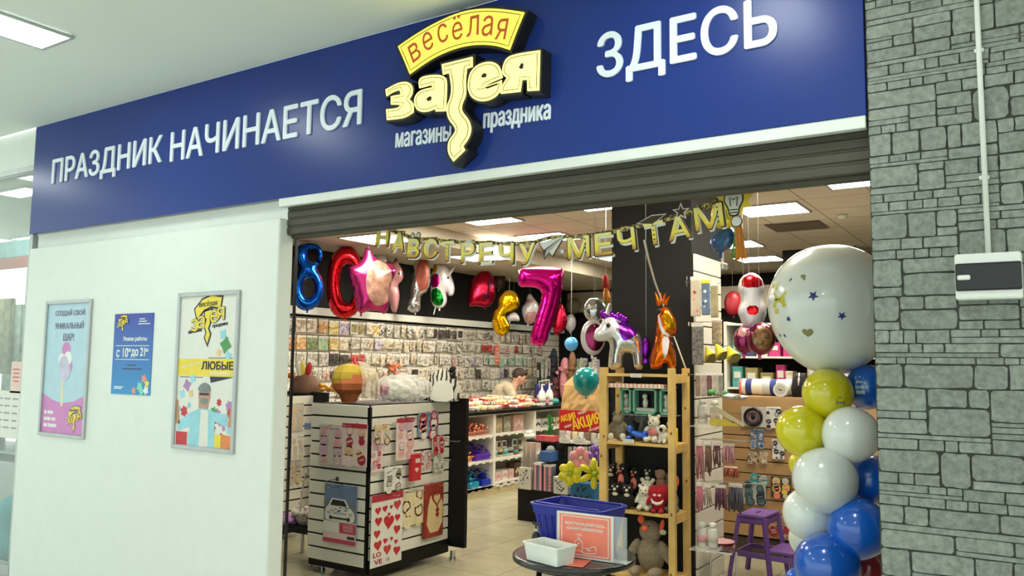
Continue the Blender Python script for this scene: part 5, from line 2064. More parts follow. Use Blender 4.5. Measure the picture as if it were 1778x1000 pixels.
def phook(y, z, L=.2):
    mb = MB()
    mb.tube([(0, 0, 0), (L, 0, .0), (L + .01, 0, .012)], .0035, 6)
    mb.box((.003, 0, 0), (.006, .03, .03), bev=.002)
    h = mb.build('hook', CHROME, sp_)
    h.parent = None
    h.parent = sp_
    h.matrix_parent_inverse = Matrix()
    d = Vector((PF - .012, y, z)) - Vector(sp_.location)
    h.location = Matrix.Rotation(-pi / 2, 3, 'Z') @ d
    h.rotation_euler = (0, 0, -pi / 2)


def hang(px0, py0, px1, py1, X, label, cat, name, build, rz=0, hk=True, group=None):
    """thing hung on the pillar panel; its face looks towards the doorway"""
    c = P((px0 + px1) / 2, (py0 + py1) / 2, X=X)
    m = mpp(c)
    w, h = (px1 - px0) * m, (py1 - py0) * m
    o = T(name, label, cat, c, rz, group)
    build(o, w, h)
    if hk:
        phook(c.y + .012, c.z + h / 2 - .01, X - PF + .04)
    return o


def bagpack(mat, head=PAPER, inks=None, seed=0, t=.02):
    def f(o, w, h):
        mb = MB()
        mb.box((0, 0, -h * .04), (w, t, h * .9), bev=.008)
        mb.build('pack', mat, o)
        mb = MB()
        mb.box((0, -t * .3, h * .45), (w, t * .5, h * .1), bev=.002)
        mb.build('header', head, o)
        if inks:
            r2 = random.Random(seed)
            mb = MB()
            for k in range(6):
                mb.prism(smooth_poly(star(w * r2.uniform(.12, .24), .6, 6), 1), -t / 2 - .002 - k * .0002, -t / 2, r2.randrange(len(inks)), (r2.uniform(-.25, .25) * w, r2.uniform(-.38, .25) * h))
            mb.build('print', inks, o)
    return f


hang(1199, 480, 1217, 550, PF + .06, 'long narrow pack with orange red print, leftmost of the three highest on the pillar panel', 'packet', 'long_packet', bagpack(M('clear_print', (196, 186, 164), .3, var=.1), PAPER, [CORAL, RED, SAND], 1))
hang(1218, 486, 1233, 548, PF + .14, 'narrow blue and yellow pack, middle of the three highest on the pillar panel', 'packet', 'long_packet', bagpack(M('blue_grey_print', (96, 116, 140), .3, var=.2), YEL, [BLUE, PAPER], 2))
hang(1234, 490, 1247, 552, PF + .2, 'narrow olive beige pack, rightmost of the three highest on the pillar panel', 'packet', 'long_packet', bagpack(M('olive_beige_print', (160, 146, 110), .4, var=.25), PAPER, None, 3))
hang(1201, 560, 1222, 634, PF + .06, 'grey whisk of metallic strands hanging under the orange pack on the pillar panel', 'packet', 'strand_packet', bagpack(M('grey_strands', (120, 116, 108), .4, metal=.3, var=.4, scale=50), PAPER, None, 4))
hang(1236, 556, 1254, 598, PF + .16, 'pale pink bag with beige strands high on the pillar panel', 'packet', 'strand_packet', bagpack(M('beige_strands', (190, 170, 140), .5, var=.3, scale=50), PALEP, None, 5))
GOLDY = M('yellow_green_card', (190, 182, 54), .4, var=.08)
INNER = M('olive_inside', (122, 110, 48), .6, var=.1)
for i, (px, py, l) in enumerate(((1231, 616, 'yellow paper party horn hanging by the pillar panel, leftmost of three'), (1249, 612, 'yellow paper party horn in the middle of the three by the pillar panel'), (1270, 616, 'yellow paper party horn farthest from the pillar panel'))):
    c = P(px, py, X=PF + .1 + .1 * i)
    o = T('party_horn', l, 'party horn', c, rs.uniform(-.3, .3), 'yellow party horns')
    m = mpp(c)
    mb = MB()
    mb.cyl((-6 * m, .02, 14 * m), (6 * m, -.03, -6 * m), 2 * m, 13 * m, 18)
    mb.build('cone', GOLDY, o)
    mb = MB()
    mb.cyl((6.05 * m, -.0305, -6.1 * m), (6.3 * m, -.032, -6.6 * m), 11.5 * m, 11.5 * m, 18)
    mb.build('mouth', INNER, o)
phook(P(1249, 598, X=PF).y, P(1210, 598, X=PF).z, .35)
for i, (a, b2, l, mt) in enumerate(((1208, 1216, 'slim brown card pack at mid height on the pillar panel, nearest the pillar', (150, 120, 110)), (1217, 1226, 'slim beige card pack at mid height, second from the pillar', (180, 160, 150)), (1227, 1236, 'slim dark red card pack at mid height, third from the pillar', (120, 70, 72)), (1237, 1246, 'slim pale card pack at mid height, fourth from the pillar', (190, 176, 160)), (1247, 1256, 'slim grey card pack at mid height, outermost from the pillar', (140, 132, 124)))):
    hang(a, 648, b2, 688, PF + .07 + .05 * i, l, 'packet', 'slim_packet', bagpack(M('slim_print_%d' % i, mt, .35, var=.2, scale=30), PAPER, None, i), 0, i == 0)
# clear jars on little shelves
BOT = M('milky_jar', (222, 222, 216), .25, alpha=.85, var=.05)


def jar(px, py0, py1, X, label, capm, inner):
    c = P(px, py1, X=X)
    m = mpp(c)
    h = (py1 - py0) * m
    o = T('jar', label, 'jar', c, 0, 'white jars on the pillar panel')
    r = 8.5 * m
    mb = MB()
    mb.lathe([(r * .9, 0), (r, h * .04), (r, h * .7), (r * .6, h * .8), (.001, h * .8)], 20)
    mb.build('body', BOT, o)
    mb = MB()
    mb.lathe([(r * .7, h * .79), (r * .72, h * .98), (.001, h)], 20)
    mb.build('cap', capm, o)
    mb = MB()
    mb.lathe([(r * 1.015, h * .2), (r * 1.015, h * .5)], 20)
    mb.build('label_band', inner, o)


def jarshelf(px0, px1, py, label):
    a, b2 = P(px0, py, X=PF + .08), P(px1, py, X=PF + .2)
    o = T('wire_shelf', label, 'shelf', (PF + .12, (a.y + b2.y) / 2, a.z - .012))
    mb = MB()
    mb.box((0, 0, 0), (.2, .15, .008), bev=.003)
    mb.build('tray', CLEAR, o)
    mb = MB()
    mb.box((.099, 0, .014), (.004, .15, .028))
    mb.build('front_lip', CLEAR, o)
    return o


jarshelf(1212, 1246, 737, 'small clear shelf under the two upper white jars on the pillar panel')
jarshelf(1212, 1246, 951, 'small clear shelf under the two lower white jars on the pillar panel')
jar(1220, 693, 735, PF + .07, 'white capped jar on the upper clear shelf, nearer the pillar', PAPER, GREYC)
jar(1241, 695, 737, PF + .16, 'white capped jar on the upper clear shelf, outer one of two', PAPER, PALEP)
jar(1219, 907, 949, PF + .07, 'jar with rose band on the lower clear shelf, nearer the pillar', WHITE_GLOSS, ROSE)
jar(1238, 908, 950, PF + .16, 'jar with grey band on the lower clear shelf, outer one of two', WHITE_GLOSS, GREYC)
# dangling pink things
for i, (x0, y0, x1, y1, X, mt, l, cat) in enumerate(((1208, 765, 1222, 835, .08, (180, 110, 120), 'dusty rose strand bundle hanging mid pillar panel, nearest the pillar', 'bundle'), (1223, 766, 1236, 826, .14, (130, 96, 88), 'brown strand bundle hanging mid pillar panel, second from the pillar', 'bundle'), (1238, 768, 1252, 812, .2, (120, 76, 84), 'plum strand bundle hanging mid pillar panel, third from the pillar', 'bundle'), (1253, 770, 1276, 806, .28, (206, 150, 160), 'pale pink ribbon bundle at the outer end of the mid pillar hooks', 'bundle'),
                                                   (1256, 810, 1282, 830, .3, (160, 84, 60), 'rust coloured bundle under the pale pink ribbon bundle', 'bundle'), (1208, 838, 1220, 890, .08, (200, 120, 136), 'rose curtain pack hanging low on the pillar panel, nearest the pillar', 'bundle'), (1222, 842, 1236, 880, .14, (170, 150, 144), 'pale clear pack hanging low on the pillar panel, between rose and plum packs', 'bundle'), (1240, 842, 1262, 886, .22, (110, 70, 90), 'plum pack hanging low on the pillar panel', 'bundle'), (1264, 840, 1290, 890, .32, (84, 80, 92), 'dark grey pack at the outer end of the low pillar hooks', 'bundle'))):
    c = P((x0 + x1) / 2, y0, X=PF + X)
    m = mpp(c)
    w, h = (x1 - x0) * m, (y1 - y0) * m
    o = T('strand_bundle', l, cat, c, 0, 'bundles on the pillar hooks')
    mt_ = foil('strand_%d' % i, mt, .35, .35, .8, 60)
    mb = MB()
    mb.box((0, 0, -h * .06), (w * .9, .015, h * .14), bev=.003)
    mb.build('header', CLIPP if i % 2 else PALEP, o)
    mb = MB()
    for k in range(7):
        x = w * (-.42 + .14 * k)
        mb.tube([(x * .8, 0, -h * .1), (x, rs.uniform(-.02, .02), -h * .5), (x * 1.1, rs.uniform(-.02, .02), -h * rs.uniform(.85, 1))], [w * .08, w * .11, w * .07], 6)
    mb.build('strands', mt_, o)
for py in (764, 838):
    phook(P(1215, py, X=PF).y + .04, P(1210, py, X=PF).z, .34)
    phook(P(1230, py, X=PF).y + .1, P(1226, py, X=PF).z, .34)
c = P(1268, 690, X=PF + .32)
mb = MB()
mb.lathe([(.001, .004), (.09, .004), (.125, .02), (.128, .02), (.095, -.004), (.001, -.004)], 30, mx=Matrix.Rotation(.12, 4, 'Y'))
S('silver_plate', mb, CHROME, 'silver paper plate on the hooks between pillar panel and tan counter', 'plate', c)
mb = MB()
for k in range(9):
    mb.ell((rs.uniform(-.06, .06), rs.uniform(-.05, .05), rs.uniform(0, .02)), (.03, .02, .015), 0, (rs.uniform(-1, 1), 0, rs.uniform(0, 3)), 8)
S('green_leaves', mb, GREENP, 'sprig of green paper leaves beside the silver plate', 'leaves', c + Vector((-.1, -.02, .02)))
c = P(1258, 728, X=PF + .26)
o = T('paper_fan', 'cream and yellow folded paper fan hanging under the silver plate', 'fan', c, .3)
mb = MB()
mb.prism([(-.1, .07), (-.07, .1), (.14, -.03), (.13, -.05)], 0, .01)
mb.build('cream_leaf', CREAM, o)
mb = MB()
mb.prism([(-.1, .0), (.0, .0), (.1, -.045), (-.1, -.05)], .012, .022)
mb.build('yellow_leaf', YEL, o)
# stacked pink plates at the foot of the panel
c = P(1252, 945, X=PF + .13)
for k in range(4):
    mb = MB()
    mb.lathe([(.001, 0), (.07, 0), (.1, .012), (.101, .014), (.07, .004), (.001, .004)], 24)
    S('pink_plate', mb, [ROSE, PALEP, CRIM, ROSE][k], ['rose paper plate, lowest of the stack at the foot of the pillar panel', 'pale pink paper plate, second from below in the stack', 'crimson rimmed paper plate, third from below in the stack', 'rose paper plate on top of the stack at the pillar panel foot'][k], 'plate', (c.x, c.y, c.z - .03 + .014 * k), 0, 'paper plates')
o = T('low_shelf', 'low wire shelf under the stacked pink plates', 'shelf', (c.x, c.y + .05, c.z - .05))
mb = MB()
mb.box((0, 0, 0), (.2, .2, .012))
mb.build('tray', CHROME, o)
for sx in (-1, 1):
    mb = MB()
    mb.cyl((sx * .1, 0, -c.z + .05), (sx * .1, 0, 0), .008)
    mb.build('leg', CHROME, o)

# ------------------------------------------------------------ pine rack with plush toys
RX0, RX1, RY0, RY1 = -2.812, -2.21, 5.6, 5.92
rk = T('pine_rack', 'open pine shelf rack with plush toys in front of the black pillar', 'shelf rack', ((RX0 + RX1) / 2, (RY0 + RY1) / 2, 0))
rc_ = Vector(rk.location)
RZ = [.12, .575, 1.07, 1.575]
for sx in (RX0 + .033, RX1 - .026):
    for sy in (RY0 + .02, RY1 - .02):
        mb = MB()
        mb.box((sx - rc_.x, sy - rc_.y, .81), (.06 if sx < -2.5 else .05, .04, 1.62), 0, bev=.003)
        for k in range(3):
            mb.ell((sx - rc_.x + rs.uniform(-.012, .012), sy - rc_.y - .0195, rs.uniform(.15, 1.5)), (.008, .002, .013), 1, n=8)
        mb.build('post', [PINE, KNOT], rk)
for z in RZ:
    mb = MB()
    for k in range(4):
        mb.box((0, -.115 + .077 * k, z - .01), (RX1 - RX0 - .02, .07, .02), bev=.002)
    b_ = mb.build('shelf_board', PINE, rk)
    for sx in (RX0 + .033, RX1 - .026):
        mb = MB()
        mb.box((sx - rc_.x, 0, z - .04), (.03, RY1 - RY0 - .07, .05), bev=.002)
        mb.build('side_rail', PINE, b_)
for px, py, z in ((1104, 652, RZ[3]), (1091, 766, RZ[2])):
    c = P(px, py, Y=RY0 - .01)
    mb = MB()
    mb.box((c.x - rc_.x, RY0 - .008 - rc_.y, c.z - rc_.z), (.085, .004, .028))
    for k in range(2):
        mb.box((c.x - rc_.x, RY0 - .011 - rc_.y, c.z + .005 - .01 * k), (.06, .002, .003), 1)
    mb.build('price_label', [PAPER, GREYC], rk)
# hanging tray of orange things with shadow boxes under it
c = P(1106, 672, Y=5.7)
o = T('candy_tray', 'shallow white tray heaped with small orange candies under the top board of the rack', 'tray', (c.x + .03, 5.74, 1.475))
mb = MB()
mb.box((0, 0, 0), (.44, .26, .008))
mb.box((0, -.13, .012), (.44, .008, .03))
for k in range(14):
    mb.box((-.21 + .032 * k, -.136, .012), (.012, .004, .028), 1)
mb.build('tray', [PAPER, M('peach_stripe', (220, 150, 120), .5, var=0)], o)
for sx in (-1, 1):
    mb = MB()
    mb.cyl((sx * .21, .1, 0), (sx * .21, .1, .085), .004)
    mb.build('hanger', CHROME, o)
ORC = M('orange_candy', (226, 130, 90), .4, var=.2, scale=40)
for k in range(34):
    mb = MB()
    mb.ell((rs.uniform(-.2, .2), rs.uniform(-.11, .1), .014), (.018, .013, .011), 0, (rs.uniform(-.4, .4), rs.uniform(-.4, .4), rs.uniform(0, 3)), 8)
    lab = 'small orange candy heaped in the white tray under the top board of the rack'
    S('candy', mb, ORC if k % 3 else PALEP, lab if k % 3 else 'small pale pink candy lying in the white tray under the top board', 'candy', Vector((c.x + .03, 5.74, 1.475)), 0, 'orange candies in the tray' if k % 3 else 'pink candies in the tray')
MINT = M('mint_wood', (132, 196, 168), .5, var=.05)
for i, (px, w, l) in enumerate(((1088, .09, 'mint framed shadow box with a grey figure, leftmost under the candy tray'), (1121, .19, 'wide mint framed shadow box with a white figure, middle one under the candy tray'), (1158, .1, 'mint framed shadow box partly behind the right post of the rack'))):
    c = P(px, 690, Y=5.76)
    o = T('shadow_box', l, 'shadow box', (c.x, 5.78, 1.275), 0, 'shadow boxes on the rack')
    h = .19
    mb = MB()
    for sx, sz, a, b2 in ((-1, 0, .016, h), (1, 0, .016, h), (0, 1, w, .016), (0, -1, w, .016)):
        mb.box((sx * (w / 2 - .008), 0, h / 2 + sz * (h / 2 - .008)), (a, .09, b2), bev=.002)
    mb.build('frame', MINT, o)
    mb = MB()
    mb.box((0, .04, h / 2), (w - .02, .006, h - .02))
    mb.build('back_panel', BLACK, o)
    mb = MB()
    mb.box((0, -.0, .03), (w - .03, .05, .03), bev=.01)
    mb.ell((-.01, 0, .08), (.022, .02, .04), n=12)
    mb.ell((-.01, -.01, .13), .02, n=12)
    mb.build('figure', PAPER if i else GREYC, o)
    mb = MB()
    mb.box((0, .0, -.001), (w, .02, .002))
    for sx in (-1, 1):
        mb.cyl((sx * w * .4, .05, h), (sx * w * .4, .05, .19), .002, n=6)
    mb.build('hanger', CHROME, o)
# the shadow boxes stand on a thin glass board
o = T('glass_board', 'thin glass board under the mint shadow boxes inside the rack', 'shelf', (rc_.x, 5.79, 1.268))
mb = MB()
mb.box((0, 0, 0), (RX1 - RX0 - .13, .2, .008))
mb.build('glass', CLEAR, o)


def plush(name, label, cat, loc, rz, parts, vox=.007, extra=(), group='plush toys on the pine rack'):
    """body: ellipsoids merged into one skin; extra: other coloured pieces as parts"""
    o = T(name, label, cat, (loc[0], loc[1], loc[2] + .007), rz, group)
    mat, bl = parts
    mb = MB()
    for b2 in bl:
        mb.ell(b2[0], b2[1], 0, b2[2] if len(b2) > 2 else None, 14)
    remesh(mb.build('body', mat, o), vox)
    for nm, m, bl2 in extra:
        mb = MB()
        for b2 in bl2:
            mb.ell(b2[0], b2[1], 0, b2[2] if len(b2) > 2 else None, 12)
        mb.build(nm, m, o)
    return o


FUR = lambda n, c: M(n, c, .95, var=.14, scale=70, bump=.5, bscale=160)
GBEAR, GHIPPO, GELE = FUR('taupe_fur', (142, 128, 106)), FUR('grey_beige_fur', (132, 120, 98)), FUR('slate_fur', (104, 102, 98))
WFUR, BKFUR, REDF, BLUF = FUR('white_fur', (214, 208, 188)), FUR('black_fur', (24, 22, 24)), FUR('red_fur', (170, 20, 36)), FUR('blue_fur', (40, 90, 170))
ORF = M('orange_felt_ear', (236, 96, 60), .8, var=.06)
# big bear on the lowest board
s = 1.0
c = P(1128, 985, Y=5.68)
plush('plush_bear', 'big taupe plush bear with orange ears and nose on the lowest board of the rack', 'plush toy', (c.x - .01, 5.72, RZ[0]), .1, (GBEAR, [((0, .02, .13), (.105, .09, .135)), ((0, 0, .3), (.085, .075, .08)), ((0, .0, .225), (.055, .05, .06)), ((-.12, -.02, .17), (.035, .035, .085), (0, .5, 0)), ((.12, -.02, .16), (.036, .035, .095), (0, -.45, 0)), ((-.08, -.12, .035), (.045, .09, .036), (0, 0, .25)), ((.07, -.12, .035), (.045, .09, .036), (0, 0, -.25))]), .008,
      [('ear', ORF, [((-.07, 0, .375), (.027, .014, .032), (0, -.3, 0))]), ('ear', ORF, [((.09, -.01, .35), (.018, .02, .045), (0, .2, 0))]), ('nose', ORF, [((-.02, -.075, .33), (.026, .016, .022))]), ('ear_lining', WFUR, [((.1, -.02, .305), (.026, .014, .02))]), ('eye', BLK, [((-.05, -.068, .345), .006)]), ('eye', BLK, [((.01, -.074, .35), .006)])], 'plush toys on the pine rack')
# third board: black cats and penguins, white bears, red heart
zb = RZ[1]


def cat(x, y, z, rz, label, beak):
    plush('plush_penguin' if beak else 'plush_cat', label, 'plush toy', (x, y, z), rz, (BKFUR, [((0, 0, .06), (.05, .045, .062)), ((0, -.01, .135), (.045, .04, .04)), ((-.03, 0, .175), (.014, .01, .02)), ((.03, 0, .175), (.014, .01, .02)), ((-.045, -.02, .06), (.016, .016, .04)), ((.045, -.02, .06), (.016, .016, .04))] if not beak else [((0, 0, .065), (.05, .045, .068)), ((0, -.005, .15), (.042, .04, .042)), ((-.05, -.01, .08), (.012, .02, .045), (0, .3, 0)), ((.05, -.01, .08), (.012, .02, .045), (0, -.3, 0))]), .006,
          [('beak' if beak else 'muzzle', ORF if beak else WFUR, [((0, -.05, .135), (.012, .02, .012))]), ('belly' if beak else 'chest', CORAL if beak else WFUR, [((0, -.036, .07), (.028, .014, .045))] if beak else [((0, -.04, .1), (.022, .012, .014))]), ('eye', PAPER, [((-.018, -.04, .155), .007)]), ('eye', PAPER, [((.018, -.04, .155), .007)])])


for i, (px, y, z, bk_, l) in enumerate(((1062, 5.8, .12, 0, 'black plush cat at the back left of the third board, beside the left post'), (1083, 5.8, .12, 1, 'black plush penguin with coral belly, at the back beside the left cat'), (1105, 5.8, .1, 1, 'black plush penguin with coral belly, in the middle of the third board'), (1129, 5.8, .12, 0, 'black plush cat behind the white bears on the third board'),
                                           (1070, 5.68, 0, 0, 'black plush cat lying in front at the left end of the third board'), (1090, 5.68, 0, 0, 'black plush cat in the front row beside the white bear'))):
    c = P(px, 850, Y=y)
    cat(c.x, y, zb + z, rs.uniform(-.2, .3), l, bk_)
mb = MB()
mb.box((0, 0, 0), (.5, .1, .115), bev=.006)
S('riser', mb, BLACK, 'black step at the back of the third board carrying the rear plush row', 'riser', (rc_.x - .02, 5.82, zb + .059))


def wbear(x, y, z, rz, label, sc3=1, shirt=None, fur=None):
    k = sc3
    V = lambda *a: tuple(v * k for v in a)
    ex = [('nose', BLK, [(V(0, -.055, .135), V(.008, .006, .006))]), ('eye', BLK, [(V(-.018, -.048, .155), .005 * k)]), ('eye', BLK, [(V(.018, -.048, .155), .005 * k)])]
    if shirt:
        ex.append(('shirt', shirt, [(V(0, 0, .065), V(.053, .047, .042))]))
    plush('plush_bear', label, 'plush toy', (x, y, z), rz, (fur or WFUR, [(V(0, 0, .055), V(.048, .042, .057)), (V(0, -.005, .14), V(.045, .042, .042)), (V(0, -.04, .13), V(.018, .02, .016)), (V(-.036, 0, .182), V(.016, .01, .016)), (V(.036, 0, .182), V(.016, .01, .016)), (V(-.052, -.02, .08), V(.016, .018, .034), (0, .5, 0)), (V(.052, -.02, .08), V(.016, .018, .034), (0, -.5, 0)), (V(-.032, -.05, .02), V(.02, .036, .02)), (V(.032, -.05, .02), V(.02, .036, .02))]), .006, ex)


c = P(1118, 880, Y=5.67)
wbear(c.x, 5.68, zb, .2, 'small white plush bear sitting in front beside the red heart toy', .95)
c = P(1122, 860, Y=5.74)
wbear(c.x + .01, 5.745, zb + .0, .1, 'white plush bear just behind the small one, by the red heart toy', 1.15)
c = P(1141, 870, Y=5.66)
o = T('plush_heart', 'red plush heart toy with a wide white smile on the third board of the rack', 'plush toy', (c.x, 5.69, zb), .15, 'plush toys on the pine rack')
mb = MB()
for b2 in (((0, 0, .06), (.05, .04, .06)), ((-.03, 0, .14), (.05, .045, .055)), ((.03, 0, .145), (.05, .045, .06)), ((0, 0, .1), (.065, .048, .06)), ((-.06, -.03, .09), (.018, .02, .05), (0, .5, 0)), ((-.025, -.05, .015), (.022, .035, .018)), ((.03, -.05, .015), (.022, .035, .018))):
    mb.ell(b2[0], b2[1], 0, b2[2] if len(b2) > 2 else None, 14)
remesh(mb.build('body', REDF, o), .006)
mb = MB()
mb.tube([(-.045, -.044, .1), (-.03, -.054, .078), (0, -.058, .068), (.03, -.054, .076), (.045, -.044, .095)], [.004, .01, .012, .01, .004], 8)
mb.build('smile', PAPER, o)
for s in (-1, 1):
    mb = MB()
    mb.ell((s * .018, -.05, .128), (.014, .008, .009), n=10)
    mb.build('eye', PAPER, o)
c = P(1178, 880, Y=5.72)
plush('plush_rabbit', 'grey plush rabbit with orange ear behind the right post, third board', 'plush toy', (-2.295, 5.76, zb), .3, (GELE, [((0, 0, .07), (.05, .045, .07)), ((0, 0, .17), (.045, .04, .045)), ((-.03, 0, .235), (.014, .01, .04)), ((.04, 0, .22), (.014, .01, .04)), ((-.035, -.045, .02), (.022, .04, .022)), ((.035, -.045, .02), (.022, .04, .022))]), .006, [('ear_lining', ORF, [((.04, -.012, .215), (.012, .006, .032))]), ('nose', ORF, [((0, -.04, .165), (.01, .007, .008))])])
mb = MB()
mb.ell((0, 0, .06), (.05, .04, .06), n=14)
mb.ell((0, -.01, .14), (.042, .04, .04), n=14)
mb.ell((-.025, -.03, .16), (.014, .01, .014), n=8)
S('plush_mouse', mb, FUR('rose_fur', (170, 130, 110)), 'rosy beige plush mouse behind the red heart toy', 'plush toy', (P(1148, 850, Y=5.8).x, 5.8, zb + .118), 0, 'plush toys on the pine rack')
# second board
zc = RZ[2]
c = P(1069, 745, Y=5.68)
plush('plush_hippo', 'grey beige plush hippo at the left end of the second board', 'plush toy', (c.x + .015, 5.71, zc), .15, (GHIPPO, [((0, 0, .075), (.062, .055, .08)), ((0, -.01, .165), (.045, .045, .04)), ((0, -.045, .15), (.04, .035, .032)), ((-.035, 0, .205), (.011, .009, .016)), ((.035, 0, .205), (.011, .009, .016)), ((.06, -.02, .1), (.018, .018, .05), (0, -.7, 0)), ((-.06, -.02, .09), (.018, .018, .05), (0, .4, 0))]), .006, [('foot', WFUR, [((-.045, -.07, .027), (.026, .02, .028))]), ('foot', WFUR, [((.05, -.07, .027), (.026, .02, .028))]), ('eye', BLK, [((-.02, -.045, .19), .005)]), ('eye', BLK, [((.02, -.045, .19), .005)])])
for px, sc3, l in ((1090, 1.05, 'slate grey plush elephant behind the blue toy, second board'), (1117, .95, 'slate grey plush elephant in the middle back of the second board')):
    c = P(px, 740, Y=5.8)
    plush('plush_elephant', l, 'plush toy', (c.x, 5.82, zc), .1, (GELE, [((0, 0, .07 * sc3), (.055 * sc3, .05, .07 * sc3)), ((0, -.01, .16 * sc3), (.045, .045, .045)), ((-.055, .0, .165 * sc3), (.03, .01, .035)), ((.055, .0, .165 * sc3), (.03, .01, .035)), ((0, -.06, .125 * sc3), (.014, .014, .045)), ((-.03, -.05, .02), (.022, .035, .022)), ((.03, -.05, .02), (.022, .035, .022))]), .006)
c = P(1107, 755, Y=5.66)
mb = MB()
for p0, p1, r in (((-.05, 0, .06), (.04, 0, .04), .024), ((-.05, 0, .06), (-.06, -.02, .11), .022), ((-.06, 0, .03), (-.07, -.03, .012), .02), ((.04, 0, .04), (.09, -.02, .02), .021), ((.04, 0, .04), (.07, .01, .08), .018)):
    d = Vector(p1) - Vector(p0)
    mb.ell((Vector(p0) + Vector(p1)) / 2, (r, r, d.length * .62), 0, d.to_track_quat('Z', 'Y').to_euler(), 12)
S('twisted_balloon_dog', mb, M('blue_latex_shiny', (24, 90, 200), .2, coat=.5, var=.02), 'bright blue balloon dog lying at the front of the second board', 'balloon dog', (c.x, 5.66, zc + .01))
c = P(1134, 750, Y=5.67)
wbear(c.x, 5.69, zc, -.1, 'cream plush bear in a dusty pink shirt on the second board', 1.05, M('dusty_pink_cloth', (190, 110, 104), .8, var=.08))
c = P(1152, 765, Y=5.66)
plush('plush_sheep', 'cream plush sheep at the right end of the second board', 'plush toy', (c.x, 5.66, zc), 0, (WFUR, [((0, 0, .045), (.04, .035, .045)), ((0, -.015, .105), (.032, .03, .03)), ((-.02, -.035, .012), (.014, .022, .013)), ((.022, -.035, .012), (.014, .022, .013))]), .005, [('muzzle', BKFUR, [((0, -.045, .1), (.014, .01, .016))])])
c = P(1180, 770, Y=5.78)
mb = MB()
mb.box((0, 0, .055), (.07, .1, .11), bev=.01)
mb.ell((-.01, -.02, .14), (.028, .028, .03), 1, n=12)
S('yellow_gift', mb, [YEL, PAPER], 'yellow wrapped gift with a white bow at the right side of the second board', 'gift', (-2.29, 5.76, zc), .2)
mb = MB()
mb.box((0, 0, .0), (.06, .012, .012), bev=.003)
mb.box((0, 0, .022), (.06, .012, .012), bev=.003)
S('wall_socket', mb, CHAR, 'dark double socket plate on the black pillar behind the third board', 'socket', (P(1144, 798, Y=5.95).x, 5.951, P(1144, 800, Y=5.95).z))

# ------------------------------------------------------------ tan slat counter at the right back
TY = 7.3
tx0 = -2.48
tc_ = T('tan_slat_counter', 'tan slat fronted counter at the right back behind the purple stool', 'counter', (-1.7, TY + .25, 0))
mb = MB()
mb.box((0, 0, .66), (1.56, .46, 1.32))
mb.build('core', BLACK, tc_)
mb = MB()
z = .16
k = 0
while z < 1.2:
    mb.box((0, -.24, z + .05), (1.56, .02, .1), 0, bev=.002)
    z += .109
mb.box((0, -.24, 1.29), (1.56, .024, .14), 0, bev=.002)
mb.build('slat_front', TANB, tc_)
mb = MB()
mb.box((0, 0, 1.365), (1.6, .5, .02), bev=.003)
mb.build('top', TANB, tc_)
mb = MB()
mb.box((0, -.22, .07), (1.56, .04, .14))
mb.build('plinth', M('brown_plinth', (74, 58, 42), .6, var=.1), tc_)


def tc_item(px0, py0, px1, py1, label, mat, inks, seed, kind='s', off=.04):
    a, b2 = P(px0, py0, Y=TY - off), P(px1, py1, Y=TY - off)
    w, h = b2.x - a.x, a.z - b2.z
    o = T('hanging_pack', label, 'packet', ((a.x + b2.x) / 2, TY - off, (a.z + b2.z) / 2), rs.uniform(-.06, .06))
    if kind == 'ring':
        sheet(mat)(o, w, h)
        mb = MB()
        mb.tube([(w * .34 * cos(t), -.012, w * .34 * sin(t) + .0) for t in np.linspace(0, 2 * pi, 26)[:-1]], w * .06, 8, closed=True)
        mb.tube([(w * .2 * cos(t), -.014, w * .2 * sin(t)) for t in np.linspace(0, 2 * pi, 26)[:-1]], w * .05, 8, closed=True, m=1)
        mb.ell((0, -.012, 0), (w * .1, .01, w * .1), 0)
        mb.build('wound_cord', [BLACKP, M('dark_rose_cord', (110, 70, 76), .5)], o)
    else:
        stickers(mat, inks, seed)(o, w, h)
    mb = MB()
    mb.tube([(0, off - .01 - .012, h / 2 - .01), (0, -.05, h / 2 - .01), (0, -.06, h / 2)], .003, 6)
    mb.build('peg', CHROME, o)


tc_item(1287, 706, 1330, 742, 'pale packet with a wound dark cord ring, upper left on the tan counter front', GREYC, None, 0, 'ring')
tc_item(1330, 706, 1356, 744, 'white packet with a small dark wheel print beside the cord ring packet', PAPER, [DKTXT, GREYC, PAPER], 31)
tc_item(1302, 744, 1327, 780, 'blue green picture packet in the middle of the tan counter front', M('sea_print', (110, 132, 136), .4, var=.3, scale=30), [BLUE, SAND, GREYC], 32)
tc_item(1340, 762, 1362, 798, 'white packet with black lettering under the wheel print packet', PAPER, [GREYC, DKTXT, PAPER], 33)
tc_item(1298, 784, 1314, 806, 'small brown charm packet, left of the pair under the picture packet', CLIPP, [M('brown_charm', (120, 84, 60), .5), SAND], 34)
tc_item(1318, 784, 1332, 806, 'small brown charm packet, right of the pair under the picture packet', CLIPP, [bpy.data.materials['brown_charm'], SAND], 35)
tc_item(1290, 836, 1330, 878, 'grey paper packet with dark toy aircraft print low on the tan counter front', M('ash_card', (176, 176, 170), .5), [M('dark_slate_ink', (60, 66, 74), .5), M('teal_slate_ink', (90, 120, 124), .5), bpy.data.materials['dark_slate_ink']], 36, off=.07)
tc_item(1302, 824, 1334, 840, 'teal foil packet above the aircraft packet', M('teal_pack', (96, 140, 146), .4, var=.1), [TEAL, GREYC], 37)
tc_item(1338, 826, 1374, 866, 'dark picture packet with yellow base low on the tan counter front', M('dark_photo', (70, 64, 62), .4, var=.4, scale=30), [YEL, DKTXT, GREYC, CORAL], 38)
tc_item(1352, 738, 1366, 756, 'tiny cream packet between white packets on the tan counter front', CREAM, [GREYC, SAND], 39)
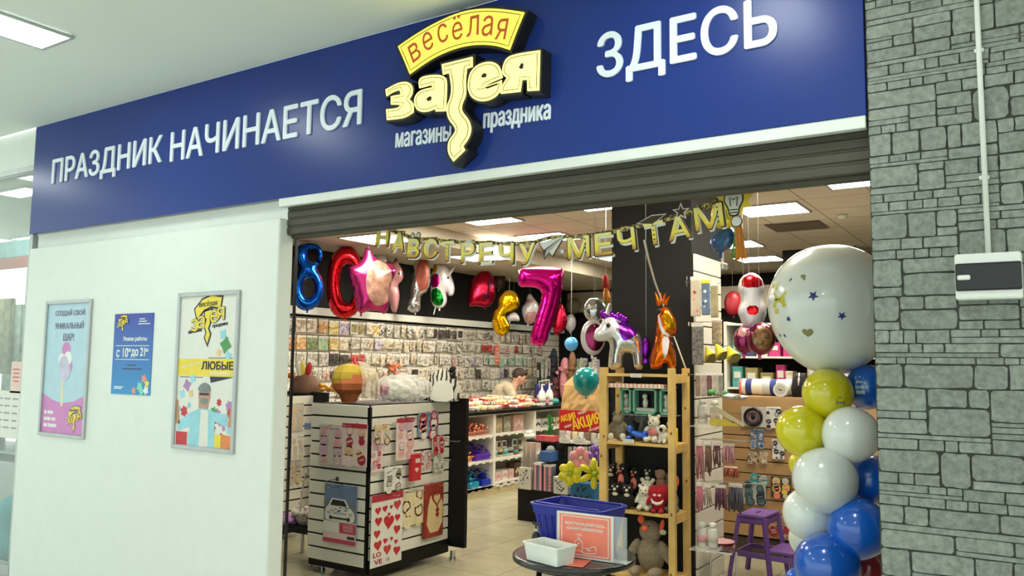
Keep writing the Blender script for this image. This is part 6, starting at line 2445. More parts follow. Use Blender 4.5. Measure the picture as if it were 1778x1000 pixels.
tc_item(1332, 915, 1372, 930, 'red patterned packet at the foot of the tan counter', M('red_grey_print', (130, 60, 56), .5, var=.3, scale=30), [CRIM, GREYC], 40)
# goods on the tan counter
TT = 1.376
c = P(1335, 672, Y=TY + .2)
o = T('striped_roll', 'long roll of cloth striped white and navy lying on the tan counter', 'roll', (c.x, TY + .22, TT + .075))
mb = MB()
segs_ = [(-.26, -.235, 2), (-.235, -.2, 0), (-.2, -.145, 1), (-.145, -.05, 0), (-.05, .02, 3), (.02, .075, 1), (.075, .16, 0), (.16, .27, 3)]
for x0, x1, m in segs_:
    mb.cyl((x0, 0, 0), (x1, 0, 0), .075, n=24, m=m)
mb.build('cloth_roll', [PAPER, M('navy_cloth', (44, 58, 130), .7), M('red_white_cloth', (206, 120, 120), .7, var=.4, scale=30), M('pale_grey_cloth', (190, 196, 196), .7)], o)
c = P(1357, 688, Y=TY + .05)
o = T('ribbon_roll', 'round white ribbon reel standing on edge in front of the striped roll', 'roll', (c.x, TY + .06, TT + .062))
mb = MB()
mb.cyl((0, -.05, 0), (0, .05, 0), .062, n=28)
mb.build('reel', PAPER, o)
mb = MB()
mb.cyl((0, -.051, 0), (0, -.0495, 0), .045, n=24, m=1)
mb.prism(smooth_poly([(-.02, .01), (.015, .0), (.02, -.01), (-.01, -.004)], 1), -.053, -.051, 0)
mb.build('hub', [DKTXT, GREYC], o)
c = P(1388, 660, Y=TY + .1)
o = T('black_wig', 'black wig with a pale parting hanging at the right end of the tan counter top', 'wig', (c.x, TY + .12, TT))
mb = MB()
for k in range(11):
    a = -1.2 + 2.4 * k / 10
    mb.tube([(.0, 0, .2), (.04 * sin(a), -.03 * cos(a), .17), (.055 * sin(a), -.035 * cos(a), .08), (.05 * sin(a), -.03, .0)], [.014, .022, .024, .012], 8)
mb.build('hair', BLACKWALL, o)
mb = MB()
mb.tube([(0, -.02, .21), (.004, -.055, .15), (.0, -.06, .1)], [.006, .01, .004], 8)
mb.build('parting', PALEP, o)
for px, py0, py1, w, y, m, l, nm, cat_ in ((1362, 617, 650, .12, .32, 'teal', 'teal carton with white label behind the striped roll', 'carton', 'box'), (1349, 575, 616, .05, .4, 'blue', 'narrow blue carton above the teal one', 'carton', 'box'), (1341, 592, 620, .07, .42, 'mag', 'magenta carton behind the maroon balloon', 'carton', 'box'), (1320, 616, 645, .06, .4, 'navy', 'dark navy bottle pack on the back shelf, below the maroon balloon', 'carton', 'box')):
    pass
# back shelves at the right with small goods
bs = T('white_back_shelf', 'white shelf unit at the right back behind the tan counter', 'shelf unit', (-2.0, 8.6, 0))
mb = MB()
for s in (-1, 1):
    mb = MB()
    mb.box((s * .75, 0, 1.05), (.03, .4, 2.1))
    mb.build('side_panel', BOARD, bs)
SHZ = [.1, .6, 1.1, 1.42, 1.74, 2.08]
for z in SHZ:
    mb = MB()
    mb.box((0, 0, z - .01), (1.48, .4, .02))
    mb.build('shelf_board', BOARD, bs)
mb = MB()
mb.box((0, .195, 1.05), (1.5, .01, 2.1))
mb.build('back_panel', BLACKWALL, bs)
r6 = random.Random(21)
cols = [('navy', (50, 60, 110)), ('black', (34, 32, 36)), ('cream', (206, 196, 170)), ('teal', (84, 164, 160)), ('magenta', (196, 60, 130)), ('brown', (120, 84, 60)), ('white', (212, 210, 204)), ('olive', (150, 140, 90)), ('grey', (130, 128, 124)), ('blue', (60, 100, 170))]
cm = {n_: M('box_' + n_, c_, .4, var=.15, scale=25) for n_, c_ in cols}
for si, z in ((2, 'third'), (3, 'fourth'), (4, 'fifth')):
    x = -.7
    k = 0
    while x < .68:
        w, h, d = r6.uniform(.06, .14), r6.uniform(.12, .26), r6.uniform(.1, .2)
        n_ = cols[r6.randrange(len(cols))][0]
        kind = 'bottle' if r6.random() < .3 else 'carton'
        l = '%s %s on the %s board of the white back shelf, %s from the pillar side' % (n_, kind, z, WORD[k])
        mb = MB()
        if kind == 'carton':
            mb.box((0, 0, h / 2), (w * .92, d, h), 0, bev=.004)
            mb.box((0, -d / 2 - .001, h * .6), (w * .6, .002, h * .3), 1)
        else:
            r = w * .4
            mb.lathe([(r, 0), (r, h * .6), (r * .4, h * .78), (r * .4, h * .9)], 16)
            mb.lathe([(r * .45, h * .88), (r * .45, h), (.001, h)], 16, m=1)
        S(kind, mb, [cm[n_], PAPER], l, 'bottle' if kind == 'bottle' else 'box', (-2.0 + x + w / 2, 8.55, SHZ[si]), 0, 'goods on the white back shelf')
        x += w + r6.uniform(.005, .02)
        k += 1

# ------------------------------------------------------------ purple step stool
PUR = M('purple_paint', (98, 62, 132), .45, var=.06, bump=.08, bscale=14)
stl = T('step_stool', 'purple wooden step stool in front of the tan counter', 'stool', (-1.8, 6.56, 0), pi / 2 - .08)
top = [(-.17, -.11), (.17, -.11), (.17, .11), (-.17, .11)]
mb = MB()
mb.box((0, .1, .49), (.34, .22, .022), bev=.005)
mb.box((0, .1, .502), (.07, .022, .002), 1)
mb.build('top_step', [PUR, BLACK], stl)
mb = MB()
mb.box((.0, -.12, .245), (.34, .2, .02), bev=.005)
mb.build('lower_step', PUR, stl)
for sx in (-1, 1):
    for y0, y1, z1 in ((.2, .27, .48), (-.0, -.06, .48), (-.2, -.24, .235)):
        mb = MB()
        a, b2 = Vector((sx * .15, y0, z1)), Vector((sx * .19, y1, 0))
        d = (b2 - a)
        mb.box((a + b2) / 2, (.034, .03, d.length), 0, rot=d.to_track_quat('Z', 'Y').to_euler(), bev=.004)
        mb.build('leg', PUR, stl)
for y, z in ((.2, .45), (.0, .45), (-.21, .21), (.22, .2)):
    mb = MB()
    mb.box((0, y, z), (.3, .02, .045), bev=.004)
    mb.build('rail', PUR, stl)
for sx in (-1, 1):
    mb = MB()
    mb.box((sx * .168, 0, .2), (.02, .44, .04), bev=.004)
    mb.box((sx * .152, .1, .455), (.02, .2, .04), bev=.004)
    mb.build('side_rail', PUR, stl)
# ------------------------------------------------------------ white shelf counter with black worktop
CX = -5.8
CY0, CY1, CZ = 7.85, 11.3, 1.0
ctop = T('worktop', 'long black worktop over the white counter shelves in the middle of the shop', 'worktop', (CX - .24, (CY0 + CY1) / 2, CZ))
mb = MB()
mb.box((0, 0, .02), (.52, CY1 - CY0 + .04, .04), bev=.004)
mb.build('top', BLACKP, ctop)
d1 = P(860, 770, X=CX).y
d2 = P(930, 770, X=CX).y
edges = [CY0, d1, d2, d2 + (d2 - d1), CY1]
SH1 = [.1] + [P(820, y, X=CX).z for y in (852, 805, 761)]
SH2 = [.1] + [P(880, y, X=CX).z for y in (836, 796, 753)]
for i in range(4):
    y0, y1 = edges[i], edges[i + 1]
    o = T('shelf_cabinet', ['white open cabinet with tinsel heaps, next to the gondola end panel', 'white open cabinet with printed tins, second from the gondola', 'white open cabinet half behind the tiered stand, third from the gondola', 'white open cabinet at the far end of the black worktop'][i], 'cabinet', (CX - .24, (y0 + y1) / 2, 0), pi / 2, 'white counter cabinets')
    w = y1 - y0
    mb = MB()
    for s in (-1, 1):
        mb.box((s * (w / 2 - .0125), 0, .55), (.024, .46, .9))
    mb.box((0, .225, .55), (w - .05, .01, .9))
    mb.box((0, 0, .99), (w - .05, .45, .018))
    mb.build('carcass', BOARD, o)
    mb = MB()
    mb.box((0, .01, .05), (w, .42, .1))
    mb.build('plinth', TANB if False else CREAM, o)
    for z in (SH1 if i == 0 else SH2):
        mb = MB()
        mb.box((0, 0, z), (w - .05, .45, .02))
        sb = mb.build('shelf_board', BOARD, o)
        mb = MB()
        mb.box((0, -.228, z), (w - .05, .006, .03))
        for k in range(5):
            mb.box((-w * .36 + w * .18 * k + .02, -.233, z - .004), (.06, .004, .045))
        mb.build('price_strip', PAPER, sb)


def heap(name, label, cat, y, z, w, h, mat, seed, n=60, sz=.022, kind='bead', group=None):
    r2 = random.Random(seed)
    mb = MB()
    for k in range(n):
        u = r2.uniform(-.5, .5)
        dx = r2.uniform(-.18, .16)
        zz2 = r2.uniform(0, 1) * h * (1 - (2 * u) ** 4)
        if kind == 'bead':
            mb.ell((dx, u * w, zz2 + sz), sz * r2.uniform(.7, 1.2), n=6)
        else:
            p = Vector((dx, u * w, zz2 + sz))
            mb.tube([p, p + Vector((r2.uniform(-.04, .04), r2.uniform(-.06, .06), r2.uniform(-.01, .03))), p + Vector((r2.uniform(-.04, .04), r2.uniform(-.08, .08), r2.uniform(.0, .03)))], [.004, .012, .003], 5)
    mb.box((0, 0, h * .25), (.34, w * .85, h * .5), 0, bev=.02)
    o = S(name, mb, mat, label, cat, (CX - .2, y, z + .011))
    return o


COPPER = foil('copper_bead', (226, 150, 124), .22, .7, 0)
c1 = (edges[0] + edges[1]) / 2
w1 = edges[1] - edges[0]
heap('bead_heap', 'heap of copper coloured beads on the upper shelf of the cabinet beside the gondola', 'beads', c1 + .02, SH1[3], w1 * .8, .13, COPPER, 1, 170, .022)['kind'] = 'stuff'
heap('tinsel_heap', 'orange gold tinsel on the middle shelf beside the gondola', 'tinsel', c1 - .2, SH1[2], w1 * .46, .15, foil('orange_tinsel', (226, 160, 90), .3, .6, .6, 60), 2, 70, .02, 's')
heap('tinsel_heap', 'purple tinsel on the middle shelf beside the gondola', 'tinsel', c1 + .2, SH1[2], w1 * .42, .17, foil('purple_tinsel', (110, 56, 200), .3, .6, .6, 60), 3, 80, .02, 's')
heap('tinsel_heap', 'pink tinsel on the bottom shelf beside the gondola end panel', 'tinsel', c1 - .26, SH1[1], w1 * .28, .17, foil('pink_tinsel', (226, 130, 210), .25, .6, .6, 60), 4, 60, .02, 's')
heap('tinsel_heap', 'turquoise tinsel in the middle of the bottom shelf beside the gondola', 'tinsel', c1 + .03, SH1[1], w1 * .26, .16, foil('cyan_tinsel', (40, 170, 210), .25, .6, .6, 60), 5, 60, .02, 's')
heap('tinsel_heap', 'navy tinsel at the right end of the bottom shelf beside the gondola', 'tinsel', c1 + .29, SH1[1], w1 * .26, .17, foil('navy_tinsel', (40, 70, 210), .25, .6, .6, 60), 6, 60, .02, 's')
r7 = random.Random(9)
c2 = (edges[1] + edges[2]) / 2
w2 = edges[2] - edges[1]


def shelfbox(y, z, w, h, d, mat, label, inks=None, group='goods in the counter cabinets', kind='carton'):
    mb = MB()
    if kind == 'carton':
        mb.box((0, 0, h / 2), (w, d, h), 0, bev=.005)
        for k in range(3):
            mb.prism(smooth_poly(star(min(w, h) * .22, .6, 5, k), 1), -d / 2 - .002 - .0003 * k, -d / 2, 1, ((k - 1) * w * .26, h * (.4 + .15 * (k % 2))))
    else:
        mb.lathe([(w * .45, 0), (w * .5, .01), (w * .5, h * .9), (w * .46, h), (w * .4, h), (.001, h * .97)], 18)
        mb.lathe([(w * .505, h * .3), (w * .505, h * .6)], 18, m=1)
    S(kind, mb, [mat, inks or PAPER], label, 'box' if kind == 'carton' else 'tin', (CX - .14, y, z + .011), pi / 2, group)


BAGC = M('beige_gift_bag', (170, 156, 128), .5, var=.15, scale=20)
shelfbox(c2 - .27, SH2[3], .15, .19, .1, BAGC, 'beige gift bag at the left of the upper shelf, cabinet with printed tins', SAND)
shelfbox(c2 - .08, SH2[3], .17, .2, .1, M('sage_gift_bag', (156, 150, 124), .5, var=.15), 'sage gift bag in the middle of the upper shelf, cabinet with printed tins', GREYC)
shelfbox(c2 + .17, SH2[3], .26, .21, .14, M('dusty_pink_carton', (196, 156, 142), .5, var=.06), 'large dusty pink carton on the upper shelf, cabinet with printed tins', PALEP)
for k in range(6):
    y = c2 - .33 + .125 * k
    shelfbox(y, SH2[2], .115, .11, .1, [GREYC, SAND, PK['mint'], PK['pale grey'], M('brown_tin', (120, 96, 76), .4, var=.2), GREYC][k], '%s printed tin from the left on the middle shelf of the tins cabinet' % WORD[k], DKTXT if k % 2 else TEAL, 'printed tins', 'tin')
    if k < 5:
        mb = MB()
        mb.box((0, 0, .05), (.11, .1, .1), 0, bev=.005)
        mb.box((0, -.051, .05), (.07, .002, .06), 1)
        S('carton', mb, [PK[['cream', 'pale grey', 'dark grey', 'mint', 'olive'][k]], DKTXT], '%s small carton standing on the printed tins, middle shelf' % WORD[k], 'box', (CX - .14, y + .06, SH2[2] + .123), pi / 2, 'cartons on the tins')
for k in range(5):
    y = c2 - .3 + .15 * k
    shelfbox(y, SH2[1], .13, .12 if k < 3 else .19, .14, [PALEP, PAPER, M('blush_carton', (214, 184, 176), .5, var=.05), M('umber_carton', (90, 70, 58), .5, var=.15), bpy.data.materials['umber_carton']][k], '%s carton from the left on the bottom shelf of the tins cabinet' % WORD[k], ROSE if k < 3 else SAND)
c3 = (edges[2] + edges[3]) / 2
for k in range(4):
    shelfbox(c3 - .3 + .2 * k, SH2[3], .16, .12, .12, [PAPER, GREYC, PALEP, CREAM][k], '%s low carton on the upper shelf of the third cabinet' % WORD[k], DKTXT)
    shelfbox(c3 - .3 + .2 * k, SH2[2], .16, .15, .12, [GREYC, PALEP, PK['mint'], CREAM][k], '%s carton on the middle shelf of the third cabinet' % WORD[k], ROSE)
# goods heaped on the worktop
WT = CZ + .042
r8 = random.Random(4)
pal = ['cream', 'dusty pink', 'orange brown', 'pale grey', 'red', 'light beige', 'off white spotted', 'orange brown', 'red', 'yellow']
for k in range(36):
    y = 8.0 + .055 * k + r8.uniform(-.03, .03)
    c_ = pal[k % len(pal)]
    mb = MB()
    w, d, h = r8.uniform(.15, .24), r8.uniform(.1, .18), r8.uniform(.03, .06)
    mb.box((0, 0, 0), (w, d, h), 0, bev=.012)
    mb.box((w * .32, 0, h * .5), (w * .2, d * .9, .004), 1)
    o = S('flat_packet', mb, [PK[c_], PAPER], '%s packet lying on the black worktop, %s from its doorway end' % (c_, WORD[k]), 'packet', (CX - .12 - .1 * (k % 3), y, WT + h / 2 + .012 + .045 * (k % 3)), r8.uniform(-.6, .6), 'packets heaped on the worktop')
    o.rotation_euler = (r8.uniform(-.12, .12), r8.uniform(-.12, .12), r8.uniform(-.6, .6))
for i, (px, l) in enumerate(((941, 'white pump bottle on the black worktop, left of the pair'), (954, 'white pump bottle on the black worktop, right of the pair'))):
    c = P(px, 697, X=CX - .15)
    m = mpp(c)
    o = T('pump_bottle', l, 'bottle', (c.x, c.y, WT), 0, 'pump bottles on the worktop')
    mb = MB()
    mb.lathe([(6.2 * m, 0), (6.6 * m, .02), (6.5 * m, 20 * m), (4.5 * m, 25 * m), (1.8 * m, 28 * m), (1.8 * m, 31 * m)], 20)
    mb.build('body', WHITE_GLOSS, o)
    mb = MB()
    mb.cyl((0, 0, 30 * m), (0, 0, 36 * m), 1.4 * m)
    mb.box((2 * m, 0, 36.5 * m), (7 * m, 2 * m, 1.6 * m), bev=.003)
    mb.build('pump', WHITE_GLOSS, o)
    mb = MB()
    mb.lathe([(6.65 * m, 6 * m), (6.65 * m, 14 * m)], 20)
    mb.build('label_band', GREYC, o)
c = P(946, 690, X=CX - .3)
o = T('blue_bag', 'navy blue bag with white handles on the worktop behind the pump bottles', 'bag', (CX - .38, c.y + .1, WT), .8)
mb = MB()
mb.box((0, 0, .15), (.26, .12, .3), bev=.03)
mb.build('body', M('navy_nylon', (40, 40, 110), .5, var=.1), o)
mb = MB()
mb.tube([(-.08, -.065, .24), (-.09, -.07, .33), (.06, -.07, .36), (.08, -.065, .24)], .008, 8)
mb.build('handle', PAPER, o)
c = P(925, 676, X=-6.2)
for k, (dx, dz, mt, l) in enumerate(((0, 0, PINK, 'pink pouch on the worktop beside the cashier'), (.12, 0, TEAL, 'teal bundle on the worktop beside the cashier'), (.0, .08, PAPER, 'white roll on top of the pink pouch beside the cashier'))):
    mb = MB()
    mb.ell((0, 0, .04), (.1, .07, .045), 0, n=14)
    mb.ell((.04, 0, .05), (.06, .06, .045), 0, n=12)
    S('soft_pouch', mb, mt, l, 'pouch', (-6.02, c.y + dx * 2.2, WT + dz), .5)

# ------------------------------------------------------------ cashier bending over the worktop
hc = P(902, 655, Y=10.15)
px_ = hc.x
man = T('person', 'person with short brown hair in a beige shirt bending over the worktop', 'person', (hc.x - .28, 9.95, 0))
mo = Vector(man.location)
H = hc - mo
fd = Vector((.75, .6, -.35)).normalized()         # where the face looks
sd = Vector((.6, -.78, 0)).normalized()           # his right side
mb = MB()
pel = Vector((0, 0, .93))
chest = Vector((.1, .08, 1.2))
neck = H + Vector((-.06, -.05, -.13))
mb.tube([pel + Vector((0, 0, -.06)), pel + Vector((.02, .02, .08)), chest, chest + (neck - chest) * .6, neck, H], [.13, .13, .16, .14, .06, .055], 16, flat=None)
for s in (-1, 1):
    shd = chest + sd * .19 * s + Vector((.03, .03, .07))
    elb = shd + Vector((.1, .08, -.24)) + sd * .05 * s
    wr = Vector((.33, .3, WT + .03)) + sd * .1 * s
    mb.tube([chest + Vector((.03, .02, .07)), shd, (shd + elb) / 2, elb, (elb + wr) / 2, wr], [.09, .062, .052, .042, .036, .026], 12)
    hd = (Vector((.75, .6, -.1))).normalized()
    palm = wr + hd * .05
    mb.ell(palm, (.045, .04, .018), 0, (0, 0, math.atan2(hd.y, hd.x)), 12)
    for f in range(4):
        b0 = palm + hd * .03 + sd * (-.03 + .02 * f)
        L = (.055, .066, .062, .048)[f]
        mb.tube([b0, b0 + hd * L * .5 + Vector((0, 0, .008)), b0 + hd * L + Vector((0, 0, -.012))], [.0095, .009, .0075], 8)
    t0 = wr + hd * .02 - sd * .03 * s
    mb.tube([t0, t0 + hd * .025 - sd * .025 * s, t0 + hd * .05 - sd * .03 * s], [.013, .011, .009], 8)
    hip = pel + sd * .09 * s
    kn = hip + Vector((.03, .02, -.45))
    an = Vector((hip.x - .02, hip.y - .02, .09))
    mb.tube([hip, (hip + kn) / 2, kn, (kn + an) / 2, an, an + Vector((.0, 0, -.05))], [.095, .08, .058, .056, .04, .04], 12)
    mb.ell(an + Vector((.06, .05, -.055)), (.12, .05, .035), 0, (0, 0, .65), 12)
Rh = fd.to_track_quat('-Y', 'Z').to_euler()
MXH = Matrix.Translation(H) @ Rh.to_matrix().to_4x4()
mb.ell((0, 0, 0), (.078, .098, .12), 0, n=20, mx=MXH)
mb.ell((0, -.04, -.06), (.055, .055, .055), 0, n=14, mx=MXH)
mb.ell((0, -.1, -.01), (.014, .022, .028), 0, n=10, mx=MXH)
for s in (-1, 1):
    mb.ell((s * .08, .01, -.005), (.012, .022, .034), 0, n=10, mx=MXH)
remesh(mb.build('body', SKIN, man), .009)
mb = MB()
for s in (-1, 1):
    mb.ell((s * .03, -.09, .015), (.014, .01, .008), 0, n=8, mx=MXH)
mb.build('eyes', BLK, man)
mb = MB()
mb.ell((0, -.088, -.068), (.026, .012, .007), 0, n=8, mx=MXH)
mb.build('mouth', M('lips', (170, 100, 90), .5), man)
mb = MB()
mb.ell((0, .022, .034), (.088, .1, .105), 0, n=20, mx=MXH)
mb.ell((0, -.05, .085), (.07, .05, .04), 0, n=14, mx=MXH)
remesh(mb.build('hair', HAIRB, man), .012)
mb = MB()
mb.tube([pel + Vector((0, 0, -.04)), pel + Vector((.02, .02, .08)), chest, chest + (neck - chest) * .6, neck + (chest - neck) * .12], [.15, .15, .18, .16, .09], 18)
for s in (-1, 1):
    shd = chest + sd * .19 * s + Vector((.03, .03, .07))
    elb = shd + Vector((.1, .08, -.24)) + sd * .05 * s
    mb.tube([chest + Vector((.03, .02, .07)), shd, (shd + elb) / 2, elb], [.11, .08, .068, .06], 12)
remesh(mb.build('shirt', M('beige_shirt', (196, 184, 158), .85, var=.15, scale=14), man), .014)
mb = MB()
for s in (-1, 1):
    hip = pel + sd * .09 * s
    kn = hip + Vector((.03, .02, -.45))
    an = Vector((hip.x - .02, hip.y - .02, .09))
    mb.tube([hip + Vector((0, 0, .05)), (hip + kn) / 2, kn, an], [.12, .1, .078, .062], 12)
remesh(mb.build('trousers', M('dark_denim', (50, 56, 76), .8, var=.1), man), .016)

# ------------------------------------------------------------ tiered stand in mid shop with craft goods
SY = 7.42
ts = T('tiered_stand', 'black tiered display stand with craft goods beside the counter', 'display stand', (-4.1, 7.75, 0))
tz = P(940, 768, Y=SY).z
mz = P(940, 851, Y=SY).z
xl, xr = P(899, 850, Y=SY).x, P(1044, 850, Y=SY).x
w = xr - xl
mb = MB()
mb.box(((xl + xr) / 2 + 4.1, -.1, mz / 2), (w, .46, mz), bev=.005)
mb.build('base', BLACK, ts)
mb = MB()
mb.box(((xl + xr) / 2 + 4.1, .0, tz - .012), (w, .34, .02), bev=.003)
mb.build('top_shelf', BLACKP, ts)
for s in (0, 1):
    mb = MB()
    mb.box(((xl + .02 if s == 0 else xr - .02) + 4.1, .15, (tz + mz) / 2), (.03, .03, tz - mz))
    mb.build('upright', BLACKP, ts)
mb = MB()
mb.box(((xl + xr) / 2 + 4.1, .17, (tz + mz) / 2), (w, .01, tz - mz))
mb.build('back_panel', BLACK, ts)


def sitem(px0, py0, px1, py1, label, cat, name, build, Y=SY, rz=0, z=None, group=None):
    c = P((px0 + px1) / 2, py1, Y=Y)
    m = mpp(c)
    o = T(name, label, cat, (c.x, Y, c.z if z is None else z), rz, group)
    build(o, (px1 - px0) * m, (py1 - py0) * m)
    return o


def carton(mat, ink=None, d=.12):
    def f(o, w, h):
        mb = MB()
        mb.box((0, 0, h / 2), (w, d, h), 0, bev=.004)
        mb.build('box', mat, o)
        if ink:
            mb = MB()
            r2 = random.Random(int(h * 1000))
            for k in range(14):
                mb.prism(circ(w * .05, 8), -d / 2 - .002, -d / 2, 0, (r2.uniform(-.4, .4) * w, h * r2.uniform(.1, .9)))
            mb.build('dots', ink, o)
    return f


def tubebox(o, w, h):
    mb = MB()
    mb.box((0, 0, h / 2), (w, .1, h), 0, bev=.004)
    mb.build('box', M('grey_blue_carton', (110, 116, 130), .5, var=.1), o)
    mb = MB()
    for s in (-1, 1):
        mb.box((s * w * .33, -.052, h * .48), (w * .26, .006, h * .9))
    mb.build('pink_stripes', PINK, o)
    mb = MB()
    mb.box((0, -.003, h * .96), (w * 1.03, .108, h * .09), bev=.003)
    mb.build('lid', PAPER, o)


def tubebox2(o, w, h):
    tubebox(o, w, h)
    mb = MB()
    for k in range(4):
        mb.prism(smooth_poly([(-.2, -.1), (.2, .02), (.22, .1), (-.18, 0)], 1), -.058, -.055, 0, (w * .3, h * (.15 + .13 * k)), w)
    mb.build('zigzag_print', RED, o)


def reeds(o, w, h):
    mb = MB()
    for k in range(18):
        x = rs.uniform(-.42, .42) * w
        mb.tube([(x, rs.uniform(-.03, .03), 0), (x + rs.uniform(-.01, .01), rs.uniform(-.03, .03), h)], .006, 6)
    mb.build('straws', M('brown_straw', (150, 112, 78), .7, var=.2), o)
    mb = MB()
    mb.box((0, 0, h / 2), (w, .1, h))
    mb.build('clear_box', CLEAR, o)


def lattice(o, w, h):
    mb = MB()
    for k in range(6):
        x = -w * .42 + w * .17 * k
        mb.tube([(x + w * .05 * sin(j * 1.3 + k), 0, h * j / 9) for j in range(10)], w * .045, 6)
    for j in range(7):
        mb.box((0, .01, h * (.08 + .14 * j)), (w, .008, .012))
    mb.build('lace', BLACKP, o)


def bump(o, w, h):
    mb = MB()
    mb.ell((0, 0, h * .4), (w * .5, .06, h * .42), n=16)
    mb.ell((0, 0, h * .75), (w * .28, .05, h * .28), n=14)
    mb.build('body', PAPER, o)


zt = tz
dotw = M('white_dotted_card', (204, 200, 188), .5, var=.04)
sitem(904, 816, 928, 853, 'white dotted carton at the left end of the stand, under the brown straws', 'box', 'dotted_carton', carton(dotw, DKTXT), z=mz)
sitem(907, 768, 931, 814, 'clear box of upright brown straws over the left dotted carton', 'box', 'straw_box', reeds, z=P(917, 815, Y=SY).z)
sitem(930, 802, 946, 849, 'carton with pink stripes and a white lid, left of the two on the stand', 'box', 'striped_carton', tubebox, z=mz)
sitem(947, 803, 962, 849, 'carton with pink stripes and red zigzag print, right of the two on the stand', 'box', 'striped_carton', tubebox2, z=mz)
o = sitem(941, 786, 965, 803, 'blue carton lying over the two striped cartons', 'box', 'blue_carton', carton(M('mid_blue_card', (60, 100, 160), .5, var=.08), None, .14), z=P(950, 800, Y=SY).z)
c = P(955, 785, Y=SY)
mb = MB()
mb.lathe([(.05, 0), (.048, .02), (.03, .05), (.001, .058)], 18)
S('clear_dome', mb, M('grey_clear_dome', (150, 160, 164), .2, alpha=.7), 'grey clear dome cup on top of the blue carton', 'dome', (o.location.x + .02, SY, o.location.z + 17 * mpp(c)))
sitem(965, 772, 984, 852, 'panel of black lace ribbons hanging on the stand', 'ribbon', 'lace_panel', lattice, SY + .1, z=mz)
sitem(964, 821, 992, 850, 'wide white dotted carton in the middle of the stand', 'box', 'dotted_carton', carton(dotw, DKTXT), SY - .05, z=mz)
sitem(994, 830, 1041, 862, 'teal blue carton with dark dots under the yellow balloon flower', 'box', 'teal_carton', carton(M('teal_blue_card', (30, 104, 150), .5, var=.05), DKTXT, .16), SY - .1, z=mz - .04)
sitem(933, 758, 968, 768, 'flat red and pink carton on the top shelf of the stand', 'box', 'flat_carton', carton(M('red_pink_card', (206, 84, 90), .5, var=.25, scale=12)), SY + .15, z=tz)
sitem(909, 750, 931, 765, 'crumpled white paper pack at the left end of the top shelf', 'packet', 'white_pack', bump, SY + .2, z=tz)
for i, (a, b2, l) in enumerate(((970, 992, 'white header card tray with rounded top, left of three on the stand'), (994, 1019, 'white header card tray with rounded top, middle one of three'), (1031, 1048, 'white header card tray with rounded top, right one by the rack post'))):
    def hdr(o, w, h):
        mb = MB()
        mb.prism(smooth_poly([(-w / 2, 0), (w / 2, 0), (w / 2, h * .6), (w * .25, h * .65), (0, h), (-w * .25, h * .65), (-w / 2, h * .6)], 1), -.01, 0)
        mb.box((0, .05, h * .15), (w, .1, h * .3))
        mb.build('tray', PAPER, o)
        mb = MB()
        mb.prism(rect(w * .5, h * .08), -.013, -.01, 0, (0, h * .35))
        mb.prism(circ(w * .1, 12), -.013, -.01, 0, (0, h * .68))
        mb.build('print', GREYC, o)
    sitem(a, 752, b2, 768, l, 'tray', 'header_tray', hdr, SY + .08, z=tz, group='header trays on the stand')
for k in range(7):
    sitem(972 + 11 * k, 738, 981 + 11 * k, 756, '%s small packet in the row behind the header trays on the stand' % WORD[k], 'packet', 'small_packet', carton([GREYC, PALEP, CREAM, PAPER, M('taupe_card', (130, 110, 96), .5, var=.2), GREYC, PAPER][k], None, .03), SY + .24, z=tz, group='small packets on the stand')
for k in range(6):
    sitem(986 + 9 * k, 776, 993 + 9 * k, 812, '%s pale packet hanging under the header trays of the stand' % WORD[k], 'packet', 'hanging_packet', carton([GREYC, PALEP, CREAM, PAPER, GREYC, PAPER][k], DKTXT, .02), SY + .12, group='pale packets under the trays')
# green tinsel, sale sign, kraft sack, teal balloon
c = P(955, 750, Y=SY + .3)
mb = MB()
for k in range(70):
    z = rs.uniform(0, .26)
    p = Vector((rs.uniform(-.03, .03), rs.uniform(-.03, .03), z))
    mb.tube([p, p + Vector((rs.uniform(-.03, .03), rs.uniform(-.03, .03), rs.uniform(-.02, .04)))], [.006, .002], 5)
mb.cyl((0, 0, 0), (0, 0, .26), .012)
S('green_tinsel', mb, foil('green_tinsel', (40, 150, 50), .35, .5, .4, 60), 'upright bunch of green tinsel left of the red sale sign', 'tinsel', (c.x, SY + .3, tz))
c = P(1003, 731, Y=SY + .27)
o = T('sale_sign', 'red sale banner with slanting yellow letters on the tiered stand', 'sign', (c.x, SY + .33, c.z))
m = mpp(c)
mb = MB()
mb.box((0, 0, 0), (84 * m, .012, 36 * m), bev=.003)
mb.box((0, .0, -24 * m), (.02, .01, 20 * m))
mb.build('board', M('sale_red', (186, 28, 34), .5, var=.04), o)
mb = MB()
for t, x, z, ww, hh, rt in (('АКЦИЯ', -24, 4, 30, 13, .28), ('АКЦИЯ', 12, -2, 56, 22, .3)):
    mb.text(t, ww * m, hh * m, -.009, -.006, 0, (x * m, z * m), .03, rt)
mb.build('yellow_lettering', M('sale_yellow', (232, 196, 40), .5, var=.02), o)
mb = MB()
for t, x, z, ww in (('акция', 4, 14, 16), ('акция', -24, -11, 14), ('акция', 28, -13, 22)):
    mb.text(t, ww * m, 5 * m, -.009, -.006, 0, (x * m, z * m), .03, .3)
mb.build('pink_lettering', PALEP, o)
c = P(1006, 716, Y=SY + .5)
o = T('kraft_sack', 'big crumpled tan kraft paper sack behind the teal balloon', 'sack', (c.x, SY + .55, c.z - .25))
m = mpp(c)
mb = MB()
vs, fs = [], []
n1, n2 = 14, 30
rk2 = random.Random(2)
